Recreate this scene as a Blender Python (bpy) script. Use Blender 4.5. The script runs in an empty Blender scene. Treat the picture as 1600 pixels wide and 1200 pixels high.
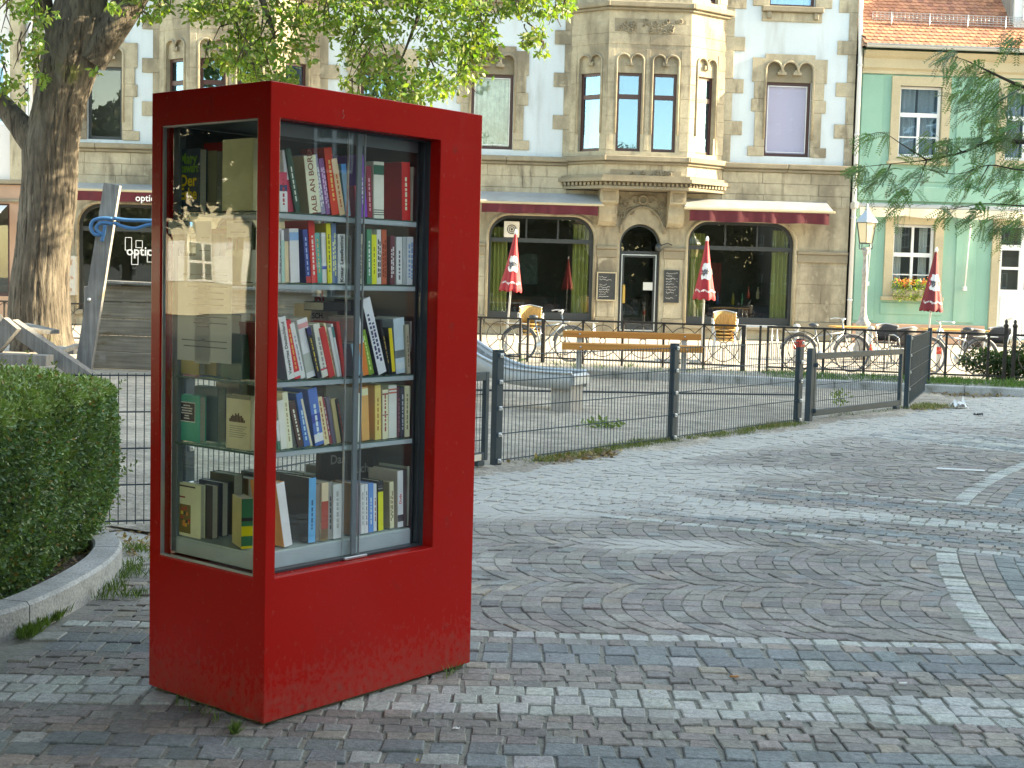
import bpy, math, random
import numpy as np
from math import sin, cos, pi, radians, sqrt, atan2, hypot
from mathutils import Vector, Matrix
from mathutils.geometry import tessellate_polygon

C = bpy.context.scene.collection
scene = bpy.context.scene
rng = random.Random(7)

# ------------------------------------------------------------------ camera, world, sun, exposure
FOC, EYE = 2160.84, 1.5568                     # focal length in pixels of a 1600 wide frame, eye height in metres
RIGHT = Vector((0.99968232, 0.00188246, 0.02513391))
UP = Vector((-0.02520431, 0.07466414, 0.99689017))
FWD = Vector((0.0, 0.99720696, -0.07468787))
cam = bpy.data.cameras.new('camera')
cam.sensor_width = 36.0
cam.lens = FOC / 1600 * 36.0
cam.clip_start, cam.clip_end = 0.05, 600
camo = bpy.data.objects.new('camera', cam)
C.objects.link(camo)
m = Matrix((RIGHT, UP, -FWD)).transposed().to_4x4()
m.translation = (0, 0, EYE)
camo.matrix_world = m
scene.camera = camo

SUN_EL, SUN_IN = radians(23), radians(-1.2)      # elevation; how far the sun stands on the camera's side of the street line
SUN = Vector((cos(SUN_EL) * cos(SUN_IN), -cos(SUN_EL) * sin(SUN_IN), sin(SUN_EL)))
world = bpy.data.worlds.new('World')
scene.world = world
world.use_nodes = True
wn = world.node_tree
for n in list(wn.nodes):
    wn.nodes.remove(n)
sky = wn.nodes.new('ShaderNodeTexSky')
sky.sky_type = 'NISHITA'
sky.sun_disc = False
sky.sun_elevation = SUN_EL
sky.sun_rotation = atan2(SUN.x, SUN.y)
sky.dust_density = 0.6
sky.ozone_density = 0.8
bg = wn.nodes.new('ShaderNodeBackground')
bg.inputs['Strength'].default_value = 0.15
wo = wn.nodes.new('ShaderNodeOutputWorld')
wn.links.new(sky.outputs[0], bg.inputs[0])
wn.links.new(bg.outputs[0], wo.inputs[0])
sl = bpy.data.lights.new('sun', 'SUN')
sl.energy = 3.4
sl.angle = radians(0.6)
sl.color = (1.0, 0.92, 0.81)
so = bpy.data.objects.new('sun', sl)
C.objects.link(so)
so.rotation_euler = SUN.to_track_quat('Z', 'Y').to_euler()
so.location = (40, -10, 30)
scene.view_settings.view_transform = 'Standard'
scene.view_settings.look = 'None'
scene.view_settings.gamma = 1.0
scene.view_settings.use_curve_mapping = False
scene.view_settings.exposure = 2.8
scene.view_settings.use_white_balance = True       # the photograph is balanced a little towards the shade
scene.view_settings.white_balance_temperature = 9000
scene.view_settings.white_balance_tint = 5
scene.render.engine = 'CYCLES'
scene.cycles.max_bounces = 10
scene.cycles.transparent_max_bounces = 24
scene.cycles.use_denoising = True
scene.cycles.sample_clamp_indirect = 8

# ------------------------------------------------------------------ measuring: where a sight line meets a real plane
def ray(px, py):
    return RIGHT * ((px - 800) / FOC) - UP * ((py - 600) / FOC) + FWD
def at(px, py, Y):                              # on the upright plane at distance Y
    d = ray(px, py)
    return Vector((0, 0, EYE)) + d * (Y / d.y)
def grd(px, py, z=0.0):                         # on the ground
    d = ray(px, py)
    return Vector((0, 0, EYE)) + d * ((z - EYE) / d.z)
PSI = math.atan(0.068)                          # the street front is turned a little
FO = Vector((-1.5, 40, 0))
FE = Vector((cos(PSI), sin(PSI), 0)); FN = Vector((sin(PSI), -cos(PSI), 0))
def fac(px, py, d=0.0):                         # (along, height) on the street front, d metres proud of it
    r = ray(px, py)
    c = Vector((0, 0, EYE))
    t = ((FO + FN * d - c).dot(FN)) / r.dot(FN)
    q = c + r * t - FO
    return q.dot(FE), q.z

# ------------------------------------------------------------------ things, parts
def prop(o, label=None, cat=None, group=None, kind=None):
    if label: o['label'] = label
    if cat: o['category'] = cat
    if group: o['group'] = group
    if kind: o['kind'] = kind
    return o
def thing(name, label, cat, loc=(0, 0, 0), rz=0.0, group=None):
    o = bpy.data.objects.new(name, None)
    o.empty_display_size = 0.2
    C.objects.link(o)
    o.location = loc
    o.rotation_euler = (0, 0, rz)
    return prop(o, label, cat, group)
def kids(o):
    return [c for c in bpy.data.objects if c.parent == o]
def dup(o, parent=None):
    c = o.copy()
    C.objects.link(c)
    c.parent = parent
    for k in kids(o):
        dup(k, c)
    return c

class MB:
    """collects shapes into one mesh"""
    def __init__(self):
        self.v = []; self.f = []; self.c = None; self.sm = []
    def add(self, vs, fs, smooth=False, M=None):
        o = len(self.v)
        self.v += [tuple(M @ Vector(p)) if M else tuple(p) for p in vs]
        self.f += [tuple(i + o for i in f) for f in fs]
        self.sm += [smooth] * len(fs)
        return self
    def box(self, a, b, M=None):
        x0, y0, z0 = a; x1, y1, z1 = b
        vs = [(x0,y0,z0),(x1,y0,z0),(x1,y1,z0),(x0,y1,z0),(x0,y0,z1),(x1,y0,z1),(x1,y1,z1),(x0,y1,z1)]
        return self.add(vs, [(0,3,2,1),(4,5,6,7),(0,1,5,4),(1,2,6,5),(2,3,7,6),(3,0,4,7)], False, M)
    def cbox(self, a, b, c=0.004, M=None):
        """box with chamfered edges"""
        x0, y0, z0 = a; x1, y1, z1 = b
        c = min(c, (x1-x0)*.4, (y1-y0)*.4, (z1-z0)*.4)
        vs = []
        for X, sx in ((x0,1),(x1,-1)):
            for Y, sy in ((y0,1),(y1,-1)):
                for Z, sz in ((z0,1),(z1,-1)):
                    vs += [(X, Y+sy*c, Z+sz*c), (X+sx*c, Y, Z+sz*c), (X+sx*c, Y+sy*c, Z)]
        def i(a, b, d, k): return ((a*2+b)*2+d)*3+k
        fs = [(i(0,0,0,0),i(0,0,1,0),i(0,1,1,0),i(0,1,0,0)), (i(1,0,0,0),i(1,1,0,0),i(1,1,1,0),i(1,0,1,0)),
              (i(0,0,0,1),i(1,0,0,1),i(1,0,1,1),i(0,0,1,1)), (i(0,1,0,1),i(0,1,1,1),i(1,1,1,1),i(1,1,0,1)),
              (i(0,0,0,2),i(0,1,0,2),i(1,1,0,2),i(1,0,0,2)), (i(0,0,1,2),i(1,0,1,2),i(1,1,1,2),i(0,1,1,2))]
        for a in (0,1):
            for b in (0,1):
                fs.append((i(0,a,b,1),i(1,a,b,1),i(1,a,b,2),i(0,a,b,2)))
                fs.append((i(a,0,b,0),i(a,1,b,0),i(a,1,b,2),i(a,0,b,2)))
                fs.append((i(a,b,0,0),i(a,b,1,0),i(a,b,1,1),i(a,b,0,1)))
                for d in (0,1):
                    fs.append((i(a,b,d,0),i(a,b,d,1),i(a,b,d,2)))
        return self.add(vs, fs, False, M)
    def bar(self, p, q, w, h, up=(0,0,1), ext=0.0):
        """square bar from p to q, w wide, h high"""
        p, q = Vector(p), Vector(q)
        d = (q - p).normalized()
        p = p - d * ext; q = q + d * ext
        u = Vector(up)
        if abs(d.dot(u)) > .99: u = Vector((0,1,0))
        s = d.cross(u).normalized(); u = s.cross(d).normalized()
        vs = []
        for e in (p, q):
            for a, b in ((-1,-1),(1,-1),(1,1),(-1,1)):
                vs.append(e + s*(a*w/2) + u*(b*h/2))
        return self.add(vs, [(0,1,2,3),(7,6,5,4),(0,4,5,1),(1,5,6,2),(2,6,7,3),(3,7,4,0)])
    def tube(self, pts, r, n=6, closed=False, smooth=True, cap=True):
        pts = [Vector(p) for p in pts]
        k = len(pts)
        rs = list(r) if isinstance(r, (list, tuple)) else [r]*k
        vs = []; fs = []
        prev = None
        for i, p in enumerate(pts):
            if closed: d = pts[(i+1)%k] - pts[i-1]
            else: d = pts[min(i+1,k-1)] - pts[max(i-1,0)]
            d.normalize()
            if prev is None:
                a = Vector((0,0,1)) if abs(d.z) < .9 else Vector((1,0,0))
                s = d.cross(a).normalized()
            else:
                s = (prev - d*prev.dot(d)).normalized()
            prev = s
            t = d.cross(s)
            for j in range(n):
                an = 2*pi*j/n
                vs.append(p + s*(rs[i]*cos(an)) + t*(rs[i]*sin(an)))
        for i in range(k if closed else k-1):
            for j in range(n):
                a = i*n + j; b = i*n + (j+1)%n
                i2 = (i+1)%k
                fs.append((a, b, i2*n+(j+1)%n, i2*n+j))
        if cap and not closed:
            fs.append(tuple(range(n-1,-1,-1))); fs.append(tuple((k-1)*n+j for j in range(n)))
        return self.add(vs, fs, smooth)
    def lathe(self, prof, n=16, c=(0,0,0), smooth=True, wob=None):
        c = Vector(c)
        vs = []; fs = []
        for r, z in prof:
            for j in range(n):
                an = 2*pi*j/n
                q = r*(wob(an, z) if wob else 1)
                vs.append(c + Vector((q*cos(an), q*sin(an), z)))
        for i in range(len(prof)-1):
            for j in range(n):
                fs.append((i*n+j, i*n+(j+1)%n, (i+1)*n+(j+1)%n, (i+1)*n+j))
        fs.append(tuple(range(n-1,-1,-1))); fs.append(tuple((len(prof)-1)*n+j for j in range(n)))
        return self.add(vs, fs, smooth)
    def plate(self, outer, holes, y0, y1, M=None):
        """polygon in (x, z) with holes, from y0 (front) to y1 (back)"""
        loops = [outer] + list(holes)
        tri = tessellate_polygon([[Vector((p[0], p[1], 0)) for p in l] for l in loops])
        flat = [p for l in loops for p in l]
        n = len(flat)
        vs = [(p[0], y0, p[1]) for p in flat] + [(p[0], y1, p[1]) for p in flat]
        fs = []
        for t in tri:
            a, b, c = [Vector((flat[i][0], flat[i][1])) for i in t]
            ar = (b.x-a.x)*(c.y-a.y) - (c.x-a.x)*(b.y-a.y)
            t = t if ar > 0 else t[::-1]
            fs.append(tuple(t)); fs.append(tuple(i+n for i in t[::-1]))
        o = 0
        for l in loops:
            k = len(l)
            for i in range(k):
                a, b = o+i, o+(i+1)%k
                fs.append((a, a+n, b+n, b))
            o += k
        return self.add(vs, fs, False, M)
    def build(self, name, mat, parent=None, M=None, bevel=0, color=None, recalc=True):
        me = bpy.data.meshes.new(name)
        me.from_pydata([tuple(p) for p in self.v], [], self.f)
        me.materials.append(mat)
        if any(self.sm):
            me.polygons.foreach_set('use_smooth', self.sm)
        if recalc:
            import bmesh
            b = bmesh.new(); b.from_mesh(me)
            bmesh.ops.recalc_face_normals(b, faces=b.faces)
            b.to_mesh(me); b.free()
        o = bpy.data.objects.new(name, me)
        C.objects.link(o)
        if parent: o.parent = parent
        if M is not None: o.matrix_local = M
        if color: o.color = (*color, 1)
        if bevel:
            md = o.modifiers.new('bevel', 'BEVEL')
            md.width = bevel; md.segments = 2; md.limit_method = 'ANGLE'; md.angle_limit = radians(40)
        return o

def arch(x0, x1, z0, z1, r=None, n=10):
    """outline of an opening with rounded upper corners (r = half width gives a round arch)"""
    r = (x1-x0)/2 if r is None else r
    pts = [(x0, z0), (x1, z0)]
    for i in range(n+1):
        a = pi/2*i/n
        pts.append((x1-r+r*cos(a), z1-r+r*sin(a)))
    for i in range(n+1):
        a = pi/2 + pi/2*i/n
        pts.append((x0+r+r*cos(a), z1-r+r*sin(a)))
    out = []
    for p in pts:
        if not out or hypot(p[0]-out[-1][0], p[1]-out[-1][1]) > 1e-4: out.append(p)
    return out
def rect(x0, x1, z0, z1):
    return [(x0,z0),(x1,z0),(x1,z1),(x0,z1)]

# ------------------------------------------------------------------ materials
def _tree(name):
    mt = bpy.data.materials.new(name)
    mt.use_nodes = True
    nt = mt.node_tree
    for n in list(nt.nodes): nt.nodes.remove(n)
    out = nt.nodes.new('ShaderNodeOutputMaterial')
    return mt, nt, out
def _noise(nt, vec, scale, detail=4, rough=.55, stretch=None):
    n = nt.nodes.new('ShaderNodeTexNoise')
    n.inputs['Scale'].default_value = scale
    n.inputs['Detail'].default_value = detail
    n.inputs['Roughness'].default_value = rough
    if stretch:
        mp = nt.nodes.new('ShaderNodeMapping')
        mp.inputs['Scale'].default_value = stretch
        nt.links.new(vec, mp.inputs[0]); vec = mp.outputs[0]
    nt.links.new(vec, n.inputs['Vector'])
    return n.outputs['Fac']
def _ramp(nt, fac, lo, hi, a=0., b=1.):
    r = nt.nodes.new('ShaderNodeMapRange')
    r.interpolation_type = 'SMOOTHSTEP'
    for i, v in zip((1,2,3,4), (lo,hi,a,b)): r.inputs[i].default_value = v
    nt.links.new(fac, r.inputs[0])
    return r.outputs[0]
def _mix(nt, fac, a, b, mode='MIX'):
    n = nt.nodes.new('ShaderNodeMix')
    n.data_type = 'RGBA'; n.blend_type = mode
    for s, v in ((0, fac), (6, a), (7, b)):
        if hasattr(v, 'is_linked'): nt.links.new(v, n.inputs[s])
        elif isinstance(v, (int, float)): n.inputs[s].default_value = v
        else: n.inputs[s].default_value = (*v, 1)
    return n.outputs[2]
def mat(name, c=(.5,.5,.5), r=.6, metal=0., var=(), stain=(), bump=(), src=None, coat=0., spec=.5, world_co=False, trans=0.):
    """src 'obj' reads the object's own colour, 'attr' the colour attribute; var = (scale, amount[, stretch]) ...; stain = (colour, scale, lo, hi[, stretch]) ...; bump = (scale, height[, stretch]) ..."""
    mt, nt, out = _tree(name)
    b = nt.nodes.new('ShaderNodeBsdfPrincipled')
    b.inputs['Roughness'].default_value = r
    b.inputs['Metallic'].default_value = metal
    b.inputs['Specular IOR Level'].default_value = spec
    if coat:
        b.inputs['Coat Weight'].default_value = coat; b.inputs['Coat Roughness'].default_value = .03
    if world_co:
        vec = nt.nodes.new('ShaderNodeNewGeometry').outputs['Position']
    else:
        vec = nt.nodes.new('ShaderNodeTexCoord').outputs['Object']
    if src == 'obj':
        col = nt.nodes.new('ShaderNodeObjectInfo').outputs['Color']
    elif src == 'attr':
        a = nt.nodes.new('ShaderNodeAttribute'); a.attribute_name = 'Col'; col = a.outputs['Color']
    else:
        rgb = nt.nodes.new('ShaderNodeRGB'); rgb.outputs[0].default_value = (*c, 1); col = rgb.outputs[0]
    for v in var:
        f = _noise(nt, vec, v[0], stretch=v[2] if len(v) > 2 else None)
        f = _ramp(nt, f, .25, .75, 1-v[1], 1+v[1])
        cb = nt.nodes.new('ShaderNodeCombineColor')
        for i in range(3): nt.links.new(f, cb.inputs[i])
        col = _mix(nt, 1.0, col, cb.outputs[0], 'MULTIPLY')
    for s in stain:
        f = _ramp(nt, _noise(nt, vec, s[1], 5, .6, s[4] if len(s) > 4 else None), s[2], s[3])
        col = _mix(nt, f, col, s[0])
    nt.links.new(col, b.inputs['Base Color'])
    nrm = None
    for bp in bump:
        n = nt.nodes.new('ShaderNodeBump')
        n.inputs['Strength'].default_value = 1.0
        n.inputs['Distance'].default_value = bp[1]
        nt.links.new(_noise(nt, vec, bp[0], 5, .6, bp[2] if len(bp) > 2 else None), n.inputs['Height'])
        if nrm: nt.links.new(nrm, n.inputs['Normal'])
        nrm = n.outputs[0]
    if nrm: nt.links.new(nrm, b.inputs['Normal'])
    sh = b.outputs[0]
    if trans:
        t = nt.nodes.new('ShaderNodeBsdfTranslucent')
        nt.links.new(_mix(nt, 1.0, col, (1.5, 1.7, .5), 'MULTIPLY'), t.inputs[0])
        mx = nt.nodes.new('ShaderNodeMixShader'); mx.inputs[0].default_value = trans
        nt.links.new(sh, mx.inputs[1]); nt.links.new(t.outputs[0], mx.inputs[2]); sh = mx.outputs[0]
    nt.links.new(sh, out.inputs[0])
    return mt
def glass(name, tint=(.9,.95,.93), base=.06, k=1.0, rough=0.0, wav=None, gc=(1,1,1)):
    mt, nt, out = _tree(name)
    t = nt.nodes.new('ShaderNodeBsdfTransparent'); t.inputs[0].default_value = (*tint, 1)
    g = nt.nodes.new('ShaderNodeBsdfGlossy'); g.inputs['Roughness'].default_value = rough; g.inputs[0].default_value = (*gc, 1)
    fr = nt.nodes.new('ShaderNodeFresnel')
    bf = nt.nodes.new('ShaderNodeMapRange')                 # leaving the pane: the ratio of indices turns over
    for i_, v_ in zip((1,2,3,4), (0,1,1.5,1/1.5)): bf.inputs[i_].default_value = v_
    nt.links.new(nt.nodes.new('ShaderNodeNewGeometry').outputs['Backfacing'], bf.inputs[0])
    nt.links.new(bf.outputs[0], fr.inputs[0])
    ma = nt.nodes.new('ShaderNodeMath'); ma.operation = 'MULTIPLY_ADD'; ma.use_clamp = True
    ma.inputs[1].default_value = k; ma.inputs[2].default_value = base
    nt.links.new(fr.outputs[0], ma.inputs[0])
    mx = nt.nodes.new('ShaderNodeMixShader')
    nt.links.new(ma.outputs[0], mx.inputs[0]); nt.links.new(t.outputs[0], mx.inputs[1]); nt.links.new(g.outputs[0], mx.inputs[2])
    if wav:
        n = nt.nodes.new('ShaderNodeBump'); n.inputs['Distance'].default_value = wav[1]
        nt.links.new(_noise(nt, nt.nodes.new('ShaderNodeTexCoord').outputs['Object'], wav[0], 2), n.inputs['Height'])
        nt.links.new(n.outputs[0], g.inputs['Normal'])
    nt.links.new(mx.outputs[0], out.inputs[0])
    return mt

M = {}
def text_mesh(body, size, bold=0.0):
    """flat lettering as a mesh, centred on its own origin: returns verts (x, y) and faces"""
    cu = bpy.data.curves.new('lettering', 'FONT')
    cu.body = body; cu.size = size; cu.align_x = 'CENTER'; cu.align_y = 'CENTER'
    cu.offset = bold; cu.resolution_u = 3; cu.fill_mode = 'FRONT'
    o = bpy.data.objects.new('lettering', cu)
    C.objects.link(o)
    bpy.context.view_layer.update()
    me = bpy.data.meshes.new_from_object(o.evaluated_get(bpy.context.evaluated_depsgraph_get()))
    vs = [(v.co.x, v.co.y) for v in me.vertices]; fs = [tuple(p.vertices) for p in me.polygons]
    bpy.data.objects.remove(o); bpy.data.curves.remove(cu); bpy.data.meshes.remove(me)
    return vs, fs
def lettering(name, body, size, fn, mt, parent, bold=0.0, sx=1.0, color=None):
    """fn maps flat (x, y) to the surface"""
    vs, fs = text_mesh(body, size, bold)
    b = MB()
    b.add([fn(x*sx, y) for x, y in vs], fs)
    return b.build(name, mt, parent, recalc=False, color=color)
# ------------------------------------------------------------------ shared materials
M['red'] = mat('red_paint', (.42,.008,.006), .24, var=((1.5,.06),), coat=.12, spec=.16, bump=((3,.0006),), stain=(((.2,.03,.025), 9, .62, .8), ((.42,.16,.13), 150, .735, .76)))
M['red_dusty'] = mat('red_paint_dusty', (.33,.018,.015), .38, var=((2,.08),), stain=(((.25,.12,.10), 14, .52, .8, (1,1,.6)), ((.24,.19,.15), 60, .62, .75)), coat=.25)
M['red_in'] = mat('red_frame_dark', (.16,.008,.01), .35, coat=.3)
M['steel'] = mat('grey_profile', (.44,.51,.54), .35, .05, var=((6,.08),))
M['dark_steel'] = mat('anthracite_profile', (.045,.055,.065), .4, .2)
M['alu'] = mat('aluminium', (.55,.58,.6), .3, .8)
M['case_in'] = mat('case_inside_grey', (.15,.18,.20), .45)
M['glass'] = glass('clear_pane', (.975,.99,.985), .0, .9)
M['glass_side'] = glass('side_pane', (.95,.975,.95), .010, .58, wav=(1.3,.002))
M['glass_shelf'] = glass('shelf_glass', (.55,.75,.68), .08, 1.0)
M['glass_edge'] = mat('glass_edge', (.05,.12,.10), .2)
M['paper'] = mat('page_edges', (.62,.56,.44), .9, var=((60,.12,(1,1,12)),))
M['cover'] = mat('book_cover', r=.42, src='obj', var=((9,.10),), stain=(((.45,.42,.36), 30, .68, .9),))
M['ink'] = mat('print', r=.5, src='obj')
M['fence'] = mat('fence_green_grey', (.036,.056,.068), .55, 0, spec=.22, var=((4,.15),))
M['zinc'] = mat('zinc', (.5,.53,.55), .4, .8)
M['iron'] = mat('dark_iron', (.028,.022,.018), .5, .2, var=((12,.25),), stain=(((.07,.035,.02), 8, .6, .8),))
M['wood_grey'] = mat('weathered_wood', (.20,.195,.185), .85, var=((3,.18,(1,1,1)), (26,.28,(1,1,.06))), stain=(((.16,.12,.06), 1.6, .55, .72),), bump=((40,.004,(1,1,.05)),))
M['plank'] = mat('hull_plank', (.185,.165,.13), .85, var=((22,.3,(.05,1,1)), (2,.2)), stain=(((.10,.065,.025), 1.8, .55, .7, (.5,1,2)), ((.25,.24,.22), 3, .6, .75)), bump=((30,.004,(.05,1,1)),))
M['bench_wood'] = mat('bench_wood', (.48,.20,.04), .5, var=((20,.2,(.05,1,1)),))
M['rope'] = mat('blue_rope', (.035,.15,.32), .7, bump=((120,.003),))
M['slide'] = mat('slide_steel', (.43,.45,.45), .42, .05, var=((3,.1),))
M['concrete'] = mat('concrete', (.36,.34,.31), .9, var=((3,.15),(30,.12)), stain=(((.22,.18,.12), 2, .5, .75),), bump=((50,.003),))
M['granite_kerb'] = mat('kerb_granite', (.38,.38,.37), .85, var=((4,.18),(90,.3)), stain=(((.16,.16,.13), 3, .55, .8),), bump=((60,.002),))
M['soil'] = mat('soil', (.075,.055,.038), 1, var=((8,.4),(50,.4)), bump=((20,.03),))
M['leaf'] = mat('tree_leaf', r=.45, src='attr', trans=.42)
M['leaf_fine'] = mat('feather_leaf', r=.5, src='attr', trans=.3)
M['leaf_hedge'] = mat('hedge_leaf', r=.42, src='attr', trans=.15)
M['grass'] = mat('grass_blade', r=.6, src='attr', trans=.25)
M['bark'] = mat('bark', (.075,.063,.048), .95, var=((2.2,.25),(14,.4,(1,1,.16))), stain=(((.13,.115,.09), 5, .5, .72, (1,1,.3)), ((.09,.10,.025), 1.1, .60, .75), ((.022,.017,.012), 11, .54, .64, (1,1,.10))), bump=((9,.06,(1,1,.12)),(30,.02,(1,1,.25))))
M['twig'] = mat('twig', (.06,.045,.03), .9)

# ------------------------------------------------------------------ ground
def sheet(name, poly, z, mt, kind='structure', cuts=0):
    b = MB()
    b.add([(x, y, z) for x, y in poly], [tuple(range(len(poly)))])
    return prop(b.build(name, mt), kind=kind)
M['asphalt'] = mat('asphalt', (.075,.075,.078), .95, var=((.6,.12),(60,.25)), world_co=True)
M['sett_far'] = mat('street_pavement', (.36,.33,.29), .9, var=((.5,.14),(14,.2)), bump=((25,.01),), world_co=True)
M['sand'] = mat('playground_sand', (.40,.348,.285), 1, var=((.45,.2),(3.5,.24),(14,.16),(45,.2)), stain=(((.25,.225,.19), 1.1, .5, .72),), bump=((2.6,.14),(9,.07),(30,.02)), world_co=True)
M['bed'] = mat('bed_gravel', (.33,.30,.26), 1, var=((1.2,.2),(20,.3)), stain=(((.12,.15,.05), 1.4, .56, .68),), bump=((15,.04),), world_co=True)
sheet('ground', [(-200,-150),(200,-150),(200,250),(-200,250)], -.05, M['asphalt'])
sheet('pavement', [(-40,24),(45,22),(45,41.5),(-40,41.5)], -.02, M['sett_far'])
# fence line between plaza and playground
FA = Vector((-.12, 11.53)); FB = Vector((5.07, 17.93)); FL = Vector((-2.29, 8.30))
FD = (FB - FA).normalized()
def fdist(x, y):                               # metres on the plaza side of the mesh fence
    if y < 11.53:
        d = (FA - FL).normalized(); n = Vector((d.y, -d.x))
        return (Vector((x, y)) - FA).dot(n)
    return (Vector((x, y)) - FA).dot(Vector((FD.y, -FD.x)))
def bedY(x): return 23.25 - .30*x              # front of the raised bed in front of the iron railing
sheet('playground_sand', [(-14,27.5),(-14,9.6),(-4,7.4),(-2.29,8.25),(-.1,11.5),(5.1,17.9),(6.2,19.4),(6.6,21.3)], .0, M['sand'])

PL = sheet('plaza', [(-9,2.2),(14,2.2),(14,19.1),(6.6,21.3),(5.75,19.0),(5.1,17.9),(-.1,11.5),(-2.29,8.25),(-5,5)], -.022, None or M['sand'])

# --- dust of the playground sand lying on the setts: strongest at the fence, and a few drifts
DRIFT = [(1050,852,.55,.22,.9),(770,790,.8,.45,.9),(800,752,1.4,.6,1.0),(960,745,1.0,.4,.7),(1180,800,.7,.3,.75),(1290,845,.25,.12,.5),(900,770,.8,.3,.55),(1330,800,.6,.2,.5),(1560,640,1.6,.8,.9),(1150,735,.9,.35,.4),(560,1080,.35,.2,.35),(760,880,.4,.35,.35)]
DRIFT = [(grd(a, b), rx, ry, k) for a, b, rx, ry, k in DRIFT]
def dust(x, y):
    d = fdist(x, y)
    v = max(0, 1.15 - d/0.9) + max(0, .52 - d/8)
    for c, rx, ry, k in DRIFT:
        e = ((x-c.x)/rx)**2 + ((y-c.y)/ry)**2
        v += k*math.exp(-e)
    v += max(0, min(.55, (y-12)/14)) if y > 12 else 0
    return min(v, 1.4)
def sett_material():
    mt, nt, out = _tree('setts')
    b = nt.nodes.new('ShaderNodeBsdfPrincipled')
    b.inputs['Roughness'].default_value = .72
    pos = nt.nodes.new('ShaderNodeNewGeometry').outputs['Position']
    a = nt.nodes.new('ShaderNodeAttribute'); a.attribute_name = 'Col'
    d = nt.nodes.new('ShaderNodeAttribute'); d.attribute_name = 'Dust'
    col = a.outputs['Color']
    for sc, am in ((.9, .14), (5, .16), (42, .22), (160, .22)):
        f = _ramp(nt, _noise(nt, pos, sc), .25, .75, 1-am, 1+am)
        cb = nt.nodes.new('ShaderNodeCombineColor')
        for i in range(3): nt.links.new(f, cb.inputs[i])
        col = _mix(nt, 1.0, col, cb.outputs[0], 'MULTIPLY')
    def math_(op, p, q):
        n = nt.nodes.new('ShaderNodeMath'); n.operation = op
        for i, v in enumerate((p, q)):
            if hasattr(v, 'is_linked'): nt.links.new(v, n.inputs[i])
            else: n.inputs[i].default_value = v
        return n.outputs[0]
    nz = math_('ADD', math_('ADD', math_('MULTIPLY', _noise(nt, pos, 2.6, 6, .65, (1, 1.6, 1)), .55), math_('MULTIPLY', _noise(nt, pos, .75, 4, .6), .38)), math_('MULTIPLY', _noise(nt, pos, 55, 4, .6), .45))
    f = _ramp(nt, math_('ADD', nz, math_('MULTIPLY', d.outputs['Fac'], .60)), .86, 1.2, 0, .85)
    sp = nt.nodes.new('ShaderNodeSeparateXYZ'); nt.links.new(pos, sp.inputs[0])
    low = _ramp(nt, sp.outputs['Z'], -.014, -.0045, .8, 0)          # dirt lodges in the joints
    f = math_('MAXIMUM', f, low)
    dirt = _mix(nt, _ramp(nt, d.outputs['Fac'], .12, .5), (.13,.125,.08), (.44,.415,.375))
    col = _mix(nt, f, col, dirt)
    nt.links.new(col, b.inputs['Base Color'])
    n1 = nt.nodes.new('ShaderNodeBump'); n1.inputs['Distance'].default_value = .006
    nt.links.new(_noise(nt, pos, 60, 4, .6), n1.inputs['Height'])
    nt.links.new(n1.outputs[0], b.inputs['Normal'])
    nt.links.new(b.outputs[0], out.inputs[0])
    return mt
M['sett'] = sett_material()

def vary(c, a, h=.03):
    k = 1 + rng.uniform(-a, a)
    return tuple(max(.01, v*k*(1 + rng.uniform(-h, h))) for v in c)
def stone_colour(t):
    if t == 'gran': return vary((.41,.43,.41), .12)
    if t == 'dark':
        r = rng.random()
        if r < .08: return vary((.38,.39,.38), .12)
        return vary((.18,.205,.215) if r < .75 else (.21,.24,.245), .16)
    r = rng.random()
    if r < .52: return vary((.255,.235,.22), .13)
    if r < .72: return vary((.265,.255,.235), .12)
    if r < .86: return vary((.205,.197,.19), .14)
    if r < .94: return vary((.31,.275,.235), .10)
    return vary((.25,.26,.255), .10)

RC = Vector((16.542, 4.225)); RR = 14.537
B2o = Vector((1.5, 9.85)); B2t = Vector((1, -.43)).normalized(); B2n = Vector((.43, 1)).normalized()
B4o = Vector((4.0, 15.25)); B4t = Vector((1, -.95)).normalized(); B4n = Vector((.95, 1)).normalized()
def zone(x, y):
    if fdist(x, y) < .02 or y > bedY(x) - .35 or y < 3.2 or x > .43*y + 1.3 or x < -.46*y - .3: return None
    # planter in the left corner
    if x < -1.95 and y > 5.3 and y < 8.6: return None
    if x < -2.02 and y > 5.0 and (x + 2.02) < -(y - 5.55)*9: pass
    if x < -2.4 and y > 5.25: return None
    p = Vector((x, y))
    if y < 6.06: return 'B1'
    if x < -.95: return 'P'
    o2 = (p - B2o).dot(B2n)
    if abs(o2) < 1.01 and fdist(x, y) > .78: return 'B2'
    r = (p - RC).length
    if r < RR: return 'R'
    o4 = (p - B4o).dot(B4n)
    if abs(o4) < .62 and fdist(x, y) > .3: return 'B4'
    if fdist(x, y) < .78: return 'B3'
    if o4 >= .62: return 'Q'
    return 'F'
STONES = []
def put(corners, t, z):
    cx = sum(c[0] for c in corners)/4; cy = sum(c[1] for c in corners)/4
    if zone(cx, cy) != z: return
    STONES.append((corners, t, cx, cy))
def rows(z, o, tdir, ndir, offs, t0, t1, ln):
    for lo, hi, t in offs:
        x = t0 + rng.uniform(-.1, 0)
        while x < t1:
            w = rng.uniform(*ln) * (1.25 if t == 'dark' else 1.12 if t == 'gran' else 1)
            j = lambda: rng.uniform(-.0065, .0065)
            e = w - rng.uniform(.002, .014)
            a = [o + tdir*(x+j()) + ndir*(lo+j()), o + tdir*(x+e+j()) + ndir*(lo+j()), o + tdir*(x+e+j()) + ndir*(hi+j()), o + tdir*(x+j()) + ndir*(hi+j())]
            put([(v.x, v.y) for v in a], t, z)
            x += w
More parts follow.
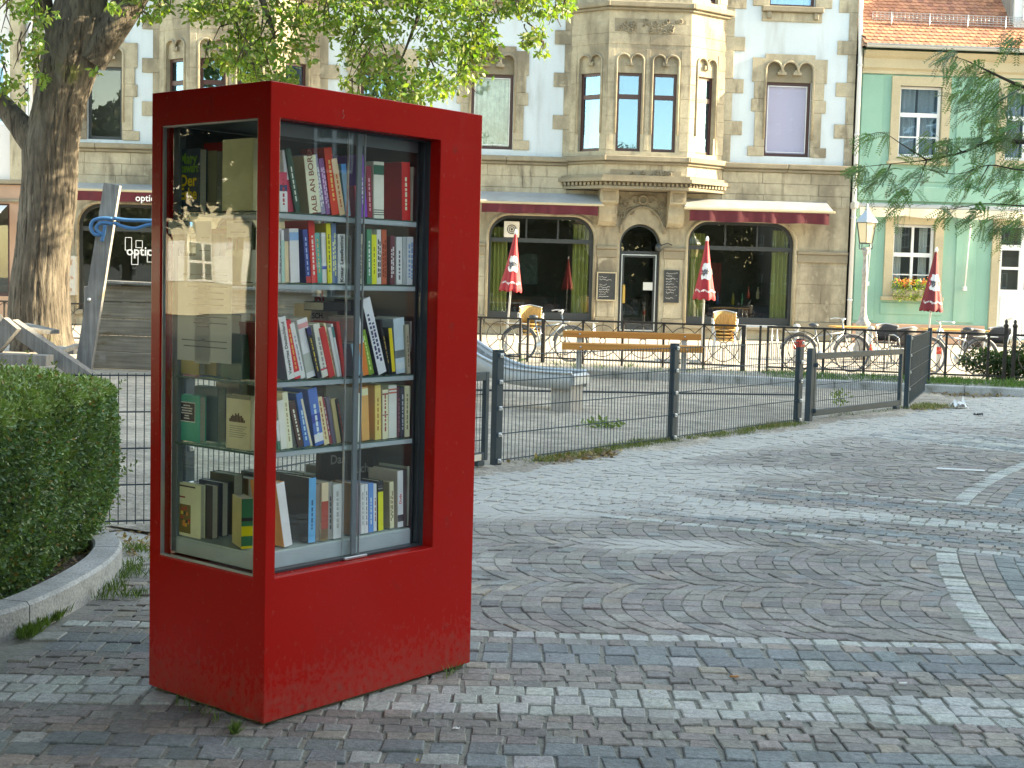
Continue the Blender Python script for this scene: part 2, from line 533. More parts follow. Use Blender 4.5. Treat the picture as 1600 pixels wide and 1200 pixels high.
def split(lo, hi, n, t): return [(lo+(hi-lo)*i/n, lo+(hi-lo)*(i+1)/n, t) for i in range(n)]
b1 = split(3.14,4.34,14,'red') + split(4.34,4.57,2,'dark') + split(4.57,4.88,4,'red') + split(4.88,5.22,3,'gran') + split(5.22,5.56,4,'red') + split(5.56,5.86,3,'dark')[0:0] + split(5.56,5.86,2,'dark') + [(5.86,5.96,'red'),(5.96,6.06,'gran')]
rows('B1', Vector((0,0)), Vector((1,0)), Vector((0,1)), b1, -4.2, 4.2, (.078,.128))
rows('P', Vector((0,0)), Vector((1,0)), Vector((0,1)), split(6.06,12.5,64,'red'), -5, -.8, (.09,.13))
half = [(.17,.34,'r'),]
b2 = split(-.17,.17,3,'gran')
for s in (-1, 1):
    seq = split(.17,.50,4,'red') + split(.50,.80,3,'dark')[0:2] + split(.70,.91,2,'red') + [(.91,1.01,'gran')]
    b2 += [(lo, hi, t) if s > 0 else (-hi, -lo, t) for lo, hi, t in seq]
rows('B2', B2o, B2t, B2n, b2, -4, 8, (.085,.118))
rows('B3', FA, FD, Vector((FD.y, -FD.x)), split(.0,.36,4,'red') + split(.36,.58,2,'dark') + [(.58,.68,'red'),(.68,.78,'gran')], -6, 13, (.09,.12))
rows('B4', B4o, B4t, B4n, [(-.62,-.52,'gran')] + split(-.52,-.12,4,'dark') + split(-.12,.12,2,'gran') + split(.12,.52,4,'dark') + [(.52,.62,'gran')], -3, 8, (.09,.12))
rows('Q', B4o, B4t, B4n, split(.62,8,70,'red'), -7, 10, (.1,.13))
# the ring
r = RR
ring = [(RR-.13, RR, 'gran')] + split(RR-.33, RR-.13, 2, 'red') + split(RR-.56, RR-.33, 2, 'dark') + split(RR-.95, RR-.56, 4, 'red')
ring += split(RR-1.2, RR-.95, 2, 'gran') + split(RR-5, RR-1.2, 36, 'red')
for lo, hi, t in ring:
    a = radians(80)
    while a < radians(200):
        w = (rng.uniform(.05,.075) if t == 'gran' else rng.uniform(.085,.12)*(1.2 if t == 'dark' else 1))/hi
        q = [RC + Vector((cos(an), sin(an)))*(rd + rng.uniform(-.003,.003)) for an, rd in ((a,lo),(a+w,lo),(a+w,hi),(a,hi))]
        put([(v.x, v.y) for v in q], t, 'R')
        a += w
# segmental arcs in the two panels: lanes of arcs that open to the right
lane = 1.04; Rarc = .80
for li in range(-1, 12):
    yc = 6.06 + lane*(li+.5)
    k = 0
    x = -1.6 + (li % 2)*.05
    while x < 8:
        n = 9
        aoff = rng.uniform(-.004, .004)
        for i in range(n):
            t0 = -lane/2 + lane*i/n; t1 = -lane/2 + lane*(i+1)/n
            f = lambda t: -sqrt(max(0, Rarc**2 - t*t)) + Rarc
            j = lambda: rng.uniform(-.007, .007)
            put([(x+f(t0)+j(), yc+t0+j()), (x+.098+f(t0)+j(), yc+t0+j()), (x+.098+f(t1)+j(), yc+t1+j()), (x+f(t1)+j(), yc+t1+j())], 'red', 'F')
        x += .098
def proj(x, y, z=0):
    d = Vector((x, y, z - EYE))
    w = d.dot(FWD)
    return (800 + FOC*d.dot(RIGHT)/w, 600 - FOC*d.dot(UP)/w, w) if w > .1 else (-9999, -9999, w)
def stone_mesh(corners, z, off=(0, 0)):
    cx = sum(c[0] for c in corners)/4; cy = sum(c[1] for c in corners)/4
    tx, ty = rng.gauss(0, .018), rng.gauss(0, .018)
    vs = []
    for k, dz in ((.87, 0), (.945, -.004), (.965, -.06)):
        for x, y in corners:
            X = cx + (x-cx)*k; Y = cy + (y-cy)*k
            vs.append((X-off[0], Y-off[1], z + dz + (X-cx)*tx + (Y-cy)*ty))
    fs = [(0,1,2,3)]
    for l in (0, 4):
        for i in range(4): fs.append((l+i, l+4+i, l+4+(i+1)%4, l+(i+1)%4))
    return vs, fs
def paint(me, cols, dusts=None, name='Col'):
    at_ = me.attributes.new('Col', 'FLOAT_COLOR', 'POINT')
    arr = np.ones((len(cols), 4), dtype=np.float32); arr[:, :3] = cols
    at_.data.foreach_set('color', arr.ravel())
    if dusts is not None:
        d = me.attributes.new('Dust', 'FLOAT', 'POINT')
        d.data.foreach_set('value', np.array(dusts, dtype=np.float32))
score = []
BU = Vector((sin(.69), cos(.69))); BV = Vector((-cos(.69), sin(.69))); BO = Vector((-.8259, 4.6576))
for i, (c, t, cx, cy) in enumerate(STONES):
    px, py, w = proj(cx, cy)
    q = Vector((cx, cy)) - BO
    under = -.02 < q.dot(BU) < 1.1 and -.02 < q.dot(BV) < .68
    vis = 0 < px < 1600 and py < 1198 and not under
    if vis and px < 745 and px > 235 and py < 1000: vis = False
    score.append(-1/cy if vis else 0)
order = sorted(range(len(STONES)), key=lambda i: score[i])
single = set(i for i in order[:300] if score[i] < 0)
vs, fs, cl, du = [], [], [], []
for i, (c, t, cx, cy) in enumerate(STONES):
    z = rng.gauss(0, .0025)
    colr = tuple(min(.55, v*k_) for v, k_ in zip(stone_colour(t), (.87, .83, .79)))
    if i in single:
        v, f = stone_mesh(c, z, (cx, cy))
        me = bpy.data.meshes.new('cobblestone')
        me.from_pydata(v, [], f); me.materials.append(M['sett'])
        paint(me, [colr]*len(v), [dust(cx, cy)]*len(v))
        o = bpy.data.objects.new('cobblestone', me); C.objects.link(o)
        o.parent = PL; o.location = (cx, cy, 0)
    else:
        v, f = stone_mesh(c, z)
        o = len(vs)
        vs += v; fs += [tuple(k+o for k in q) for q in f]
        cl += [colr]*len(v); du += [dust(cx, cy)]*len(v)
me = bpy.data.meshes.new('cobblestones')
me.from_pydata(vs, [], fs); me.materials.append(M['sett']); paint(me, cl, du)
o = bpy.data.objects.new('cobblestones', me); C.objects.link(o); o.parent = PL
prop(o, kind='stuff')
# joint bed: same dust logic on a fine grid
gx, gy = 90, 110
vs, fs, du = [], [], []
for j in range(gy+1):
    for i in range(gx+1):
        x, y = -4 + 15*i/gx, 2.6 + 18.6*j/gy
        vs.append((x, y, -.0075)); du.append(dust(x, y))
for j in range(gy):
    for i in range(gx):
        a = j*(gx+1)+i
        mx, my = -4 + 15*(i+.5)/gx, 2.6 + 18.6*(j+.5)/gy
        if fdist(mx, my) > -.1 and my < bedY(mx): fs.append((a, a+1, a+gx+2, a+gx+1))
me = bpy.data.meshes.new('joint_filling'); me.from_pydata(vs, [], fs); me.materials.append(M['sett'])
paint(me, [(.2,.19,.16)]*len(vs), du)
o = bpy.data.objects.new('joint_filling', me); C.objects.link(o); o.parent = PL
# drifted sand strip along the foot of the mesh fence
b = MB()
pts = [(-2.25,8.2),(-1.2,9.9),(-.1,11.5),(1.6,13.62),(3.3,15.75),(5.1,17.95),(6.0,19.3)]
for i in range(len(pts)-1):
    p, q = Vector(pts[i]), Vector(pts[i+1])
    n = (q-p).normalized(); n = Vector((n.y, -n.x))
    k = 14
    for s in range(k):
        u, v = p.lerp(q, s/k), p.lerp(q, (s+1)/k)
        w1 = .26 + .12*sin(7*(i+s/k)) + .06*sin(23*(i+s/k)); w2 = .26 + .12*sin(7*(i+(s+1)/k)) + .06*sin(23*(i+(s+1)/k))
        A = [u - n*.25, u + n*w1*.5, u + n*w1, v - n*.25, v + n*w2*.5, v + n*w2]
        zz = [.012, .012, -.006]*2
        b.add([(a.x, a.y, zz[m_]) for m_, a in enumerate(A)], [(0,1,4,3),(1,2,5,4)], True)
prop(b.build('sand_drift', M['sand']), kind='stuff')

# raised bed with a stone edge in front of the iron railing
b = MB()
bx = [(-16, bedY(-16)), (22, bedY(22)), (22, bedY(22)+2.3), (-16, bedY(-16)+2.3)]
b.add([(x, y, -.05) for x, y in bx] + [(x, y, .10) for x, y in bx], [(4,5,6,7),(0,1,5,4),(1,2,6,5),(2,3,7,6),(3,0,4,7)])
prop(b.build('raised_bed', M['bed']), kind='structure')
ke = prop(MB().box((-.01,-.01,-.01),(.01,.01,.01)).build('kerb', M['granite_kerb']), kind='structure')
ke.location = (-16.2, bedY(-16.2), .0)
x = -16.0
kd = Vector((1, -.3, 0)).normalized()
while x < 21:
    L = rng.uniform(.95, 1.05)
    b = MB().cbox((0.004, -.13, -.05), (L-.004, .0, .125 + rng.uniform(-.004,.004)), .012)
    o = b.build('kerb_stone', M['granite_kerb'], ke)
    o.matrix_local = Matrix.Translation(Vector((x, bedY(x) - .0, 0)) - ke.location) @ Matrix.Rotation(atan2(kd.y, kd.x), 4, 'Z')
    x += L*kd.x

# planter kerb (curved) and its soil
pk = [(-3.3,4.6),(-2.75,4.9),(-2.36,5.28),(-2.12,5.62),(-2.02,5.95),(-1.975,6.3),(-1.96,6.65),(-1.985,6.98),(-2.06,7.28),(-2.22,7.55),(-2.5,7.78),(-3.0,7.98),(-4.2,8.2)]
def smooth_path(p, n=5):
    out = []
    P = [Vector(a) for a in p]
    for i in range(len(P)-1):
        a, b_, c, d = P[max(i-1,0)], P[i], P[i+1], P[min(i+2,len(P)-1)]
        for k in range(n):
            t = k/n
            out.append(.5*((2*b_) + (c-a)*t + (2*a-5*b_+4*c-d)*t*t + (3*b_-a-3*c+d)*t**3))
    out.append(P[-1]); return out
PK = smooth_path(pk, 6)
planter = prop(MB().add([(v.x, v.y, .055) for v in PK] + [(-5,8.2,.055),(-5,4.4,.055)], [tuple(range(len(PK)+2))]).build('planter_soil', M['soil']), kind='structure')
pke = thing('planter_kerb', 'curved pale granite kerb around the foot of the hedge', 'kerb', (PK[0].x, PK[0].y, 0))
cuts = [0, 22, 44, 52, len(PK)-1]
for a, c in zip(cuts[:-1], cuts[1:]):
    b = MB()
    ring_ = []
    seg = PK[a:c+1]
    for i, p in enumerate(seg):
        k = a+i
        t = (PK[min(k+1,len(PK)-1)] - PK[max(k-1,0)]).normalized()
        n = Vector((t.y, -t.x))
        if i == 0: p = p + t*.004
        if i == len(seg)-1: p = p - t*.004
        prof = [(0,-.05),(0.0,.115),(-.014,.131),(-.135,.131),(-.147,.12),(-.147,-.05)]
        for d, z in prof:
            ring_.append((p.x + n.x*d - PK[0].x, p.y + n.y*d - PK[0].y, z))
    n6 = 6; fs = []
    for i in range(len(seg)-1):
        for j in range(5): fs.append((i*n6+j, i*n6+j+1, (i+1)*n6+j+1, (i+1)*n6+j))
    fs.append(tuple(range(6))); fs.append(tuple(range((len(seg)-1)*6, len(seg)*6)))
    b.add(ring_, fs, False)
    b.build('kerb_stone', M['granite_kerb'], pke)
# ------------------------------------------------------------------ the red bookcase
def hexc(h, k=1.0):
    r = [int(h[i:i+2], 16)/255 for i in (0, 2, 4)]
    return tuple(k*((c/12.92) if c <= .04045 else ((c+.055)/1.055)**2.4) for c in r)
CW, CD, CH = 1.0766, .6546, 2.2
CASE_M = Matrix.Translation((BO.x, BO.y, 0)) @ Matrix.Rotation(pi/2 - .69, 4, 'Z')
CASE_I = CASE_M.inverted()
def front(px, py, v):                           # (u, z) on an upright plane v metres behind the case's front
    d = CASE_I.to_3x3() @ ray(px, py); c = CASE_I @ Vector((0, 0, EYE))
    q = c + d*((v - c.y)/d.y); return q.x, q.z
def leftp(px, py, u):
    d = CASE_I.to_3x3() @ ray(px, py); c = CASE_I @ Vector((0, 0, EYE))
    q = c + d*((u - c.x)/d.x); return q.y, q.z
case = thing('bookcase', 'tall red street bookcase with glass doors standing on the cobbles', 'bookcase', (BO.x, BO.y, 0), pi/2 - .69)
Z0, ZA, ZB = .014, .515, 2.08
FU0, FU1, LV0, LV1 = .044, .838, .067, .598
def red_material():
    mt = M['red']; nt = mt.node_tree
    b = [n for n in nt.nodes if n.type == 'BSDF_PRINCIPLED'][0]
    src = b.inputs['Base Color'].links[0].from_socket
    pos = nt.nodes.new('ShaderNodeTexCoord').outputs['Object']
    sp = nt.nodes.new('ShaderNodeSeparateXYZ'); nt.links.new(pos, sp.inputs[0])
    hgt = _ramp(nt, sp.outputs['Z'], .0, .34, .26, 0)              # splashed dirt on the plinth, thinning out upwards
    nz = _noise(nt, pos, 40, 9, .68, (1, 1, .8))
    ad = nt.nodes.new('ShaderNodeMath'); ad.operation = 'ADD'
    nt.links.new(hgt, ad.inputs[0]); nt.links.new(nz, ad.inputs[1])
    f = _ramp(nt, ad.outputs[0], .54, 1.0, 0, .42)
    nt.links.new(_mix(nt, f, src, (.20, .135, .105)), b.inputs['Base Color'])
    nt.links.new(_ramp(nt, ad.outputs[0], .6, .9, .26, .6), b.inputs['Roughness'])
    nt.links.new(_ramp(nt, ad.outputs[0], .55, .8, .12, .0), b.inputs['Coat Weight'])
red_material()
def shell():
    b = MB()
    def face(outer, hole, fn, depth, flip):
        tri = tessellate_polygon([[Vector((*p, 0)) for p in outer]] + ([[Vector((*p, 0)) for p in hole]] if hole else []))
        flat = outer + (hole or [])
        b.add([fn(p[0], p[1], 0) for p in flat], [tuple(t) for t in tri])
        if hole:
            vs = [fn(p[0], p[1], 0) for p in hole] + [fn(p[0], p[1], depth) for p in hole]
            b.add(vs, [(i, (i+1)%4, 4+(i+1)%4, 4+i) for i in range(4)])
    R_ = lambda a0, a1, z0, z1: [(a0,z0),(a1,z0),(a1,z1),(a0,z1)]
    face(R_(0,CW,Z0,CH), R_(FU0,FU1,ZA,ZB), lambda a,z,d: (a, d, z), .10, 0)
    face(R_(0,CW,Z0,CH), R_(FU0,FU1,ZA,ZB), lambda a,z,d: (a, CD-d, z), .07, 0)
    face(R_(0,CD,Z0,CH), R_(LV0,LV1,ZA,ZB), lambda a,z,d: (d, a, z), .044, 0)
    face(R_(0,CD,Z0,CH), None, lambda a,z,d: (CW, a, z), 0, 0)
    b.add([(0,0,CH),(CW,0,CH),(CW,CD,CH),(0,CD,CH)], [(0,1,2,3)])
    b.add([(0,0,Z0),(CW,0,Z0),(CW,CD,Z0),(0,CD,Z0)], [(3,2,1,0)])
    import bmesh
    o = b.build('body', M['red'], case)
    q = bmesh.new(); q.from_mesh(o.data)
    bmesh.ops.remove_doubles(q, verts=q.verts, dist=1e-5)
    bmesh.ops.dissolve_limit(q, angle_limit=.01, verts=q.verts, edges=q.edges)
    bmesh.ops.recalc_face_normals(q, faces=q.faces)
    q.to_mesh(o.data); q.free()
    md = o.modifiers.new('bevel', 'BEVEL'); md.width = .0035; md.segments = 3; md.limit_method = 'ANGLE'; md.angle_limit = radians(50)
    return o
shell()
MB().box((.02,.02,0),(CW-.02,CD-.02,Z0+.002)).build('plinth', mat('plinth_board', (.13,.11,.06), .9, var=((20,.3),)), case)
MB().box((.046,.05,ZB+.002),(.82,CD-.05,ZB+.03)).build('ceiling_panel', M['case_in'], case)
# inner lining: right wall, ceiling fascia behind the opening, corner profiles, floor tray
MB().box((.818,.102,ZA+.01),(.834,CD-.072,ZB)).build('inner_wall', M['dark_steel'], case)
MB().box((.05,.10,2.035),(.818,.112,2.079)).build('fascia', M['case_in'], case)
MB().box((.05,CD-.09,2.0),(.818,CD-.078,2.079)).build('fascia', M['case_in'], case)
for u, v in ((.05,.558),(.052,.078),(.79,.566)):
    MB().cbox((u,v,ZA+.01),(u+.028,v+(.036 if u == .05 else .028),2.079),.003).build('corner_profile', M['steel'] if u > .5 else M['case_in'], case)
tray = MB().cbox((.05,.098,.522),(.815,CD-.075,.578),.002).build('floor_tray', M['steel'], case)
MB().box((.052,.1,.5785),(.812,CD-.08,.583)).build('glass_plate', mat('tray_glass', (.55,.66,.63), .15), tray)
MB().box((.05,.098,.520),(.815,.0975,.5215)).build('rail', M['dark_steel'], tray)
SHELF = [1.770, 1.524, 1.181, .935, .583]
for z in SHELF[:4]:
    s = MB().box((.05,.108,z-.008),(.812,CD-.082,z)).build('shelf', M['glass_shelf'], case)
    MB().cbox((.05,.094,z-.019),(.812,.1075,z-.0005),.002).build('shelf_edge', M['steel'], s)
    MB().box((.05,.0935,z-.0005),(.812,.1075,z+.0035)).build('glass_lip', M['glass_edge'], s)
    MB().box((.0465,.11,z-.0075),(.0495,CD-.09,z-.0005)).build('glass_lip', M['glass_edge'], s)
# panes
b = MB().box((.012,LV0+.004,ZA+.004),(.018,LV1-.004,ZB-.004))
sp_ = b.build('side_pane', M['glass_side'], case)
b = MB()
for a, c in (((.006,LV0+.0005,ZA+.0005),(.020,LV0+.006,ZB-.0005)),((.006,LV1-.006,ZA+.0005),(.020,LV1-.0005,ZB-.0005)),((.006,LV0+.006,ZA+.0005),(.020,LV1-.006,ZA+.006)),((.006,LV0+.006,ZB-.006),(.020,LV1-.006,ZB-.0005))):
    b.box(a, c)
b.build('pane_seal', M['alu'], sp_)
MB().box((FU0+.002,CD-.06,ZA+.002),(FU1-.002,CD-.054,ZB-.002)).build('back_pane', M['glass'], case)
d1 = MB().box((FU0+.002,.060,ZA+.012),(.497,.0655,ZB-.006)).build('sliding_door', M['glass'], case)
MB().cbox((.470,.068,ZA+.012),(.494,.0795,ZB-.006),.002).build('door_profile', M['case_in'], d1)
MB().box((.4985,.0585,ZA+.012),(.5005,.067,ZB-.006)).build('glass_edge', M['alu'], d1)
d2 = MB().box((.440,.082,ZA+.012),(FU1-.012,.0875,ZB-.006)).build('sliding_door', M['glass'], case)
MB().box((.4365,.0805,ZA+.012),(.4395,.089,ZB-.006)).build('glass_edge', M['alu'], d2)
MB().box((FU1-.012,.076,ZA+.012),(FU1-.003,.094,ZB-.006)).build('door_profile', M['dark_steel'], d2)
MB().box((FU0+.002,.056,ZA+.001),(FU1-.002,.096,ZA+.009)).build('door_track', M['dark_steel'], case)
MB().box((FU1-.0035,.052,ZA+.001),(FU1-.001,.0985,ZB-.001)).build('jamb_seal', M['dark_steel'], case)
MB().cbox((.415,.044,ZA+.0015),(.53,.0555,ZA+.012),.002).build('track_stop', M['alu'], case)
MB().box((FU0+.002,.056,ZB-.005),(FU1-.002,.096,ZB-.0005)).build('door_track', M['dark_steel'], case)
# a faint scratched mark on each red face
b = MB().tube([(.33,-.0004,2.138),(.325,-.0004,2.128),(.334,-.0004,2.120),(.328,-.0004,2.108),(.32,-.0004,2.112)], .0012, 4)
b.build('scratch_mark', mat('scratch', (.5,.22,.18), .7), case)
b = MB().tube([(-.0004,.325,2.165),(-.0004,.315,2.14)], .0012, 4).tube([(-.0004,.31,2.172),(-.0004,.307,2.105)], .0012, 4)
b.build('scratch_mark', M['red_dusty'], case)
# notices taped inside the side pane
def notice(px0, py0, px1, py1, n, head):
    v0, z1 = leftp(px0, py0, .03); v1, z0 = leftp(px1, py1, .03)
    v0, v1 = max(v0, v1), min(v0, v1)
    p = MB().box((.022,v1,z0),(.023,v0,z1)).build('notice', M['notice'], case)
    b = MB(); r2 = random.Random(n)
    for i in range(n):
        z = z1 - (z1-z0)*(.12 + .8*i/n)
        if r2.random() < .22: continue
        x = v1 + (v0-v1)*.08
        b.box((.0212,x + (0 if r2.random()<.7 else .02),z),(.0217,x+(v0-v1)*r2.uniform(.5,.84),z+.0035))
    b.build('print_lines', M['ink'], p, color=(.08,.08,.085))
M['notice'] = mat('notice_paper', (.62,.63,.6), .8)
notice(281,400,364,569,14,'')
notice(266,345,299,366,3,'')
notice(357,345,396,371,4,'')
notice(309,346,331,569,9,'')

# ------------------------------------------------------------------ books
SH = ['top', 'second', 'third', 'fourth', 'bottom']
def rod_lines(b, t, h, r2, y=-.0009):
    """small print running up the spine"""
    n = r2.choice((1, 1, 2)) if t > .016 else 1
    for k in range(n):
        x = (k - (n-1)/2)*t*.36
        z = h*r2.uniform(.10, .22)
        while z < h*r2.uniform(.66, .88):
            w = r2.uniform(.006, .02)
            b.box((x-t*.12, y, z), (x+t*.12, y+.0004, z+w)); z += w + r2.uniform(.003, .007)
def make_book(desc, shelf, u, v, z, t, h, d, lean, cov, spine=None, ink=None, text=None, bands=(), yaw=0., back=False, cover_art=None, seed=0, pages=True, tsize=None, label=None):
    r2 = random.Random(seed)
    lab = label or f'{desc} on the {SH[shelf]} shelf'
    root = thing('book', lab, 'book', group=f'books on the {SH[shelf]} shelf of the red bookcase')
    L = Matrix.Translation((u, v, z)) @ Matrix.Rotation(yaw, 4, 'Z') @ Matrix.Rotation(-lean, 4, 'Y')
    if back: L = L @ Matrix.Rotation(pi, 4, 'Z')
    root.matrix_world = CASE_M @ L
    th = min(.0028, t*.16)
    cb = MB()
    cb.cbox((-t/2,0,0),(t/2,th,h),.0012).cbox((-t/2,th,0),(-t/2+th,d,h),.0008).cbox((t/2-th,th,0),(t/2,d,h),.0008)
    cb.build('cover', M['cover'], root, color=cov, recalc=False)
    if pages: MB().box((-t/2+th,th,.003),(t/2-th,d-.004,h-.003)).build('pages', M['paper'], root, recalc=False)
    if spine:
        MB().box((-t/2-.0002,-.0006,.0),(t/2+.0002,-.0001,h)).build('spine', M['cover'], root, color=spine, recalc=False)
    for z0, z1, c in bands:
        MB().box((-t/2-.0003,-.0008,h*z0),(t/2+.0003,-.0003,h*z1)).build('spine_band', M['cover'], root, color=c, recalc=False)
    if text:
        s = tsize or t*.62
        lettering('spine_title', text, s, lambda x, y: Vector((-y, -.0011, h*.5 + x)), M['ink'], root, bold=.0004, color=ink or (.02,.02,.02))
    elif ink:
        b = MB(); rod_lines(b, t, h, r2); b.build('spine_print', M['ink'], root, color=ink, recalc=False)
    if cover_art == 'lines':
        b = MB()
        for i in range(9): b.box((-t/2-.0006,d*.2,h*(.3+.05*i)),(-t/2-.0002,d*r2.uniform(.6,.85),h*(.3+.05*i)+.003))
        b.build('cover_print', M['ink'], root, color=(.45,.43,.4), recalc=False)
    return root

Z3 = lambda x, y: (420+x/4.2857, 180+y/4.2857)
Z4 = lambda x, y: (420+x/4.4429, 430+y/4.4429)
Z5 = lambda x, y: (420+x/4.6147, 660+y/4.6147)
W_, K_ = (.86,.86,.84), (.02,.022,.028)
RT = lambda h_: tuple(min(.88, v*1.42) for v in hexc(h_))
# (left, right at the foot; left, height at the top) in the close-up, then colours
ROW1 = [
 (75,125,70,380,'thin white book with a navy and red foot',W_,None,RT('9c2b34'),[(.0,.5,RT('e8e6ea')),(.52,.68,RT('2a3560')),(.68,1,RT('b83a55'))]),
 (127,178,88,228,'white book with a wide dark pink lower half',RT('d8d9e0'),None,None,[(0,.52,RT('b5364c')),(.52,1,RT('e6e7ee'))]),
 (180,212,112,220,'dark green book with a white stripe, leaning',RT('1d4438'),RT('20483c'),RT('c8d0c0'),[]),
 (272,350,232,265,'thick cream book with brown capitals at its foot',RT('b9a57c'),RT('e2d8b4'),RT('7a3f2a'),[],'HALB AN BORD'),
 (352,384,292,262,'slim grey lilac book',RT('8c86a0'),None,RT('e0d8e8'),[]),
 (386,420,332,288,'slim mauve purple book',RT('8a5a8e'),None,RT('d8b0d8'),[]),
 (422,472,366,214,'tall red book rising over its neighbours, gold print',RT('a81e1c'),RT('d8351f'),RT('f0b060'),[]),
 (474,512,416,290,'orange and peach book',RT('d98a52'),RT('e8a878'),RT('b8501c'),[(0,1,RT('eab088'))]),
 (516,548,482,325,'steel blue book with a bright blue head',RT('5f8ea8'),RT('7fa6bc'),None,[(.82,1,RT('3f8fd8'))]),
 (586,612,574,470,'white and crimson sliver of a book beside the door post',RT('c04060'),None,None,[(0,.3,W_)]),
 (616,660,588,262,'violet book with white print near its head',RT('6f2a9a'),RT('8036b0'),RT('e6d0f0'),[]),
 (662,696,650,338,'maroon book with pink print',RT('8a2436'),None,RT('e0a0a8'),[]),
 (702,770,702,308,'thick cream book with a dark green title field',RT('c8c4ae'),RT('d6d3c0'),None,[(.77,.94,RT('1f5a48')),(.06,.075,K_),(.10,.115,K_),(.14,.155,K_)]),
 (893,946,890,312,'bright red book showing its wide red cover',RT('a82030'),RT('c81f22'),RT('f0d0b0'),[]),
 (950,976,950,345,'grey brown book beside the bright red one',RT('8b8274'),None,None,[]),
 (980,1008,980,352,'dark grey book at the right end',RT('5d5d58'),None,RT('b0b0a8'),[]),
]
ROW2 = [
 (64,84,64,760,'narrow white book at the left end',W_,None,RT('707880'),[]),
 (86,106,82,768,'white and sea green book',RT('cfd8d4'),None,None,[(.0,.8,RT('9cc0b4'))]),
 (110,136,106,845,'short beige book',RT('cdb994'),None,None,[]),
 (146,206,136,758,'pale lavender book with a blue picture',RT('c6c2dc'),RT('d2cfe2'),None,[(.78,.93,RT('7fa8d0'))]),
 (252,282,226,765,'dark blue book with a red foot',RT('22346e'),RT('2a3f80'),RT('98a8d8'),[(0,.12,RT('b83a3a'))]),
 (286,326,262,705,'tall red book with pale print',RT('a8181e'),RT('d02a26'),RT('f0c8b8'),[]),
 (328,358,306,788,'teal book with orange print',RT('3f8a86'),RT('4f9a90'),RT('e0a858'),[]),
 (360,394,352,786,'white book with a blue ring round its spine',RT('d4d4cc'),None,None,[(.28,.34,RT('2f4fa0'))]),
 (396,424,384,724,'yellow book with a wide yellow cover',RT('c8b81e'),RT('d6c62e'),RT('50501a'),[]),
 (428,458,418,724,'slate blue book with yellow print',RT('4a6484'),RT('577296'),RT('e0d888'),[]),
 (464,514,462,795,'white book with black serif title',W_,None,None,[],'Knaur Lesefestival'),
 (576,604,576,735,'dark patchwork book with orange edges',RT('4a4038'),None,None,[(.15,.3,RT('c87830')),(.45,.55,RT('b04060')),(.7,.95,RT('c8c0a8'))]),
 (608,634,608,795,'beige book behind the door edge',RT('b8b09a'),None,RT('60584c'),[]),
 (636,656,636,760,'black green book',RT('1e3a30'),None,None,[]),
 (658,688,656,762,'mid green book with white print',RT('2f6a50'),RT('3f8062'),RT('e0e8e0'),[]),
 (691,722,689,800,'bright yellow book',RT('d8d428'),RT('e0dc34'),RT('8a8420'),[]),
 (725,754,724,765,'white book with heavy black print high up',W_,None,K_,[(.55,.72,W_)]),
 (757,790,757,766,'brick orange book',RT('b8583a'),None,RT('803020'),[]),
 (814,842,814,806,'maroon book with white lettering',RT('5a2a30'),RT('64303a'),RT('e8d8d8'),[]),
 (855,894,855,815,'clean white book with grey capitals',W_,None,RT('505058'),[]),
 (898,922,898,815,'light grey book',RT('a8acac'),None,None,[]),
 (925,974,925,814,'silvery white book with blue print',RT('bcc6cc'),RT('cdd5da'),RT('7898b8'),[]),
]
ROW3 = [
 (132,180,64,290,'large white book with its black title up the spine',RT('8c98a4'),W_,None,[],'Verwirrtes Deutschland'),
 (182,222,108,314,'red book with orange print leaning beside it',RT('b82a34'),RT('cc3038'),RT('f0a050'),[(.04,.12,RT('e8e0e0'))]),
 (224,258,142,334,'white book with faint grey title',W_,None,RT('8890a0'),[]),
 (264,336,190,305,'wide white book with a cloudy picture',RT('c8ccc8'),RT('d5d8d6'),None,[(.1,.42,RT('a8ada4')),(.85,.93,RT('d89090'))]),
 (338,366,258,364,'black and navy book with yellow print',RT('22242a'),RT('2a2c34'),RT('c8b040'),[(.85,1,RT('2a2f60'))]),
 (370,416,304,340,'off white book with a red line at its foot',RT('d0ccc0'),None,RT('8a8a88'),[(.14,.17,RT('b83040'))]),
 (418,460,344,364,'plain red book',RT('b02a2c'),RT('c03434'),None,[]),
 (462,476,378,334,'thin cream booklet',RT('d8c8a0'),None,RT('806848'),[]),
 (478,498,410,365,'thin white booklet',W_,None,None,[]),
 (500,514,430,340,'thin white and teal booklet',RT('d4dcd8'),None,None,[(.75,.95,RT('3f7a78'))]),
 (516,540,466,326,'red book half behind the door post',RT('b83434'),None,None,[]),
 (600,652,566,470,'pale blue book leaning by the door post',RT('6f98ac'),RT('86acbc'),None,[]),
 (656,694,592,290,'white and orange book leaning steeply',RT('d0d4d4'),None,None,[(.0,.55,RT('d8702c')),(.55,1,RT('e6e4e0'))]),
 (696,732,632,384,'grass green book',RT('587a20'),RT('6a8e28'),RT('b8d080'),[]),
 (760,818,640,162,'tall navy and white book leaning at the front',RT('20203e'),RT('c8cadc'),RT('2a2a56'),[]),
 (836,852,768,312,'black book with gold dots',RT('15151c'),None,RT('c0a050'),[]),
 (858,880,830,368,'black book with a bright yellow edge',RT('18181c'),RT('d0b820'),None,[(0,.06,K_)]),
 (884,958,862,298,'pale blue book with a winter tree picture',RT('98a8ac'),RT('b4c4cc'),None,[(.08,.2,RT('c4ccd0')),(.28,.42,RT('6a7070'))]),
 (962,986,948,345,'beige book with dark print',RT('a89e88'),None,RT('544c40'),[]),
 (990,1018,984,320,'grey book at the right end',RT('8a8c88'),None,None,[]),
]
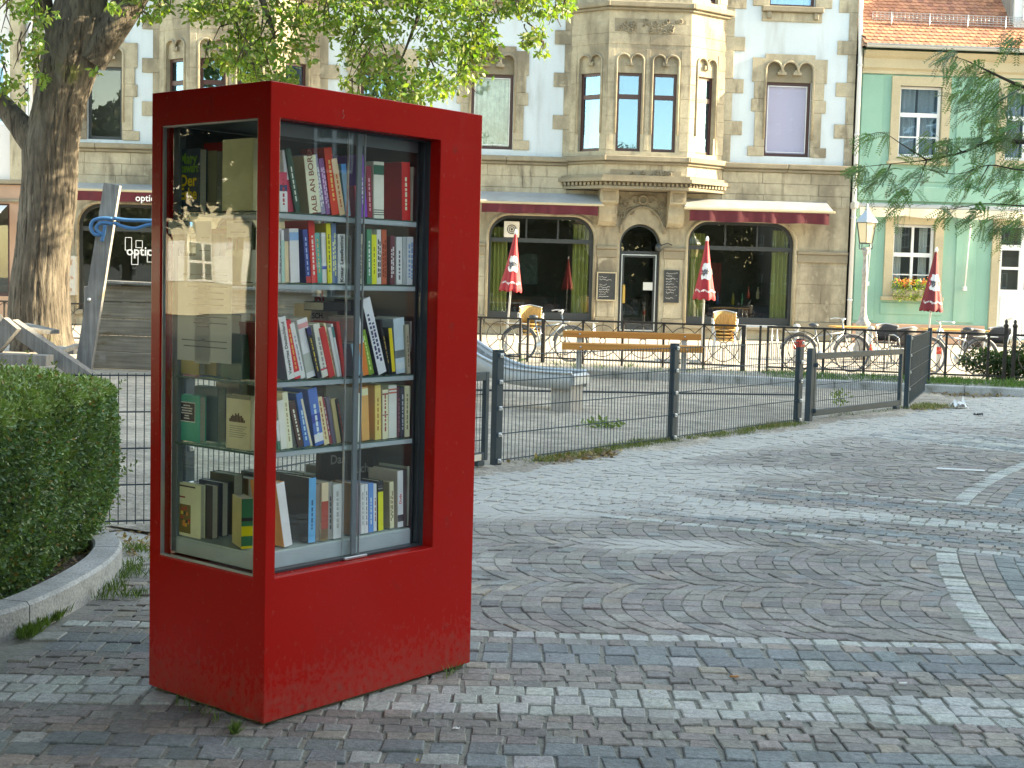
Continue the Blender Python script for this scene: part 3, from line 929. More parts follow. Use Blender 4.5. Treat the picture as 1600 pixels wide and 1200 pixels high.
ROW4 = [
 (66,84,48,1010,'green white book at the left end',RT('3f7a64'),None,None,[(.3,1,RT('d8d8d0'))]),
 (86,128,58,872,'cream white paperback with a bare spine',RT('d8d0b4'),RT('e0dac4'),None,[]),
 (130,166,92,815,'pale cream book with faint print',RT('cfc4a0'),RT('dcd2b2'),RT('988860'),[]),
 (168,202,118,880,'grey book in shadow',RT('5a5c58'),None,None,[]),
 (204,244,136,880,'dark brown book with white print',RT('3c2824'),RT('4a302a'),RT('e0d0c0'),[]),
 (246,288,186,820,'royal blue book with pale print',RT('234f8c'),RT('2c60a4'),RT('a8c8e8'),[]),
 (290,306,220,860,'thin bone coloured book',RT('c8c0a4'),None,None,[]),
 (324,384,268,788,'thick cobalt blue book with cloudy spine',RT('33589c'),RT('3f68b0'),RT('c0d0f0'),[(.06,.2,RT('dcdce4')),(.4,.55,RT('283f90'))]),
 (386,422,330,850,'peach cream book',RT('d0b080'),RT('dcc094'),RT('905838'),[]),
 (424,444,362,850,'carmine book with silver letters',RT('8e2c34'),None,RT('c8c8d0'),[]),
 (446,472,392,850,'grey mauve book',RT('5c5464'),None,None,[]),
 (474,512,428,860,'tan gold book',RT('b09a64'),RT('bca874'),None,[]),
 (514,532,466,860,'black and red speckled book by the door post',RT('2a2226'),None,RT('b05048'),[]),
 (586,612,584,782,'white book just right of the door post',W_,None,RT('c07050'),[]),
 (616,640,614,822,'narrow ivory book',RT('dcd4be'),None,None,[]),
 (648,698,636,778,'orange book with a pale title field',RT('d0843c'),RT('e09a56'),None,[(.84,.97,RT('e8d0a8'))]),
 (738,778,736,764,'amber yellow book with its wide cover showing',RT('c89a48'),RT('dcb868'),RT('a06828'),[]),
 (790,828,788,798,'cream book with dark red ornament letters',RT('d0b894'),RT('dcc8a8'),RT('8a2c2c'),[(.48,.5,RT('8a2c2c')),(.9,.93,RT('8a2c2c'))]),
 (832,886,832,764,'wide ivory book with red capitals at its head',RT('d8d2b8'),RT('e2dcc6'),None,[(.84,.87,RT('b05838')),(.9,.93,RT('b05838'))]),
 (890,916,890,775,'wine red book',RT('5a2030'),None,RT('a06070'),[]),
 (918,940,918,775,'midnight blue book with small white print',RT('25283a'),None,RT('c0c8d8'),[]),
 (944,976,944,770,'pale olive cream book',RT('c2bc94'),RT('cec8a4'),RT('6a6848'),[]),
 (980,1016,980,770,'beige book at the right end',RT('a8a08a'),None,None,[]),
]
ROW5 = [
 (112,170,50,440,'white book with an orange cover leaning at the left end',RT('d88a3c'),RT('dedee0'),None,[]),
 (284,334,286,404,'large black book with a sky blue spine',RT('1d2126'),RT('4f9cc8'),RT('205070'),[]),
 (338,374,336,450,'dull brown book',RT('7c7064'),None,None,[]),
 (377,424,377,440,'cream book with a brick red lower half',RT('c4b090'),RT('cdb998'),None,[(.03,.68,RT('a03c2c')),(.0,.2,RT('8a7848'))]),
 (427,462,425,432,'black and white speckled book',RT('7c7872'),RT('8a8680'),K_,[]),
 (466,526,464,450,'wide pale grey book left of the door post',RT('bcbcb4'),RT('d2d2cc'),RT('a0a098'),[]),
 (596,634,594,440,'brown orange book right of the door post',RT('9a6a3c'),RT('b07c48'),RT('5a3820'),[]),
 (637,662,636,440,'dusty mauve book',RT('8a7480'),None,None,[]),
 (666,692,664,452,'white book with grey print, first of a pair',W_,None,RT('909090'),[]),
 (694,718,692,448,'ivory book with small print, beside the blue one',RT('e0dcd0'),None,RT('707070'),[]),
 (721,754,719,440,'cornflower blue book',RT('3f74b4'),RT('4f86c4'),RT('c0d4ec'),[]),
 (757,780,755,446,'white book between the blue and the yellow one',RT('dcd8ce'),None,RT('a05040'),[]),
 (790,825,788,424,'yellow book with a black head and white letters',RT('24221c'),RT('d8cc28'),None,[(.78,1,K_),(.88,.91,W_),(.83,.86,W_)]),
 (874,902,870,430,'cream book with a tan cover',RT('a8966c'),RT('d4c8a4'),RT('807050'),[]),
 (930,968,928,352,'white book with red letters and a taupe cover',RT('b4a898'),RT('dcdadc'),RT('b83040'),[(.1,.22,RT('403840'))],'Duda'),
 (972,996,972,340,'charcoal book',RT('4a4a4c'),None,None,[]),
 (1000,1046,1000,318,'grey green book at the right end',RT('8c9284'),RT('989e90'),None,[]),
]
seed = 0
for si, (rows_, Zf, yfoot) in enumerate(((ROW1,Z3,(660,690)),(ROW2,Z3,(1120,1135)),(ROW3,Z4,(735,690)),(ROW4,Z4,(1195,1130)),(ROW5,Z5,(870,755)))):
    for e in rows_:
        xl, xr, xt, yt, desc, cov, spn, ink, bands = e[:9]
        text = e[9] if len(e) > 9 else None
        seed += 1; r2 = random.Random(seed)
        v = .108 + r2.uniform(0, .014)
        yf = yfoot[0] + (yfoot[1]-yfoot[0])*xl/1020
        u0, z0 = front(*Zf(xl, yf), v); u1, _ = front(*Zf(xr, yf), v)
        ut, zt = front(*Zf(xt, yt), v)
        zs = SHELF[si] + .0045
        hgt = max(.08, zt - zs)
        lean = atan2(u0 - ut, hgt)
        if abs(lean) < .02: lean = 0
        t = (u1-u0)*cos(lean)*1.0
        H = hgt/cos(lean)
        # tilted on its lower corner
        lift = abs(sin(lean))*t/2
        make_book(desc, si, (u0+u1)/2, v, zs + lift*0 + .0005 + lift, t, H - lift, r2.uniform(.12, .165) if H > .2 else r2.uniform(.105, .13), lean, cov, spn, ink, text, bands, seed=seed)

# covers turned towards the side pane
def side_book(px0, py0, px1, py1, shelf, u, t, desc, cov, spine=None, lean_v=0, yaw=0., art=None, back=False):
    cov = tuple(min(.85, v*1.35) for v in cov)
    v0, z1 = leftp(px0, py0, u); v1, z0 = leftp(px1, py1, u)
    lo, hi = min(v0, v1), max(v0, v1)
    zs = SHELF[shelf] + .0046
    h = z1 - zs
    root = make_book(desc, shelf, u + t/2, hi if back else lo, zs, t, h, hi-lo, 0, cov, spine, yaw=yaw, back=back, seed=hash(desc) % 999 if False else int(px0*7))
    return root, lo, hi, zs, h
def on_side(root, lo, hi, h, back, t):
    """maps cover coordinates (0..1 from the left as seen through the side pane, 0..1 up) to the book's own frame"""
    s = -1 if not back else 1
    d = hi - lo
    def f(a, z):
        vv = (1-a)*d                     # distance from the near (front) end
        y = vv if not back else d - vv
        return Vector((s*(t/2 + .0008), y, z*h))
    return f
r, lo, hi, zs, h = side_book(272.5,234,311.7,329,0,.062,.034,'dark blue novel with green and yellow title facing the side pane',RT('12283a'),back=True)
f = on_side(r, lo, hi, h, True, .034)
d_ = hi - lo
for body, sz, zc, colr, sx in (('Mary',.052,.84,RT('5a8a2c'),1.0),('Stewart',.045,.69,RT('5a8a2c'),.86),('Der',.058,.49,RT('d8b424'),1.1),('Erbe',.058,.28,RT('d8b424'),1.0)):
    lettering('cover_title', body, sz, lambda x, y, zc=zc: f(.56 + x/d_, zc + y/h), M['ink'], r, bold=.0016, sx=sx*.92, color=colr)
r, lo, hi, zs, h = side_book(347.8,218.5,394.5,329,0,.056,.03,'big blank cream book facing the side pane',RT('b5ae8a'))
side_book(322,236,338,329,0,.10,.03,'grey spined old book in the back row',RT('6c6a58'),back=True)
r, lo, hi, zs, h = side_book(277.7,615.5,311.7,697.8,3,.066,.03,'teal paperback with a black title field facing the side pane',RT('1f8a78'),back=True)
f = on_side(r, lo, hi, h, True, .03)
def patch(root, f, a0, a1, z0, z1, color, name='title_field', k=0):
    b = MB(); q = [f(a0,z0), f(a1,z0), f(a1,z1), f(a0,z1)]
    off = Vector((q[0].x*.01*(1+k), 0, 0))
    b.add([p + off for p in q], [(0,1,2,3)]); return b.build(name, M['cover'], root, recalc=False, color=color)
patch(r, f, .06, .80, .42, .85, RT('d8dcd8')); patch(r, f, .08, .78, .44, .83, RT('16181a'), k=1)
for i, w in enumerate((.3,.5,.45,.5,.2,.25)): patch(r, f, .43-w/2, .43+w/2, .76-.055*i, .785-.055*i, RT('d8dcd8'), 'print_line', 3)
r, lo, hi, zs, h = side_book(353.7,615.5,391.5,711.8,3,.056,.028,'cream book with an engraved cover picture facing the side pane',RT('b0aa90'))
f = on_side(r, lo, hi, h, False, .028)
patch(r, f, .02, .98, .93, 1, RT('7c7c6c')); 
for i in range(11):
    a = .14 + .058*i; hh = (.06,.1,.13,.11,.16,.14,.17,.12,.13,.09,.05)[i]
    patch(r, f, a, a+.05, .5, .5+hh, RT('4a2f22'), 'picture', 1+(i%2))
for i in range(6): patch(r, f, .15, .85-.08*(i%3), .42-.04*i, .43-.04*i, RT('80806c'), 'print_line', 2)
r, lo, hi, zs, h = side_book(274,752,313,846,4,.062,.022,'white book with flowers on its cover facing the side pane',RT('b8b494'),back=True)
f = on_side(r, lo, hi, h, True, .022)
patch(r, f, .12, .62, .06, .60, RT('6c5c2c'), 'picture')
for i in range(16):
    a, z = rng.uniform(.14,.52), rng.uniform(.1,.52)
    patch(r, f, a, a+.1, z, z+.06, [RT('a83828'),RT('c8b040'),RT('2f3a20'),RT('c87838')][i%4], 'picture', 2+i)
for z, w in ((.93,.7),(.72,.3)): patch(r, f, .1, .1+w, z, z+.03, RT('8a2c28') if w < .5 else RT('40382c'), 'print_line', 2)
side_book(313,756,331,846,4,.088,.03,'dark backed book behind the flower cover',RT('3a3438'),back=True)
v0, z1 = leftp(341,769.5,.09); v1, _ = leftp(388,865,.075)
make_book('cream book with green leather spine turned half sideways',4,.072,v1+.005,SHELF[4]+.005,.04,z1-SHELF[4]-.004,.125,0,RT('b4aa78'),RT('1f6a48'),None,None,[(.25,.45,RT('d0c020')),(.55,.62,K_),(.0,.05,RT('d0c020'))],yaw=-.42,seed=901)
side_book(279,556,311,590,2,.064,.03,'low picture book with yellow flowers in the back row',RT('8a7c40'),back=True)
side_book(345,520,378,596,2,.060,.036,'green marbled book facing the side pane',RT('2a4a38'))
make_book('red and black book beside the marbled one',2,.118,.110,SHELF[2]+.005,.03,.205,.14,.12,RT('6e2424'),None,RT('201414'),seed=911)
side_book(318,520,338,590,2,.10,.05,'tan old book in the back row',RT('8c7c58'),back=True)
side_book(268,395,302,440,1,.060,.03,'olive grey book in the back row',RT('5c5c48'),back=True)
side_book(352,390,392,444,1,.056,.025,'pale grey book facing the side pane',RT('9c9c8c'))
# back rows: spines to the rear pane, their fore edges show above and between the front books
BACK = {
 0: [(.17,.03,.255,'8a1f2a','crimson'),(.215,.04,.25,'7a1822','dark cherry'),(.30,.03,.19,'4a5a6a','slate'),(.36,.045,.2,'6a4a38','chestnut'),(.47,.03,.21,'38304a','plum'),(.53,.03,.19,'9a9078','sand'),(.68,.028,.18,'8a8472','putty')],
 1: [(.14,.035,.17,'5a6a72','blue grey'),(.19,.03,.19,'8a2a2a','rust red'),(.26,.05,.2,'8a8a2a','mustard'),(.33,.035,.2,'3a4a5a','ink blue'),(.44,.04,.17,'5a4a3a','umber'),(.55,.03,.19,'4a5a4a','moss'),(.63,.04,.18,'6a5a4a','hazel'),(.71,.04,.17,'7a7468','stone grey')],
 2: [(.155,.028,.285,'3f74b4','sky blue'),(.20,.05,.22,'48525a','graphite'),(.40,.04,.22,'b49a92','dusty pink'),(.52,.04,.2,'5a5a5a','ash'),(.62,.035,.26,'c8b48a','straw'),(.72,.03,.25,'b8a484','oatmeal')],
 3: [(.14,.04,.2,'5a6a72','smoke blue'),(.24,.04,.21,'6a6a5a','khaki'),(.33,.05,.2,'4a3f3a','coffee'),(.43,.05,.2,'9a9480','limestone'),(.56,.05,.19,'7a6a5a','fawn'),(.67,.06,.2,'6a5a5a','taupe')],
 4: [(.16,.03,.20,'3a3f52','indigo'),(.22,.045,.225,'4a4a3f','dark olive'),(.29,.05,.205,'7a5a2a','ochre'),(.37,.05,.215,'2f3f4a','petrol'),(.52,.05,.20,'6a5a42','bronze'),(.60,.04,.19,'b8ae98','ecru'),(.70,.05,.21,'6f6a62','pewter'),(.765,.03,.20,'8a8a82','silver grey')],
}
for si, l in BACK.items():
    for k, (u, t, h, c, nm) in enumerate(l):
        make_book(f'{nm} book standing in the back row', si, u, CD-.10, SHELF[si]+.005, t, h, .14, 0, RT(c), None, None, seed=700+si*20+k, back=True)
# a leaflet and a board standing behind the third row, a black box lying on it, a big dark book behind the fifth
def board(name, label, cat, pts, v, mt, color=None):
    uz = [front(*p, v) for p in pts]
    o = MB().plate([(a-uz[0][0], z-SHELF[2]) for a, z in uz], [], -.002, .002).build(name, mt, None, color=color)
    o.matrix_world = CASE_M @ Matrix.Translation((uz[0][0], v, SHELF[2]+.0))
    prop(o, label, cat); return o, uz
lf, uz = board('leaflet', 'white leaflet with big red letters standing behind the third shelf books', 'leaflet', [Z4(285,320),Z4(535,330),Z4(535,150),Z4(315,150)], .27, M['cover'], (.60,.56,.55))
u0, zt = front(*Z4(322,190), .27)
lettering('headline', 'BL', .062, lambda x, y: Vector((u0-uz[0][0]+.028+x, -.0032, zt-SHELF[2]-.003+y)), M['ink'], lf, bold=.003, color=RT('a02c38'))
u1, zt1 = front(*Z4(338,283), .27)
lettering('subline', 'SCH.', .028, lambda x, y: Vector((u1-uz[0][0]+x, -.0032, zt1-SHELF[2]+y)), M['ink'], lf, bold=.0008, color=K_)
u0, z0 = front(*Z4(383,250), .15); u1, z1 = front(*Z4(545,185), .15)
bk = MB().cbox((0,0,0),(u1-u0+.02,.11,z1-z0),.002).build('cover', M['cover'], None, color=RT('17181f'))
rt = thing('book', 'black book lying flat across the third shelf books', 'book', group='books on the third shelf of the red bookcase')
rt.matrix_world = CASE_M @ Matrix.Translation((u0, .15, z0)); bk.parent = rt
MB().box((-.001,.004,.004),(.0,.106,z1-z0-.004)).build('pages', M['paper'], rt)
u0, z0 = front(*Z5(375,340), .30); u1, z1 = front(*Z5(765,195), .30)
rt = thing('book', 'big dark book with a grey title standing behind the bottom shelf books', 'book', group='books on the bottom shelf of the red bookcase')
rt.matrix_world = CASE_M @ Matrix.Translation((u0, .30, SHELF[4]+.005))
hh = z1-SHELF[4]
MB().cbox((0,0,0),(u1-u0,.03,hh),.002).build('cover', M['cover'], rt, color=RT('2a201e'))
MB().box((.004,.004,hh),(u1-u0-.004,.026,hh+.0006)).build('pages', M['paper'], rt)
for body, sx_, zz in (('Das', .30, .90), ('buch', .72, .74)):
    lettering('cover_title', body, .05, lambda x, y, sx_=sx_, zz=zz: Vector(((u1-u0)*sx_+x, -.0012, hh*zz+y)), M['ink'], rt, bold=.001, color=RT('8a8884'))
# ------------------------------------------------------------------ the street front
M['stucco'] = mat('white_stucco', (.51,.585,.635), .92, var=((.7,.05),(30,.05)), stain=(((.36,.39,.40), 1.6, .48, .8, (1,1,.16)),), bump=((60,.003),))
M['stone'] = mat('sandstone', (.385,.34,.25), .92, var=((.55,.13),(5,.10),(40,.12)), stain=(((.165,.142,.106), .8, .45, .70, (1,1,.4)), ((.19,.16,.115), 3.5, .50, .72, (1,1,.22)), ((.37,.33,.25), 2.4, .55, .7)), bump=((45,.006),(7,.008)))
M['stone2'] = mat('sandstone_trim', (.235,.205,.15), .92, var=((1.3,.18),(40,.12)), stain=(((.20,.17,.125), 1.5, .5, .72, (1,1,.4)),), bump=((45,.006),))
M['win_frame'] = mat('maroon_frame', (.062,.024,.024), .4)
M['win_dark'] = mat('anthracite_frame', (.03,.036,.04), .4)
M['win_white'] = mat('white_frame', (.74,.75,.76), .45)
M['win_glass'] = glass('window_pane', (.80,.84,.85), .13, 1.3, wav=(.9,.004), gc=(.42,.68,.95))  # blue of the reflected sky is put into the gloss tint
M['shop_glass'] = glass('shop_pane', (.86,.88,.86), .02, 1.0)
M['room'] = mat('dim_room', (.13,.135,.12), .9)
M['blind'] = mat('lilac_blind', (.46,.43,.60), .8)
M['curtain'] = mat('net_curtain', (.62,.66,.68), .9)
M['curtain_reflection'] = mat('curtain_reflection_tone', (.34,.43,.42), .9, var=((1.6,.4),(7,.2)))  # mottled tone puts a tree's reflection into the cloth colour
M['curtain_green'] = mat('green_curtain', (.27,.30,.10), .85, trans=.0)
M['awning'] = mat('maroon_awning', (.085,.006,.014), .8, var=((5,.15),(60,.1)))
M['awning_top'] = mat('awning_cassette', (.27,.29,.30), .6, var=((2,.12),))
M['cream'] = mat('cream_paint', (.43,.37,.255), .85, var=((1,.08),(25,.06)), stain=(((.45,.36,.22), 1.6, .6, .8, (1,1,.4)),))
M['mint'] = mat('mint_render', (.21,.39,.318), .92, var=((.6,.07),(30,.05)), stain=(((.28,.43,.35), .9, .48, .7, (1,1,.35)),), bump=((50,.003),))
M['tile'] = mat('roof_tile', r=.85, src='attr', var=((3,.12),))
M['pink'] = mat('pink_brown_render', (.40,.26,.19), .9, var=((1,.1),))
M['offwhite'] = mat('off_white_render', (.62,.60,.60), .9, var=((1,.06),))
M['chalk'] = mat('chalk', (.75,.75,.72), 1)
M['slate'] = mat('blackboard', (.035,.038,.04), .7, var=((6,.25),))
M['brass'] = mat('brass', (.55,.38,.12), .35, .7)

def house(name, label): return thing(name, label, 'house', FO, PSI)
def S(px, py=240, d=0.): return fac(px, py, d)[0]
def Zf(px, py, d=0.): return fac(px, py, d)[1]
def pbox(name, mt, parent, s0, s1, z0, z1, d0, d1, c=.01, mat_=None):
    """block on the front: d1 = how far its face stands out"""
    return MB().cbox((s0, -d1, z0), (s1, -d0, z1), c).build(name, mt, parent, M=mat_, recalc=False)
def lobed(x0, x1, z0, zs, n, k=5, st=.09):
    r = (x1-x0)/n/2
    zs -= st*.8
    p = [(x0, z0), (x1, z0), (x1, zs)]
    for i in range(n):
        c = x1 - r*(2*i+1)
        for j in range(0, k*2+1):                # stilted lobe: short uprights, then a half circle
            a = pi*j/(2*k); p.append((c + r*cos(a)*(.999 if j in (0, 2*k) else 1), zs + st + r*sin(a)))
        p.append((c - r, zs))
    return p
def curtain(parent, x0, x1, z0, z1, y, mt, waves=5, amp=.03, name='curtain'):
    b = MB(); n = waves*6
    vs = []
    for i in range(n+1):
        t = i/n
        for z in (z0, z1): vs.append((x0+(x1-x0)*t, y + amp*sin(2*pi*waves*t) + .3*amp*sin(9*t+z), z))
    b.add(vs, [(2*i, 2*i+2, 2*i+3, 2*i+1) for i in range(n)], True)
    return b.build(name, mt, parent, recalc=False)
def casement(parent, x0, x1, z0, z1, y, mt, fw=.07, transom=None, mull=(), bars=(), glass_='win_glass', inner=None, mat_=None, room=.5, name='window'):
    """frame with its panes; y = front of the frame (into the wall is +)"""
    b = MB()
    b.box((x0,y,z0),(x0+fw,y+.07,z1)).box((x1-fw,y,z0),(x1,y+.07,z1)).box((x0+fw,y,z0),(x1-fw,y+.07,z0+fw*1.2)).box((x0+fw,y,z1-fw),(x1-fw,y+.07,z1))
    zt = z1
    if transom:
        b.box((x0+fw,y-.01,transom-fw*.8),(x1-fw,y+.065,transom+fw*.8)); zt = transom
    for mx in mull: b.box((mx-fw*.5,y-.005,z0+fw*1.2),(mx+fw*.5,y+.065,(zt if transom else z1-fw)))
    for a, c, zz in bars: b.box((a,y+.01,zz-.018),(c,y+.05,zz+.018))
    w = b.build(name, mt, parent, M=mat_, recalc=False)
    MB().box((x0+fw*.5,y+.03,z0+fw*.5),(x1-fw*.5,y+.036,z1-fw*.5)).build('pane', M[glass_], w, recalc=False)
    if inner: MB().box((x0+fw,y+.045,z0+.02),(x1-fw,y+.05,z1-.02)).build('blind', inner, w, recalc=False)
    if room: 
        r = MB(); X0, X1, Z0_, Z1_ = x0-.1, x1+.1, z0-.1, z1+.1
        r.add([(X0,y+.071,Z0_),(X1,y+.071,Z0_),(X1,y+.071,Z1_),(X0,y+.071,Z1_),(X0,y+room,Z0_),(X1,y+room,Z0_),(X1,y+room,Z1_),(X0,y+room,Z1_)], [(4,5,6,7),(0,4,7,3),(1,2,6,5),(0,1,5,4),(3,7,6,2)])
        r.build('room', M['room'], w, recalc=False)
    return w

HS = house('sandstone_house', 'tall town house of sandstone and white stucco with two oriel bays')
sL, sR = S(52), S(1331)
SB = S(1005)                                    # axis of the right bay
SHF = S(1005) - S(370)                          # the left bay and its openings repeat at this distance
zST = 5.12                                      # top of the string course
FLO = 4.28                                      # storey height
UPW = [(136,191,103,218,'dark'),(563,628,112,226,'c'),(736,802,115,233,'tree'),(1195,1267,128,245,'blind')]
W = []
for x0, x1, y0, y1, k in UPW:
    a, zt = fac((x0+x1)/2, y0); _, zb = fac((x0+x1)/2, y1)
    W.append((S(x0,(y0+y1)/2), S(x1,(y0+y1)/2), zb, zt, k))
holes = []
for s0, s1, zb, zt, k in W:
    for f in (0, 1): holes.append(lobed(s0, s1, zb+f*FLO, zt+.32+f*FLO, 3))
# bay footprints
bayd = .82
bA, bB, bC, bD = S(887), S(946, 240, bayd), S(1074, 240, bayd), S(1130)
for off in (0, -SHF):
    holes.append(rect(bA+.25+off, bD-.25+off, 5.3, 14.0))
MB().plate(rect(sL, sR, zST-.15, 15), holes, 0, .32).build('wall', M['stucco'], HS, recalc=False)
# the mass of the house behind its front
MB().box((sL,.33,0),(sL+.3,9,15)).box((sR-.3,.33,0),(sR,9,15)).box((sL+.3,8.7,0),(sR-.3,9,15)).box((sL+.3,.33,14.7),(sR-.3,8.7,15)).box((sL+.3,.33,4.2),(sR-.3,8.7,4.6)).box((sL+.3,4,0),(sR-.3,4.2,4.2)).build('rear_walls', M['room'], HS, recalc=False)
MB().add([(sL-.2,-.5,15),(sR+.2,-.5,15),(sR+.2,9.3,15),(sL-.2,9.3,15),(sL-.2,4.4,19),(sR+.2,4.4,19)], [(0,1,5,4),(2,3,4,5),(1,2,5),(3,0,4),(3,2,1,0)]).build('roof', mat('slate_roof', (.06,.06,.07), .7), HS)
for s0, s1, zb, zt, k in W:
    for f in (0, 1):
        a, b_ = zb+f*FLO, zt+f*FLO
        cx = (s0+s1)/2; hw = (s1-s0)/2
        # tympanum behind the lobes, moulding round them
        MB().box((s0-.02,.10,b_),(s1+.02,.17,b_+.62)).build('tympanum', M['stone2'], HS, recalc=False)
        b = MB()
        pth = [(x, -.055, z) for x, z in lobed(s0-.03, s1+.03, a+.5, b_+.32, 3)[1:]] + [(s0-.03, -.055, a+.5)]
        b.tube(pth, .035, 6)
        for i in (1, 2):
            xx = s0 + (s1-s0)*i/3
            b.box((xx-.12,-.05,b_+.2),(xx+.12,.1,b_+.27)).box((xx-.07,-.04,b_+.27),(xx+.07,.1,b_+.33))
        b.build('hood_moulding', M['stone'], HS, recalc=False)
        # lintel block with the lobes cut out
        lob = lobed(s0, s1, b_+.3, b_+.32, 3)
        lob = [(s0, b_-.02)] + [(s1, b_-.02)] + lob[2:] + [(s0, b_+.32)]
        outer = [(s0-.42,b_-.02),(s0,b_-.02)] + [p for p in reversed(lob[2:])] + [(s1,b_-.02),(s1+.42,b_-.02),(s1+.42,b_+.66),(s1+.05,b_+.66),(s1+.05,b_+.78),(s0-.05,b_+.78),(s0-.05,b_+.66),(s0-.42,b_+.66)]
        out2 = []
        for p in outer:
            if not out2 or hypot(p[0]-out2[-1][0], p[1]-out2[-1][1]) > 1e-4: out2.append(p)
        MB().plate(out2, [], -.04, .1).build('lintel_stone', M['stone'], HS, recalc=False)
        H = b_-.02 - a
        for sgn in (-1, 1):
            e = cx + sgn*hw
            for z0_, z1_, w_ in ((0,.13,.48),(.13,.60,.30),(.60,.77,.42),(.77,1.0,.35)):
                x0_, x1_ = (e, e+w_) if sgn > 0 else (e-w_, e)
                pbox('jamb_stone', M['stone'], HS, x0_, x1_, a+z0_*H+.002, a+z1_*H-.002, -.1, .035 + rng.uniform(0,.012), .008)
        inner = M['blind'] if k == 'blind' and f == 0 else None
        w = casement(HS, s0, s1, a, b_, .17, M['win_frame'] if k != 'dark' else M['win_dark'], .085, inner=inner, glass_='glass' if inner else 'shop_glass' if f == 0 and k in ('dark', 'tree') else 'win_glass')
        if f == 0 and k in ('blind', 'tree'):
            bb = MB(); q = .1
            for A_, B_ in (((s0+q,.155,a+q*1.3),(s0+q+.02,.169,b_-q)),((s1-q-.02,.155,a+q*1.3),(s1-q,.169,b_-q)),((s0+q,.155,b_-q-.02),(s1-q,.169,b_-q)),((s0+q,.155,a+q*1.3),(s1-q,.169,a+q*1.3+.02))): bb.box(A_, B_)
            bb.build('white_seal', M['win_white'], w, recalc=False)
        if k == 'tree' or (f == 1):
            curtain(w, s0+.1, s1-.1, a+.1, b_-.1, .36 if f else .26, M['curtain'] if f else M['curtain_reflection'], 7, .025)
        if f == 1:
            pbox('sill', M['stone2'], HS, s0-.22, s1+.22, a-.16, a-.003, -.1, .16, .02)
            pbox('sill_apron', M['stone'], HS, s0-.2, s1+.2, a-.42, a-.165, -.1, .05, .01)
            for sg in (s0-.08, s1-.06): pbox('bracket', M['stone2'], HS, sg, sg+.14, a-.36, a-.165, .051, .13, .02)
# quoins beside the bays and at the corners
def quoins(edge, sgn, z0, z1, w=(.22,.52)):
    z = z0; k = 0
    while z < z1:
        h = .40 if k % 2 else .80
        ww = w[1] if k % 2 else w[0]
        x0_, x1_ = (edge, edge+ww) if sgn > 0 else (edge-ww, edge)
        pbox('quoin', M['stone'], HS, x0_, x1_, z+.002, min(z+h, z1)-.002, -.1, .03 + rng.uniform(0,.015), .008)
        z += h; k += 1
for off in (0, -SHF):
    quoins(bA+off+.26, -1, zST+.002, 11.5, (.42,.72)); quoins(bD+off-.26, 1, zST+.002, 11.5, (.46,.78))
quoins(sR, -1, zST+.002, 11.5, (.24,.56)); quoins(sL, 1, zST+.002, 11.5, (.3,.6))
# string course, ashlar courses below it
def span_pieces(lo, hi, step):
    n = max(1, round((hi-lo)/step)); return [(lo+(hi-lo)*i/n, lo+(hi-lo)*(i+1)/n) for i in range(n)]
spans = [(sL, bA-SHF), (bD-SHF, bA), (bD, sR)]
for lo, hi in spans:
    for a, c in span_pieces(lo, hi, 1.9):
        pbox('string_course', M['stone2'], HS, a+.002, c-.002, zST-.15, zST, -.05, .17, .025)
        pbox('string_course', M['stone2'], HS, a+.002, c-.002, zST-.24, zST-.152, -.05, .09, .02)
    MB().box((lo,.02,3.9),(hi,.3,zST-.16)).build('course_backing', M['stone'], HS, recalc=False)
    zt = zST - .243
    for r_ in range(3):
        h = .325
        x = lo - (rng.uniform(.2,.8) if r_ % 2 else 0)
        while x < hi:
            L = rng.uniform(.9, 1.5)
            a, c = max(x, lo), min(x+L, hi)
            if c - a > .15: pbox('ashlar_block', M['stone'], HS, a+.003, c-.003, zt-h+.003, zt-.003, -.03, .018 + rng.uniform(0,.012), .008)
            x += L
        zt -= h
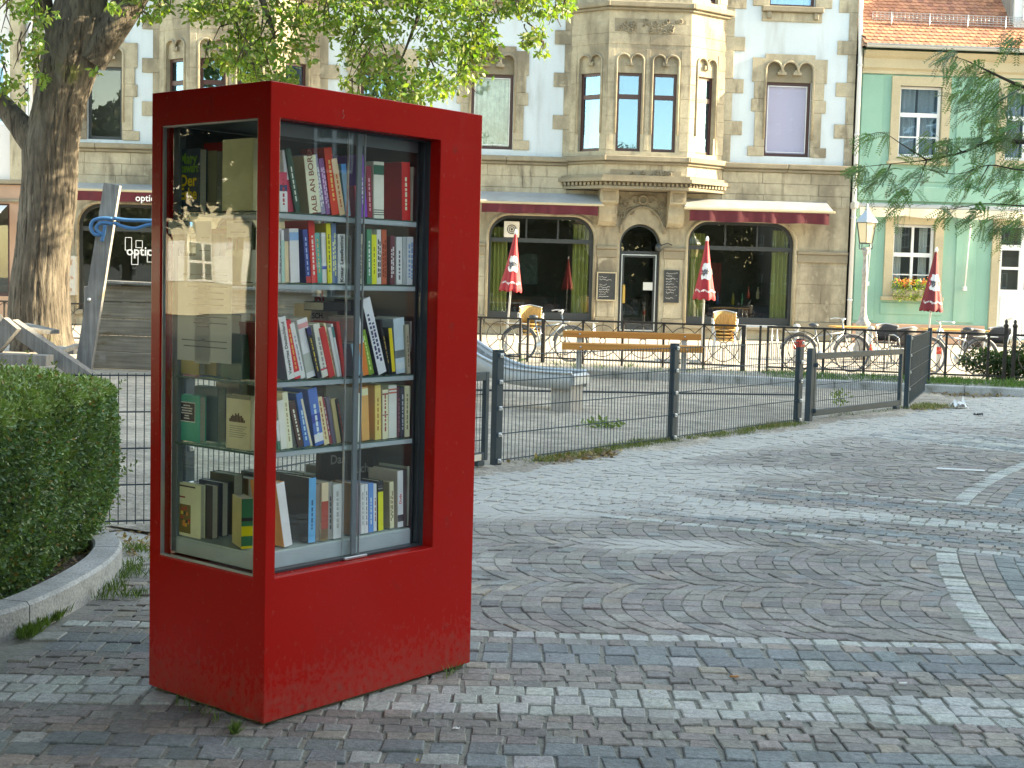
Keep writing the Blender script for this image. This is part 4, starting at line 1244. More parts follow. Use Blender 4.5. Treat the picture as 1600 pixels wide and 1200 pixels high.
# bays
def bay(off):
    A, B_, C_, D = (bA+off, 0), (bB+off, bayd), (bC+off, bayd), (bD+off, 0)
    zlo, zhi = 4.55, 14.3
    faces = [(A, B_, 1), (B_, C_, 2), (C_, D, 1)]
    for fi, (p, q, n) in enumerate(faces):
        L = hypot(q[0]-p[0], q[1]-p[1])
        MT = Matrix.Translation((p[0], -p[1], 0)) @ Matrix.Rotation(atan2(-(q[1]-p[1]), q[0]-p[0]), 4, 'Z')
        hs = []; ws = []
        if fi == 1:
            x0, x1 = S(963,180,bayd)-bB, S(1002,180,bayd)-bB; x2, x3 = S(1019,180,bayd)-bB, S(1057,180,bayd)-bB
            ws = [(x0, x1), (x2, x3)]
        else:
            c = L*.54 if fi == 0 else L*.46; ws = [(c-.36, c+.36)]
        for f in (0, 1):
            for a, c in ws: hs.append(lobed(a, c, zST+.16+f*FLO, zST+2.66+f*FLO, 2))
        MB().plate([(0,zlo),(L,zlo),(L,zhi),(0,zhi)], hs, 0, .22).build('bay_wall', M['stone'], HS, M=MT, recalc=False)
        for f in (0, 1):
            for a, c in ws:
                zb, zt = zST+.16+f*FLO, zST+2.36+f*FLO
                MB().box((a-.02,.06,zt+.0),(c+.02,.12,zt+.56)).build('tympanum', M['stone'], HS, M=MT, recalc=False)
                b = MB()
                b.tube([(x, -.015, z) for x, z in lobed(a-.03, c+.03, zb+.5, zt+.30, 2)[1:]] + [(a-.03,-.015,zb+.5)], .032, 6)
                xx = (a+c)/2; b.box((xx-.09,-.02,zt+.20),(xx+.09,.06,zt+.31))
                b.build('hood_moulding', M['stone'], HS, M=MT, recalc=False)
                w = casement(HS, a, c, zb, zt,   .13, M['win_frame'], .08, transom=zb+(zt-zb)*.70, mat_=MT, room=.7)
                if fi != 1: 
                    curtain(w, a+.08, c-.08, zb+.1, zt-.6, .45, M['curtain'], 4, .03)
        # ashlar blocks of the bay, joints open between them
        for f in (0, 1):
            zb_ = zST+.16+f*FLO
            ed = [0.0] + [v for a, c in ws for v in (a-.09, c+.09)] + [L]
            for i in range(0, len(ed), 2):
                z = zb_ + .03; k = 0
                while z < zb_ + 2.75 and ed[i+1] - ed[i] > .1:
                    h = .42 if k % 2 else .52
                    pbox('ashlar_block', M['stone'], HS, ed[i]+.003, ed[i+1]-.003, z+.003, z+h-.003, -.02, .010+rng.uniform(0,.007), .006, MT); z += h; k += 1
            if f == 1: continue
            z = zb_ + 2.98
            for k in range(2):
                for a, c in span_pieces(0, L, .9 if k else 1.2): pbox('ashlar_block', M['stone'], HS, a+.003, c-.003, z+.003, z+.30-.003, -.02, .010+rng.uniform(0,.006), .006, MT)
                z += .30
            for a, c in span_pieces(0, L, 1.3): pbox('ashlar_block', M['stone'], HS, a+.003, c-.003, 4.62, zST-.45 if fi == 1 else zST-.203, -.02, .006, .006, MT)
        # sill course, frieze and plinth band of the bay
        e = .0
        for f in (0, 1):
            z = zST + f*FLO
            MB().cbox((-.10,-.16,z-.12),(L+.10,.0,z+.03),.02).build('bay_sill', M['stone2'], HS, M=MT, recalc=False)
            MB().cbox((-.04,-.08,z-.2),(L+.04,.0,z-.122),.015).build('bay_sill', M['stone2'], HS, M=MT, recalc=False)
        if fi == 1:
            for f in (0, 1):
                z0_ = zST - .30 + f*FLO - (.15 if f else .08); b = MB()
                b.box((.16,-.012,z0_-.35),(L-.16,-.001,z0_+.02))
                r2 = random.Random(f)
                for i in range(40):
                    x = .25 + (L-.5)*r2.random(); z = z0_ - .30*r2.random() - .02
                    b.lathe([(.02,-.012),(.055,.0),(.045,.03),(.015,.04)], 7, (0,0,0)) if False else None
                    rr = r2.uniform(.03,.07)
                    b.tube([(x+rr*cos(t), -.03-.012*sin(3*t), z+rr*sin(t)) for t in [2*pi*k/8 for k in range(8)]], .016, 4, closed=True)
                b.build('carved_frieze', M['stone2'], HS, M=MT, recalc=False)
    # floor slab closing the bay below, with cornice and dentils
    def slab(z0, z1, g, name):
        pts = [(A[0]-g, .0), (A[0]-g, -.02), (B_[0]-g*.45, -bayd-g), (C_[0]+g*.45, -bayd-g), (D[0]+g, -.02), (D[0]+g, .0)]
        n = len(pts)
        MB().add([(x, y, z0) for x, y in pts] + [(x, y, z1) for x, y in pts], [tuple(range(n-1,-1,-1)), tuple(range(n,2*n))] + [(i, (i+1)%n, n+(i+1)%n, n+i) for i in range(n)]).build(name, M['stone2'], HS)
    slab(4.42, 4.52, .26, 'bay_cornice'); slab(4.522, 4.60, .17, 'bay_cornice'); slab(4.22, 4.30, .12, 'bay_cornice')
    slab(4.302, 4.418, .06, 'dentil_ground')
    b = MB(); g = .13
    P = [(A[0]-.1, -.06), (B_[0]-.04, -bayd-.08), (C_[0]+.04, -bayd-.08), (D[0]+.1, -.06)]
    for p, q in zip(P[:-1], P[1:]):
        L = hypot(q[0]-p[0], q[1]-p[1]); n = int(L/.125)
        MT = Matrix.Translation((p[0], p[1], 0)) @ Matrix.Rotation(atan2(q[1]-p[1], q[0]-p[0]), 4, 'Z')
        for i in range(n): b.box((L*(i+.2)/n, -.05, 4.315), (L*(i+.75)/n, .04, 4.405), MT)
    prop(b.build('dentils', M['stone2'], HS, recalc=False), kind='stuff')
    # corbels and carved panel over the door
    for px0, px1 in ((936,964),(1044,1069)):
        x0, x1 = S(px0,320,.3)+off, S(px1,320,.3)+off
        b = MB(); prof = [(0,4.218),(.62,4.218),(.62,3.85),(.42,3.78),(.40,3.55),(.30,3.32),(.12,3.2),(0,3.2)]
        n = len(prof)
        b.add([(x0,-d,z) for d, z in prof] + [(x1,-d,z) for d, z in prof], [tuple(range(n)), tuple(range(2*n-1,n-1,-1))] + [(i,(i+1)%n,n+(i+1)%n,n+i) for i in range(n)])
        b.build('corbel', M['stone'], HS)
        MB().cbox((x0+.08,-.64,3.9),(x1-.08,-.621,4.15),.005).build('corbel_panel', M['stone2'], HS, recalc=False)
    b = MB(); cx = S(1004,330)+off; r2 = random.Random(4)
    for sg in (-1, 1):
        for (x, z, rr, tw) in ((.22,3.95,.16,1),(.52,3.85,.14,-1),(.34,3.62,.13,1),(.60,3.5,.11,1),(.7,3.98,.1,-1),(.62,3.15,.08,1)):
            pts = [(cx+sg*(x + rr*(1-t*.8)*cos(tw*7*t)), -.05-.01*sin(5*t), z + rr*(1-t*.8)*sin(tw*7*t)) for t in [k/18 for k in range(19)]]
            b.tube(pts, .022, 5)
        b.tube([(cx+sg*(.66*sin(t)), -.05, 2.86+.92*cos(t)) for t in [k*.14 for k in range(11)]], .04, 6)
    b.tube([(cx+.12*cos(t),-.06,3.98+.12*sin(t)) for t in [2*pi*k/12 for k in range(12)]], .04, 6, closed=True)
    b.build('carved_relief', M['stone2'], HS, recalc=False)
bay(0); bay(-SHF)
# ground floor
AR = []
for off in (-SHF, 0):
    for x0, x1, y0, y1 in ((762,927,337,500),(1073,1240,347,508)):
        zt, zb = Zf((x0+x1)/2, y0), Zf((x0+x1)/2, y1)
        AR.append((S(x0,420)+off, S(x1,420)+off, zb, zt))
DR = [(S(967,430)+off, S(1031,430)+off, .12, Zf(1000,350)) for off in (-SHF, 0)]
gh = [arch(a, b_, z0, z1, .62) for a, b_, z0, z1 in AR] + [arch(a, b_, z0, z1) for a, b_, z0, z1 in DR]
MB().plate(rect(sL, sR, .0, 4.2), gh, 0, .4).build('ground_floor_wall', M['stone'], HS, recalc=False)
for a, b_, z0, z1 in AR:
    b = MB(); P = [(x, -.02, z) for x, z in arch(a-.03, b_+.03, z0, z1+.03, .64)[2:]]
    b.tube([(b_+.03,-.02,z0)] + P + [(a-.03,-.02,z0)], .05, 6)
    b.build('arch_moulding', M['stone'], HS, recalc=False)
    pbox('window_sill', M['stone2'], HS, a-.06, b_+.06, z0-.14, z0-.002, -.2, .12, .02)
zi0, zi1 = Zf(945,402), Zf(945,384)
piers = [(AR[2][1]+.08, DR[1][0]-.08), (DR[1][1]+.08, AR[3][0]-.08), (AR[3][1]+.08, sR), (AR[1][1]+.08, AR[2][0]-.08), (sL, AR[0][0]-.08), (AR[0][1]+.08, DR[0][0]-.08), (DR[0][1]+.08, AR[1][0]-.08)]
for a, c in piers:
    pbox('impost', M['stone2'], HS, a, c, zi1-.10, zi1, -.05, .10, .02)
    pbox('impost', M['stone2'], HS, a, c, zi0, zi1-.102, -.05, .055, .01)
    pbox('plinth', M['stone2'], HS, a, c, 0.0, .55, -.05, .07, .02)
    if c - a > 1.0:
        for i, (z0_, z1_) in enumerate(((.555,1.10),(1.10,1.65),(1.65,2.19))):
            for j, (p, q) in enumerate(span_pieces(a, c, 1.0 if i % 2 else 1.4)):
                pbox('ashlar_block', M['stone'], HS, p+.003, q-.003, z0_+.003, min(z1_, zi0)-.003, -.05, .012+rng.uniform(0,.01), .007)
    else:
        pbox('pilaster_face', M['stone'], HS, a+.05, c-.05, .56, zi0-.003, -.05, .03, .01)
for off, nm in ((-SHF, 0), (0, 1)):
    pass
# dentil-free wall strip between awning and ashlar is covered by the backing; shop windows
def shop(idx, curt=True, fan=False):
    a, b_, z0, z1 = AR[idx]
    b = MB(); fr = .09
    outer = arch(a, b_, z0, z1, .62); inn = arch(a+fr, b_-fr, z0+.22, z1-fr, .55)
    b.plate(outer, [inn], .16, .24)
    zt = Zf(850, 376) if idx != 3 else Zf(1150, 388)
    b.box((a+fr,.15,zt-.06),(b_-fr,.235,zt+.06))
    xs = [a+(b_-a)*.36, a+(b_-a)*.66]
    for x in xs: b.box((x-.025,.165,zt),(x+.025,.23,z1-fr+.01))
    w = b.build('shop_window', M['win_dark'], HS)
    MB().plate(arch(a+.02, b_-.02, z0+.03, z1-.03, .6), [], .195, .20).build('pane', M['shop_glass'], w, recalc=False)
    r = MB(); y1 = 3.4
    r.add([(a-.3,.41,z0-.4),(b_+.3,.41,z0-.4),(b_+.3,.41,z1+.3),(a-.3,.41,z1+.3),(a-.3,y1,z0-.4),(b_+.3,y1,z0-.4),(b_+.3,y1,z1+.3),(a-.3,y1,z1+.3)], [(4,5,6,7),(0,4,7,3),(1,2,6,5),(0,1,5,4),(3,7,6,2)])
    r.build('room', M['room'], w, recalc=False)
    if curt:
        curtain(w, a+.1, a+.1+.48, z0+.1, z1-.35, .34, M['curtain_green'], 4, .05)
        curtain(w, b_-.58, b_-.1, z0+.1, z1-.2, .34, M['curtain_green'], 4, .05)
    r2 = random.Random(idx)
    for i in range(3):                                            # tables and stools inside
        x = a + (b_-a)*(.25+.27*i); y = 1.0 + .4*(i % 2)
        b = MB().lathe([(.03,0),(.03,.02)], 8, (x,y,z0+.28)).lathe([(.30,0),(.30,.03)], 12, (x,y,z0+.3)).tube([(x,y,z0-.4),(x,y,z0+.3)], .03)
        for s_ in (-.5, .5): b.box((x+s_-.16,y-.1,z0+.02),(x+s_+.16,y+.2,z0+.06)).box((x+s_-.16,y+.16,z0+.06),(x+s_+.16,y+.2,z0+.45))
        b.build('table', M['win_frame'], w)
    return w, zt
w2, zt2 = shop(2)
w3, zt3 = shop(3)
w0, zt0 = shop(0, curt=False)
shop(1)
a, b_, z0, z1 = AR[2]
MB().box((a+.1,.17,zt2+.06),(a+(b_-a)*.36,.19,z1-.1)).build('fan_panel', M['win_dark'], w2, recalc=False) if False else None
x0, x1 = S(788,358), S(812,358); zc = Zf(800,358)
b = MB().cbox((x0,.12,zc-.23),(x1,.16,zc+.23),.01)
xm = (x0+x1)/2
for r_ in (.15,.10,.05): b.tube([(xm+r_*cos(t),.115,zc+r_*sin(t)) for t in [2*pi*k/20 for k in range(20)]], .014, 5, closed=True)
b.build('ventilator', mat('ventilator_white', (.72,.70,.64), .5), w2)
MB().lathe([(.02,0),(.15,.001)], 18, (0,0,0)).build('ventilator_grille', M['win_dark'], w2, M=Matrix.Translation((xm,.1185,zc)) @ Matrix.Rotation(pi/2,4,'X'))
# television on the wall inside, poster, bar lights
MB().cbox((S(815,420),1.1,Zf(830,445)),(S(845,420),1.16,Zf(830,395)),.01).build('television', mat('screen', (.05,.07,.07), .08), w2)
MB().box((S(1135,440),2.2,Zf(1150,470)),(S(1152,440),2.22,Zf(1150,410))).build('poster', mat('red_poster', (.20,.03,.03), .6), w3, recalc=False)
for i, (px, c) in enumerate(((1165,(.35,.3,.05)),(1190,(.4,.08,.06)),(1140,(.1,.15,.3)),(1205,(.5,.45,.3)),(1180,(.05,.2,.12)))):
    s_ = S(px,455); MB().lathe([(.03,0),(.05,.02),(.05,.2),(.02,.28),(.02,.36)], 8, (s_,1.6,z0+.55+.2*(i%2))).build('bottle', mat('bottle_tone', c, .2), w3)
# doors
def door(idx, full):
    a, b_, z0, z1 = DR[idx]
    zl = z0 + 2.30
    b = MB().plate(arch(a, b_, z0, z1), [arch(a+.07, b_-.07, zl+.08, z1-.07), rect(a+.07, b_-.07, z0+.03, zl)], .18, .26)
    fr = b.build('door_frame', M['win_dark'], HS)
    MB().plate(arch(a+.03, b_-.03, zl+.04, z1-.03), [], .21, .215).build('fanlight', M['shop_glass'], fr, recalc=False)
    d = MB().plate(rect(a+.08, b_-.08, z0+.04, zl-.01), [rect(a+.17, b_-.17, z0+.25, zl-.1)], .17, .23).build('door', M['win_dark'], HS, recalc=False)
    MB().box((a+.15,.195,z0+.2),(b_-.15,.2,zl-.06)).build('pane', M['shop_glass'], d, recalc=False)
    e = MB()
    for A_, B_ in (((a+.085,.155,z0+.05),(a+.115,.169,zl-.015)),((b_-.115,.155,z0+.05),(b_-.085,.169,zl-.015)),((a+.115,.155,zl-.045),(b_-.115,.169,zl-.015)),((a+.115,.155,z0+.05),(b_-.115,.169,z0+.09))): e.box(A_, B_)
    e.build('edge_trim', M['alu'], d, recalc=False)
    MB().cbox((a+.13,.08,z0+.85),(a+.21,.168,z0+1.4),.02).build('handle', M['brass'], d)
    MB().box((b_-.45,.192,z0+1.25),(b_-.16,.1945,z0+1.48)).build('notice', M['notice'], d, recalc=False)
    MB().box((a-.1,.26,z0),(b_+.1,2.5,z0+.02)).box((a-.1,2.5,z0),(b_+.1,2.52,4)).build('room', M['room'], d, recalc=False)
    pbox('door_step', M['stone2'], HS, a-.2, b_+.2, 0.0, .118, -.1, .35, .02)
door(0, False); door(1, True)
# lamp on a bracket beside the door
xl, zl = S(1036,383), Zf(1036,383)
MB().tube([(xl+.25,-.06,zl),(xl+.1,-.16,zl+.05),(xl-.12,-.22,zl-.02)], .018).lathe([(.03,.1),(.10,.05),(.12,-.05),(.07,-.14)], 10, (xl-.16,-.24,zl-.06)).build('wall_lamp', M['win_dark'], HS)
# awnings: cassette, arm bar and hanging valance
def awning(px0, px1, y_top, y_bar, y_bot, lab=None, text=None):
    D = .75
    s0, s1 = S(px0, y_bar, D), S(px1, y_bar, D)
    zt, zb, zv = Zf((px0+px1)/2, y_top, .1), Zf((px0+px1)/2, y_bar, D), Zf((px0+px1)/2, y_bot, D)
    aw = MB().add([(s0,-.03,zt),(s1,-.03,zt),(s1,-D,zb+.05),(s0,-D,zb+.05),(s0,-.03,zt-.25),(s1,-.03,zt-.25),(s1,-D,zb-.03),(s0,-D,zb-.03)], [(0,3,2,1),(4,5,6,7),(3,7,6,2),(0,1,5,4),(0,4,7,3),(1,2,6,5)]).build('awning', M['awning_top'], HS)
    MB().cbox((s0-.05,-D-.05,zb-.03),(s1+.05,-D+.02,zb+.035),.012).build('front_rail', M['cream'], aw)
    b = MB(); n = 60; vs = []
    for i in range(n+1):
        x = s0+.12 + (s1-s0-.24)*i/n; t = i/n
        vs += [(x, -D-.03+.012*sin(31*t)+.008*sin(83*t), zb-.035), (x, -D-.03+.03*sin(29*t+1)+.015*sin(71*t), zv+.012*sin(17*t))]
    b.add(vs, [(2*i,2*i+1,2*i+3,2*i+2) for i in range(n)], True)
    b.build('valance', M['awning'], aw, recalc=False)
    if text:
        for px, py, sz in text[1:]:
            tx, tz = fac(px, py, D+.1)
            lettering('awning_lettering', text[0], sz, lambda x, y: Vector((tx+x, -D-.085, tz+y)), M['win_white'], aw, bold=.004)
    return aw
awning(746, 941, 301, 318, 334)
awning(1071, 1302, 313, 329, 348)
awning(112, 330, 288, 299, 316, None, ('option', (231,310,.26)))
awning(430, 620, 296, 306, 322)
# shop lettering of the optician on the glass, with its outlined squares
a, b_, z0, z1 = AR[0]
tx, tz = S(222,393), Zf(222,393)
lettering('window_lettering', 'option', .36, lambda x, y: Vector((tx+x, .185, tz+y)), M['win_white'], w0, bold=.006)
b = MB()
for x, z, ww, hh in ((-.52,.12,.2,.38),(-.22,.2,.2,.22),(.10,-.2,.2,.36),(-.34,-.28,.2,.34),(.44,.12,.22,.4),(.38,-.24,.2,.2),(.72,.1,.2,.2)):
    for A_, B_ in (((x,z),(x+ww,z+.02)),((x,z+hh-.02),(x+ww,z+hh)),((x,z),(x+.02,z+hh)),((x+ww-.02,z),(x+ww,z+hh))):
        b.box((tx+A_[0], .188, tz+A_[1]-.1), (tx+B_[0], .19, tz+B_[1]-.1))
b.build('window_logo', M['win_white'], w0, recalc=False)
MB().box((a+.2,.9,z0+.05),(b_-.2,1.4,z0+.1)).box((a+.2,.9,z0+.5),(b_-.2,1.3,z0+.54)).box((S(180,450),.95,z0+.1),(S(190,450),1.2,z0+.48)).build('display_shelf', M['win_white'], w0, recalc=False)
# pipes
pp = MB().tube([(sR+.10,-.09,.02),(sR+.10,-.09,8.3),(sR+.05,-.09,9.5),(sR+.05,-.09,14.8)], .065, 8)
for z in (1.2,3.6,6,8): pp.lathe([(.08,z),(.08,z+.06)], 8, (sR+.10,-.09,0))
pp.build('downpipe', mat('downpipe_grey', (.62,.63,.65), .5, .2), HS)
MB().tube([(sL-.04,-.09,.02),(sL-.04,-.09,14.8)], .06, 8).build('downpipe', bpy.data.materials['downpipe_grey'], HS)
# meter box with stickers
x0, x1 = S(104,430), S(122,430)
mb_ = MB().cbox((x0,-.30,Zf(112,461)),(x1,-.03,Zf(112,400)),.01).build('meter_box', mat('box_grey', (.42,.41,.38), .6, var=((6,.1),)), HS)
r2 = random.Random(3)
for i in range(14):
    x, z = r2.uniform(x0+.03,x1-.12), r2.uniform(Zf(112,458),Zf(112,408)); MB().box((x,-.3045,z),(x+r2.uniform(.04,.09),-.3015,z+r2.uniform(.04,.1))).build('sticker', M['pink'], mb_, recalc=False)
def chalkboard(px0, px1, py0, py1, d, label, frame=True, seed=0):
    s0, s1 = S(px0,(py0+py1)/2,d), S(px1,(py0+py1)/2,d); zb, zt = Zf((px0+px1)/2,py1,d), Zf((px0+px1)/2,py0,d)
    r = thing('chalkboard', label, 'chalkboard', FO + FE*((s0+s1)/2) + FN*(d+.002) + Vector((0,0,zb)), PSI)
    w, h = (s1-s0)/2, zt-zb
    MB().box((-w+.02,-.02,.02),(w-.02,-.004,h-.02)).build('slate', M['slate'], r, recalc=False)
    b = MB()
    for A_, B_ in (((-w,-.035,0),(-w+.035,0,h)),((w-.035,-.035,0),(w,0,h)),((-w+.035,-.035,0),(w-.035,0,.035)),((-w+.035,-.035,h-.035),(w-.035,0,h))): b.box(A_, B_)
    b.build('board_frame', M['cream'] if frame else M['win_dark'], r, recalc=False)
    r2 = random.Random(seed); b = MB(); z = h*.9
    while z > h*.1:
        if r2.random() < .88:
            x = -w*.75; e = x + w*r2.uniform(.7, 1.45); pts = []
            while x < e:
                pts.append((x, -.0215, z + r2.uniform(-.022,.026))); x += r2.uniform(.008,.022)
            if len(pts) > 2: b.tube(pts, .0042, 3, smooth=False)
        if r2.random() < .5 and seed > 5: b.tube([(w*.6,-.0215,z),(w*.68,-.0215,z+.03),(w*.76,-.0215,z-.01)], .004, 3)
        z -= h*.085
    b.build('chalk_writing', M['chalk'], r, recalc=False)
chalkboard(932, 963, 425, 470, .05, 'blackboard in a pale frame on the pier left of the cafe door', True, 2)
chalkboard(1037, 1061, 422, 473, .05, 'frameless grey blackboard full of chalk lines right of the cafe door', False, 8)

# ------------------------------------------------------------------ the mint green house
HG = house('green_house', 'low mint green house with cream window surrounds and an orange tiled roof')
gL, gR = sR + .2, S(1600) + 9
ZE = Zf(1450, 84)                               # eaves
def gw(px0, px1, py0, py1):
    c = (py0+py1)/2; return S(px0,c), S(px1,c), Zf((px0+px1)/2,py1), Zf((px0+px1)/2,py0)
GW = [gw(1404,1470,135,246), gw(1394,1459,351,458)]
step = S(1571,190) - S(1404,190)
GW.append((GW[0][0]+step, GW[0][1]+step, GW[0][2], GW[0][3]))
GW.append((GW[0][0]+2*step, GW[0][1]+2*step, GW[0][2], GW[0][3]))
gd = (S(1559,440), S(1559,440)+1.5, .18, Zf(1590,352))
MB().plate(rect(gL, gR, 0, ZE+.1), [rect(*w) for w in GW] + [rect(*gd)], 0, .35).build('wall', M['mint'], HG, recalc=False)
MB().box((gL,.36,0),(gL+.2,8,ZE)).box((gR-.2,.36,0),(gR,8,ZE)).box((gL+.2,7.8,0),(gR-.2,8,ZE)).box((gL+.2,.36,4),(gR-.2,7.8,4.2)).box((gL+.2,3.5,0),(gR-.2,3.7,ZE)).build('rear_walls', M['room'], HG, recalc=False)
for i, (x0, x1, z0, z1) in enumerate(GW):
    sw = .25
    b = MB().plate(rect(x0-sw, x1+sw, z0-.12 if i != 1 else z0-.1, z1+.27), [rect(x0, x1, z0, z1)], -.06, .12)
    b.build('window_surround', M['cream'], HG, recalc=False)
    pbox('window_sill', M['cream'], HG, x0-sw-.06, x1+sw+.06, z0-.22, z0-.122 if i != 1 else z0-.102, -.05, .14, .02)
    zt = z0 + (z1-z0)*(.60 if i != 1 else .56); cx = (x0+x1)/2
    bars = [(x0+.06, x1-.06, z0+(zt-z0)*.48)]
    w = casement(HG, x0, x1, z0, z1, .10, M['win_white'], .075, transom=zt, mull=(cx,), bars=bars, glass_='win_glass' if i != 1 else 'shop_glass', room=.8)
    if i == 1: MB().box((cx-.035,.095,zt+.045),(cx+.035,.16,z1-.07)).build('glazing_bar', M['win_white'], w, recalc=False)
    curtain(w, x0+.1, x0+(x1-x0)*(.3 if i == 1 else .47), z0+.05, z1-.05, .34, M['curtain'], 3, .03)
    curtain(w, x0+(x1-x0)*(.72 if i == 1 else .53), x1-.1, z0+.05, z1-.05, .34, M['curtain'], 3, .03)
# cornice, gutter
prof = [(0,-.62),(.05,-.62),(.05,-.52),(.12,-.46),(.12,-.2),(.2,-.14),(.3,-.02),(.32,.0),(0,.0)]
n = len(prof)
MB().add([(gL,-d,ZE+z) for d, z in prof] + [(gR,-d,ZE+z) for d, z in prof], [tuple(range(n)), tuple(range(2*n-1,n-1,-1))] + [(i,(i+1)%n,n+(i+1)%n,n+i) for i in range(n)]).build('cornice', M['cream'], HG)
b = MB()
for i in range(9):
    pass
gp = [(x, -.42 - .09*cos(t), ZE+.14 + .09*sin(t)) for x in (gL-.05, gR) for t in [pi + pi*k/8 for k in range(9)]]
b.add(gp, [(k, k+1, 9+k+1, 9+k) for k in range(8)], True)
b.tube([(gL-.05,-.51,ZE+.15),(gR,-.51,ZE+.15)], .016)
b.build('gutter', M['zinc'], HG, recalc=False)
# roof: every beaver tail tile is a small slab; they are only a few pixels each, so they are joined
pitch = radians(47); T0 = (-.40, ZE+.16)
rf = MB().add([(gL-.1,T0[0],T0[1]-.06),(gR,T0[0],T0[1]-.06),(gR,T0[0]+6*cos(pitch),T0[1]-.06+6*sin(pitch)),(gL-.1,T0[0]+6*cos(pitch),T0[1]-.06+6*sin(pitch)),(gL-.1,8,T0[1]-.06),(gR,8,T0[1]-.06)], [(0,1,2,3),(3,2,5,4),(0,3,4),(1,5,2)]).build('roof', M['pink'], HG)
b = MB(); cols = []
r2 = random.Random(5); rows_n, tw, rh = 30, .175, .155
for r_ in range(rows_n):
    x = gL - .1 + (tw/2 if r_ % 2 else 0)
    while x < gL + 9.5:
        s0 = r_*rh; s1 = s0 + rh*1.7
        lift = .012
        c_ = vary((.42,.19,.115) if r2.random() < .7 else (.34,.15,.10), .2)
        vs = []
        for (dx, s_, h_) in ((.005,s0+.02,.034),(tw/2,s0-.008,.036),(tw-.005,s0+.02,.034),(tw-.005,s1,.0),(.005,s1,.0)):
            vs.append((x+dx, T0[0] + s_*cos(pitch) - h_*sin(pitch), T0[1] + s_*sin(pitch) + h_*cos(pitch)))
        lowv = [(v[0], v[1] + .022*sin(pitch), v[2] - .022*cos(pitch)) for v in vs[:3]]
        b.add(vs + lowv, [(0,1,2,3,4),(0,5,6,1),(1,6,7,2)])
        cols += [c_]*8
        x += tw
o = b.build('roof_tiles', M['tile'], rf, recalc=False); paint(o.data, cols); prop(o, kind='stuff')
# snow guard
b = MB()
def rp(x, s_, h_): return (x, T0[0] + s_*cos(pitch) - h_*sin(pitch), T0[1] + s_*sin(pitch) + h_*cos(pitch))
for k in range(5): 
    p = rp(0, .95, .06); b.tube([(gL+.3, p[1]-.03, p[2]+.07*k), (gR-1, p[1]-.03, p[2]+.07*k)], .008, 4)
x = gL+.3
while x < gL+9:
    b.tube([(x, p[1]-.03, p[2]), (x, p[1]-.03, p[2]+.28)], .007, 4); x += .12
sg = b.build('snow_guard', M['zinc'], HG, recalc=False)
x = gL+.85
while x < gL+9:
    MB().tube([rp(x,.85,.03), (x,p[1]-.05,p[2]-.02), (x,p[1]-.05,p[2]+.3)], .016, 5).build('snow_guard_bracket', M['alu'], sg); x += 1.14
# dormer
dx0 = S(1577,40,-.6); q = rp(0, 1.1, 0)
b = MB().box((dx0, q[1]-.1, q[2]-.1), (dx0+1.9, q[1]+3, q[2]+2.2))
dm = b.build('dormer', M['win_white'], HG, recalc=False)
casement(dm, dx0+.22, dx0+1.68, q[2]+.12, q[2]+1.9, q[1]-.22, M['win_white'], .08, transom=q[2]+1.1, mull=(dx0+.95,), room=None, glass_='win_glass', name='dormer_window')
MB().box((dx0+.3,q[1]-.12,q[2]+.2),(dx0+1.6,q[1]-.11,q[2]+1.85)).build('dormer_dark', M['room'], dm, recalc=False)
b = MB()
for k in range(14): b.box((dx0-.05-.0, q[1]+.0+.16*k, q[2]-.1+.16*k*.9), (dx0-.002, q[1]+.2+.16*k, q[2]+2.2))
b.build('dormer_cheek', mat('slate_cheek', (.25,.25,.25), .8), dm, recalc=False)
MB().box((dx0-.15,q[1]-.3,q[2]+2.2),(dx0+2.1,q[1]+3,q[2]+2.32)).build('dormer_roof', M['zinc'], dm, recalc=False)
# raised panel fields, plinth, band over the ground floor
zb0, zb1 = Zf(1450,316), Zf(1450,292)
pbox('band_course', M['mint'], HG, gL+.02, gR-.02, zb0, zb1, -.05, .07, .02)
pbox('plinth', M['pink'], HG, gL+.02, gd[0]-.35, 0, Zf(1450,507), -.05, .06, .02)
for px in (1362, 1515):
    for zlo, zhi in ((Zf(1450,500), zb0-.05), (zb1+.02, ZE-.7)):
        pass
for zlo, zhi, xs in ((Zf(1450,503), zb0-.28, (S(1376,420)-.0, S(1492,420))), (zb1+.02, ZE-.66, (S(1382,200), S(1494,200)))):
    for x in (gL+.02, xs[1]):
        pbox('lisene', M['mint'], HG, x, x+.62, zlo, zhi, -.05, .035, .01)
pbox('apron_panel', M['mint'], HG, GW[0][0]-.3, GW[0][1]+.3, zb1+.14, GW[0][2]-.34, -.05, .03, .01)
pbox('apron_panel', M['mint'], HG, GW[1][0]-.3, GW[1][1]+.3, Zf(1440,492), GW[1][2]-.3, -.05, .03, .01)
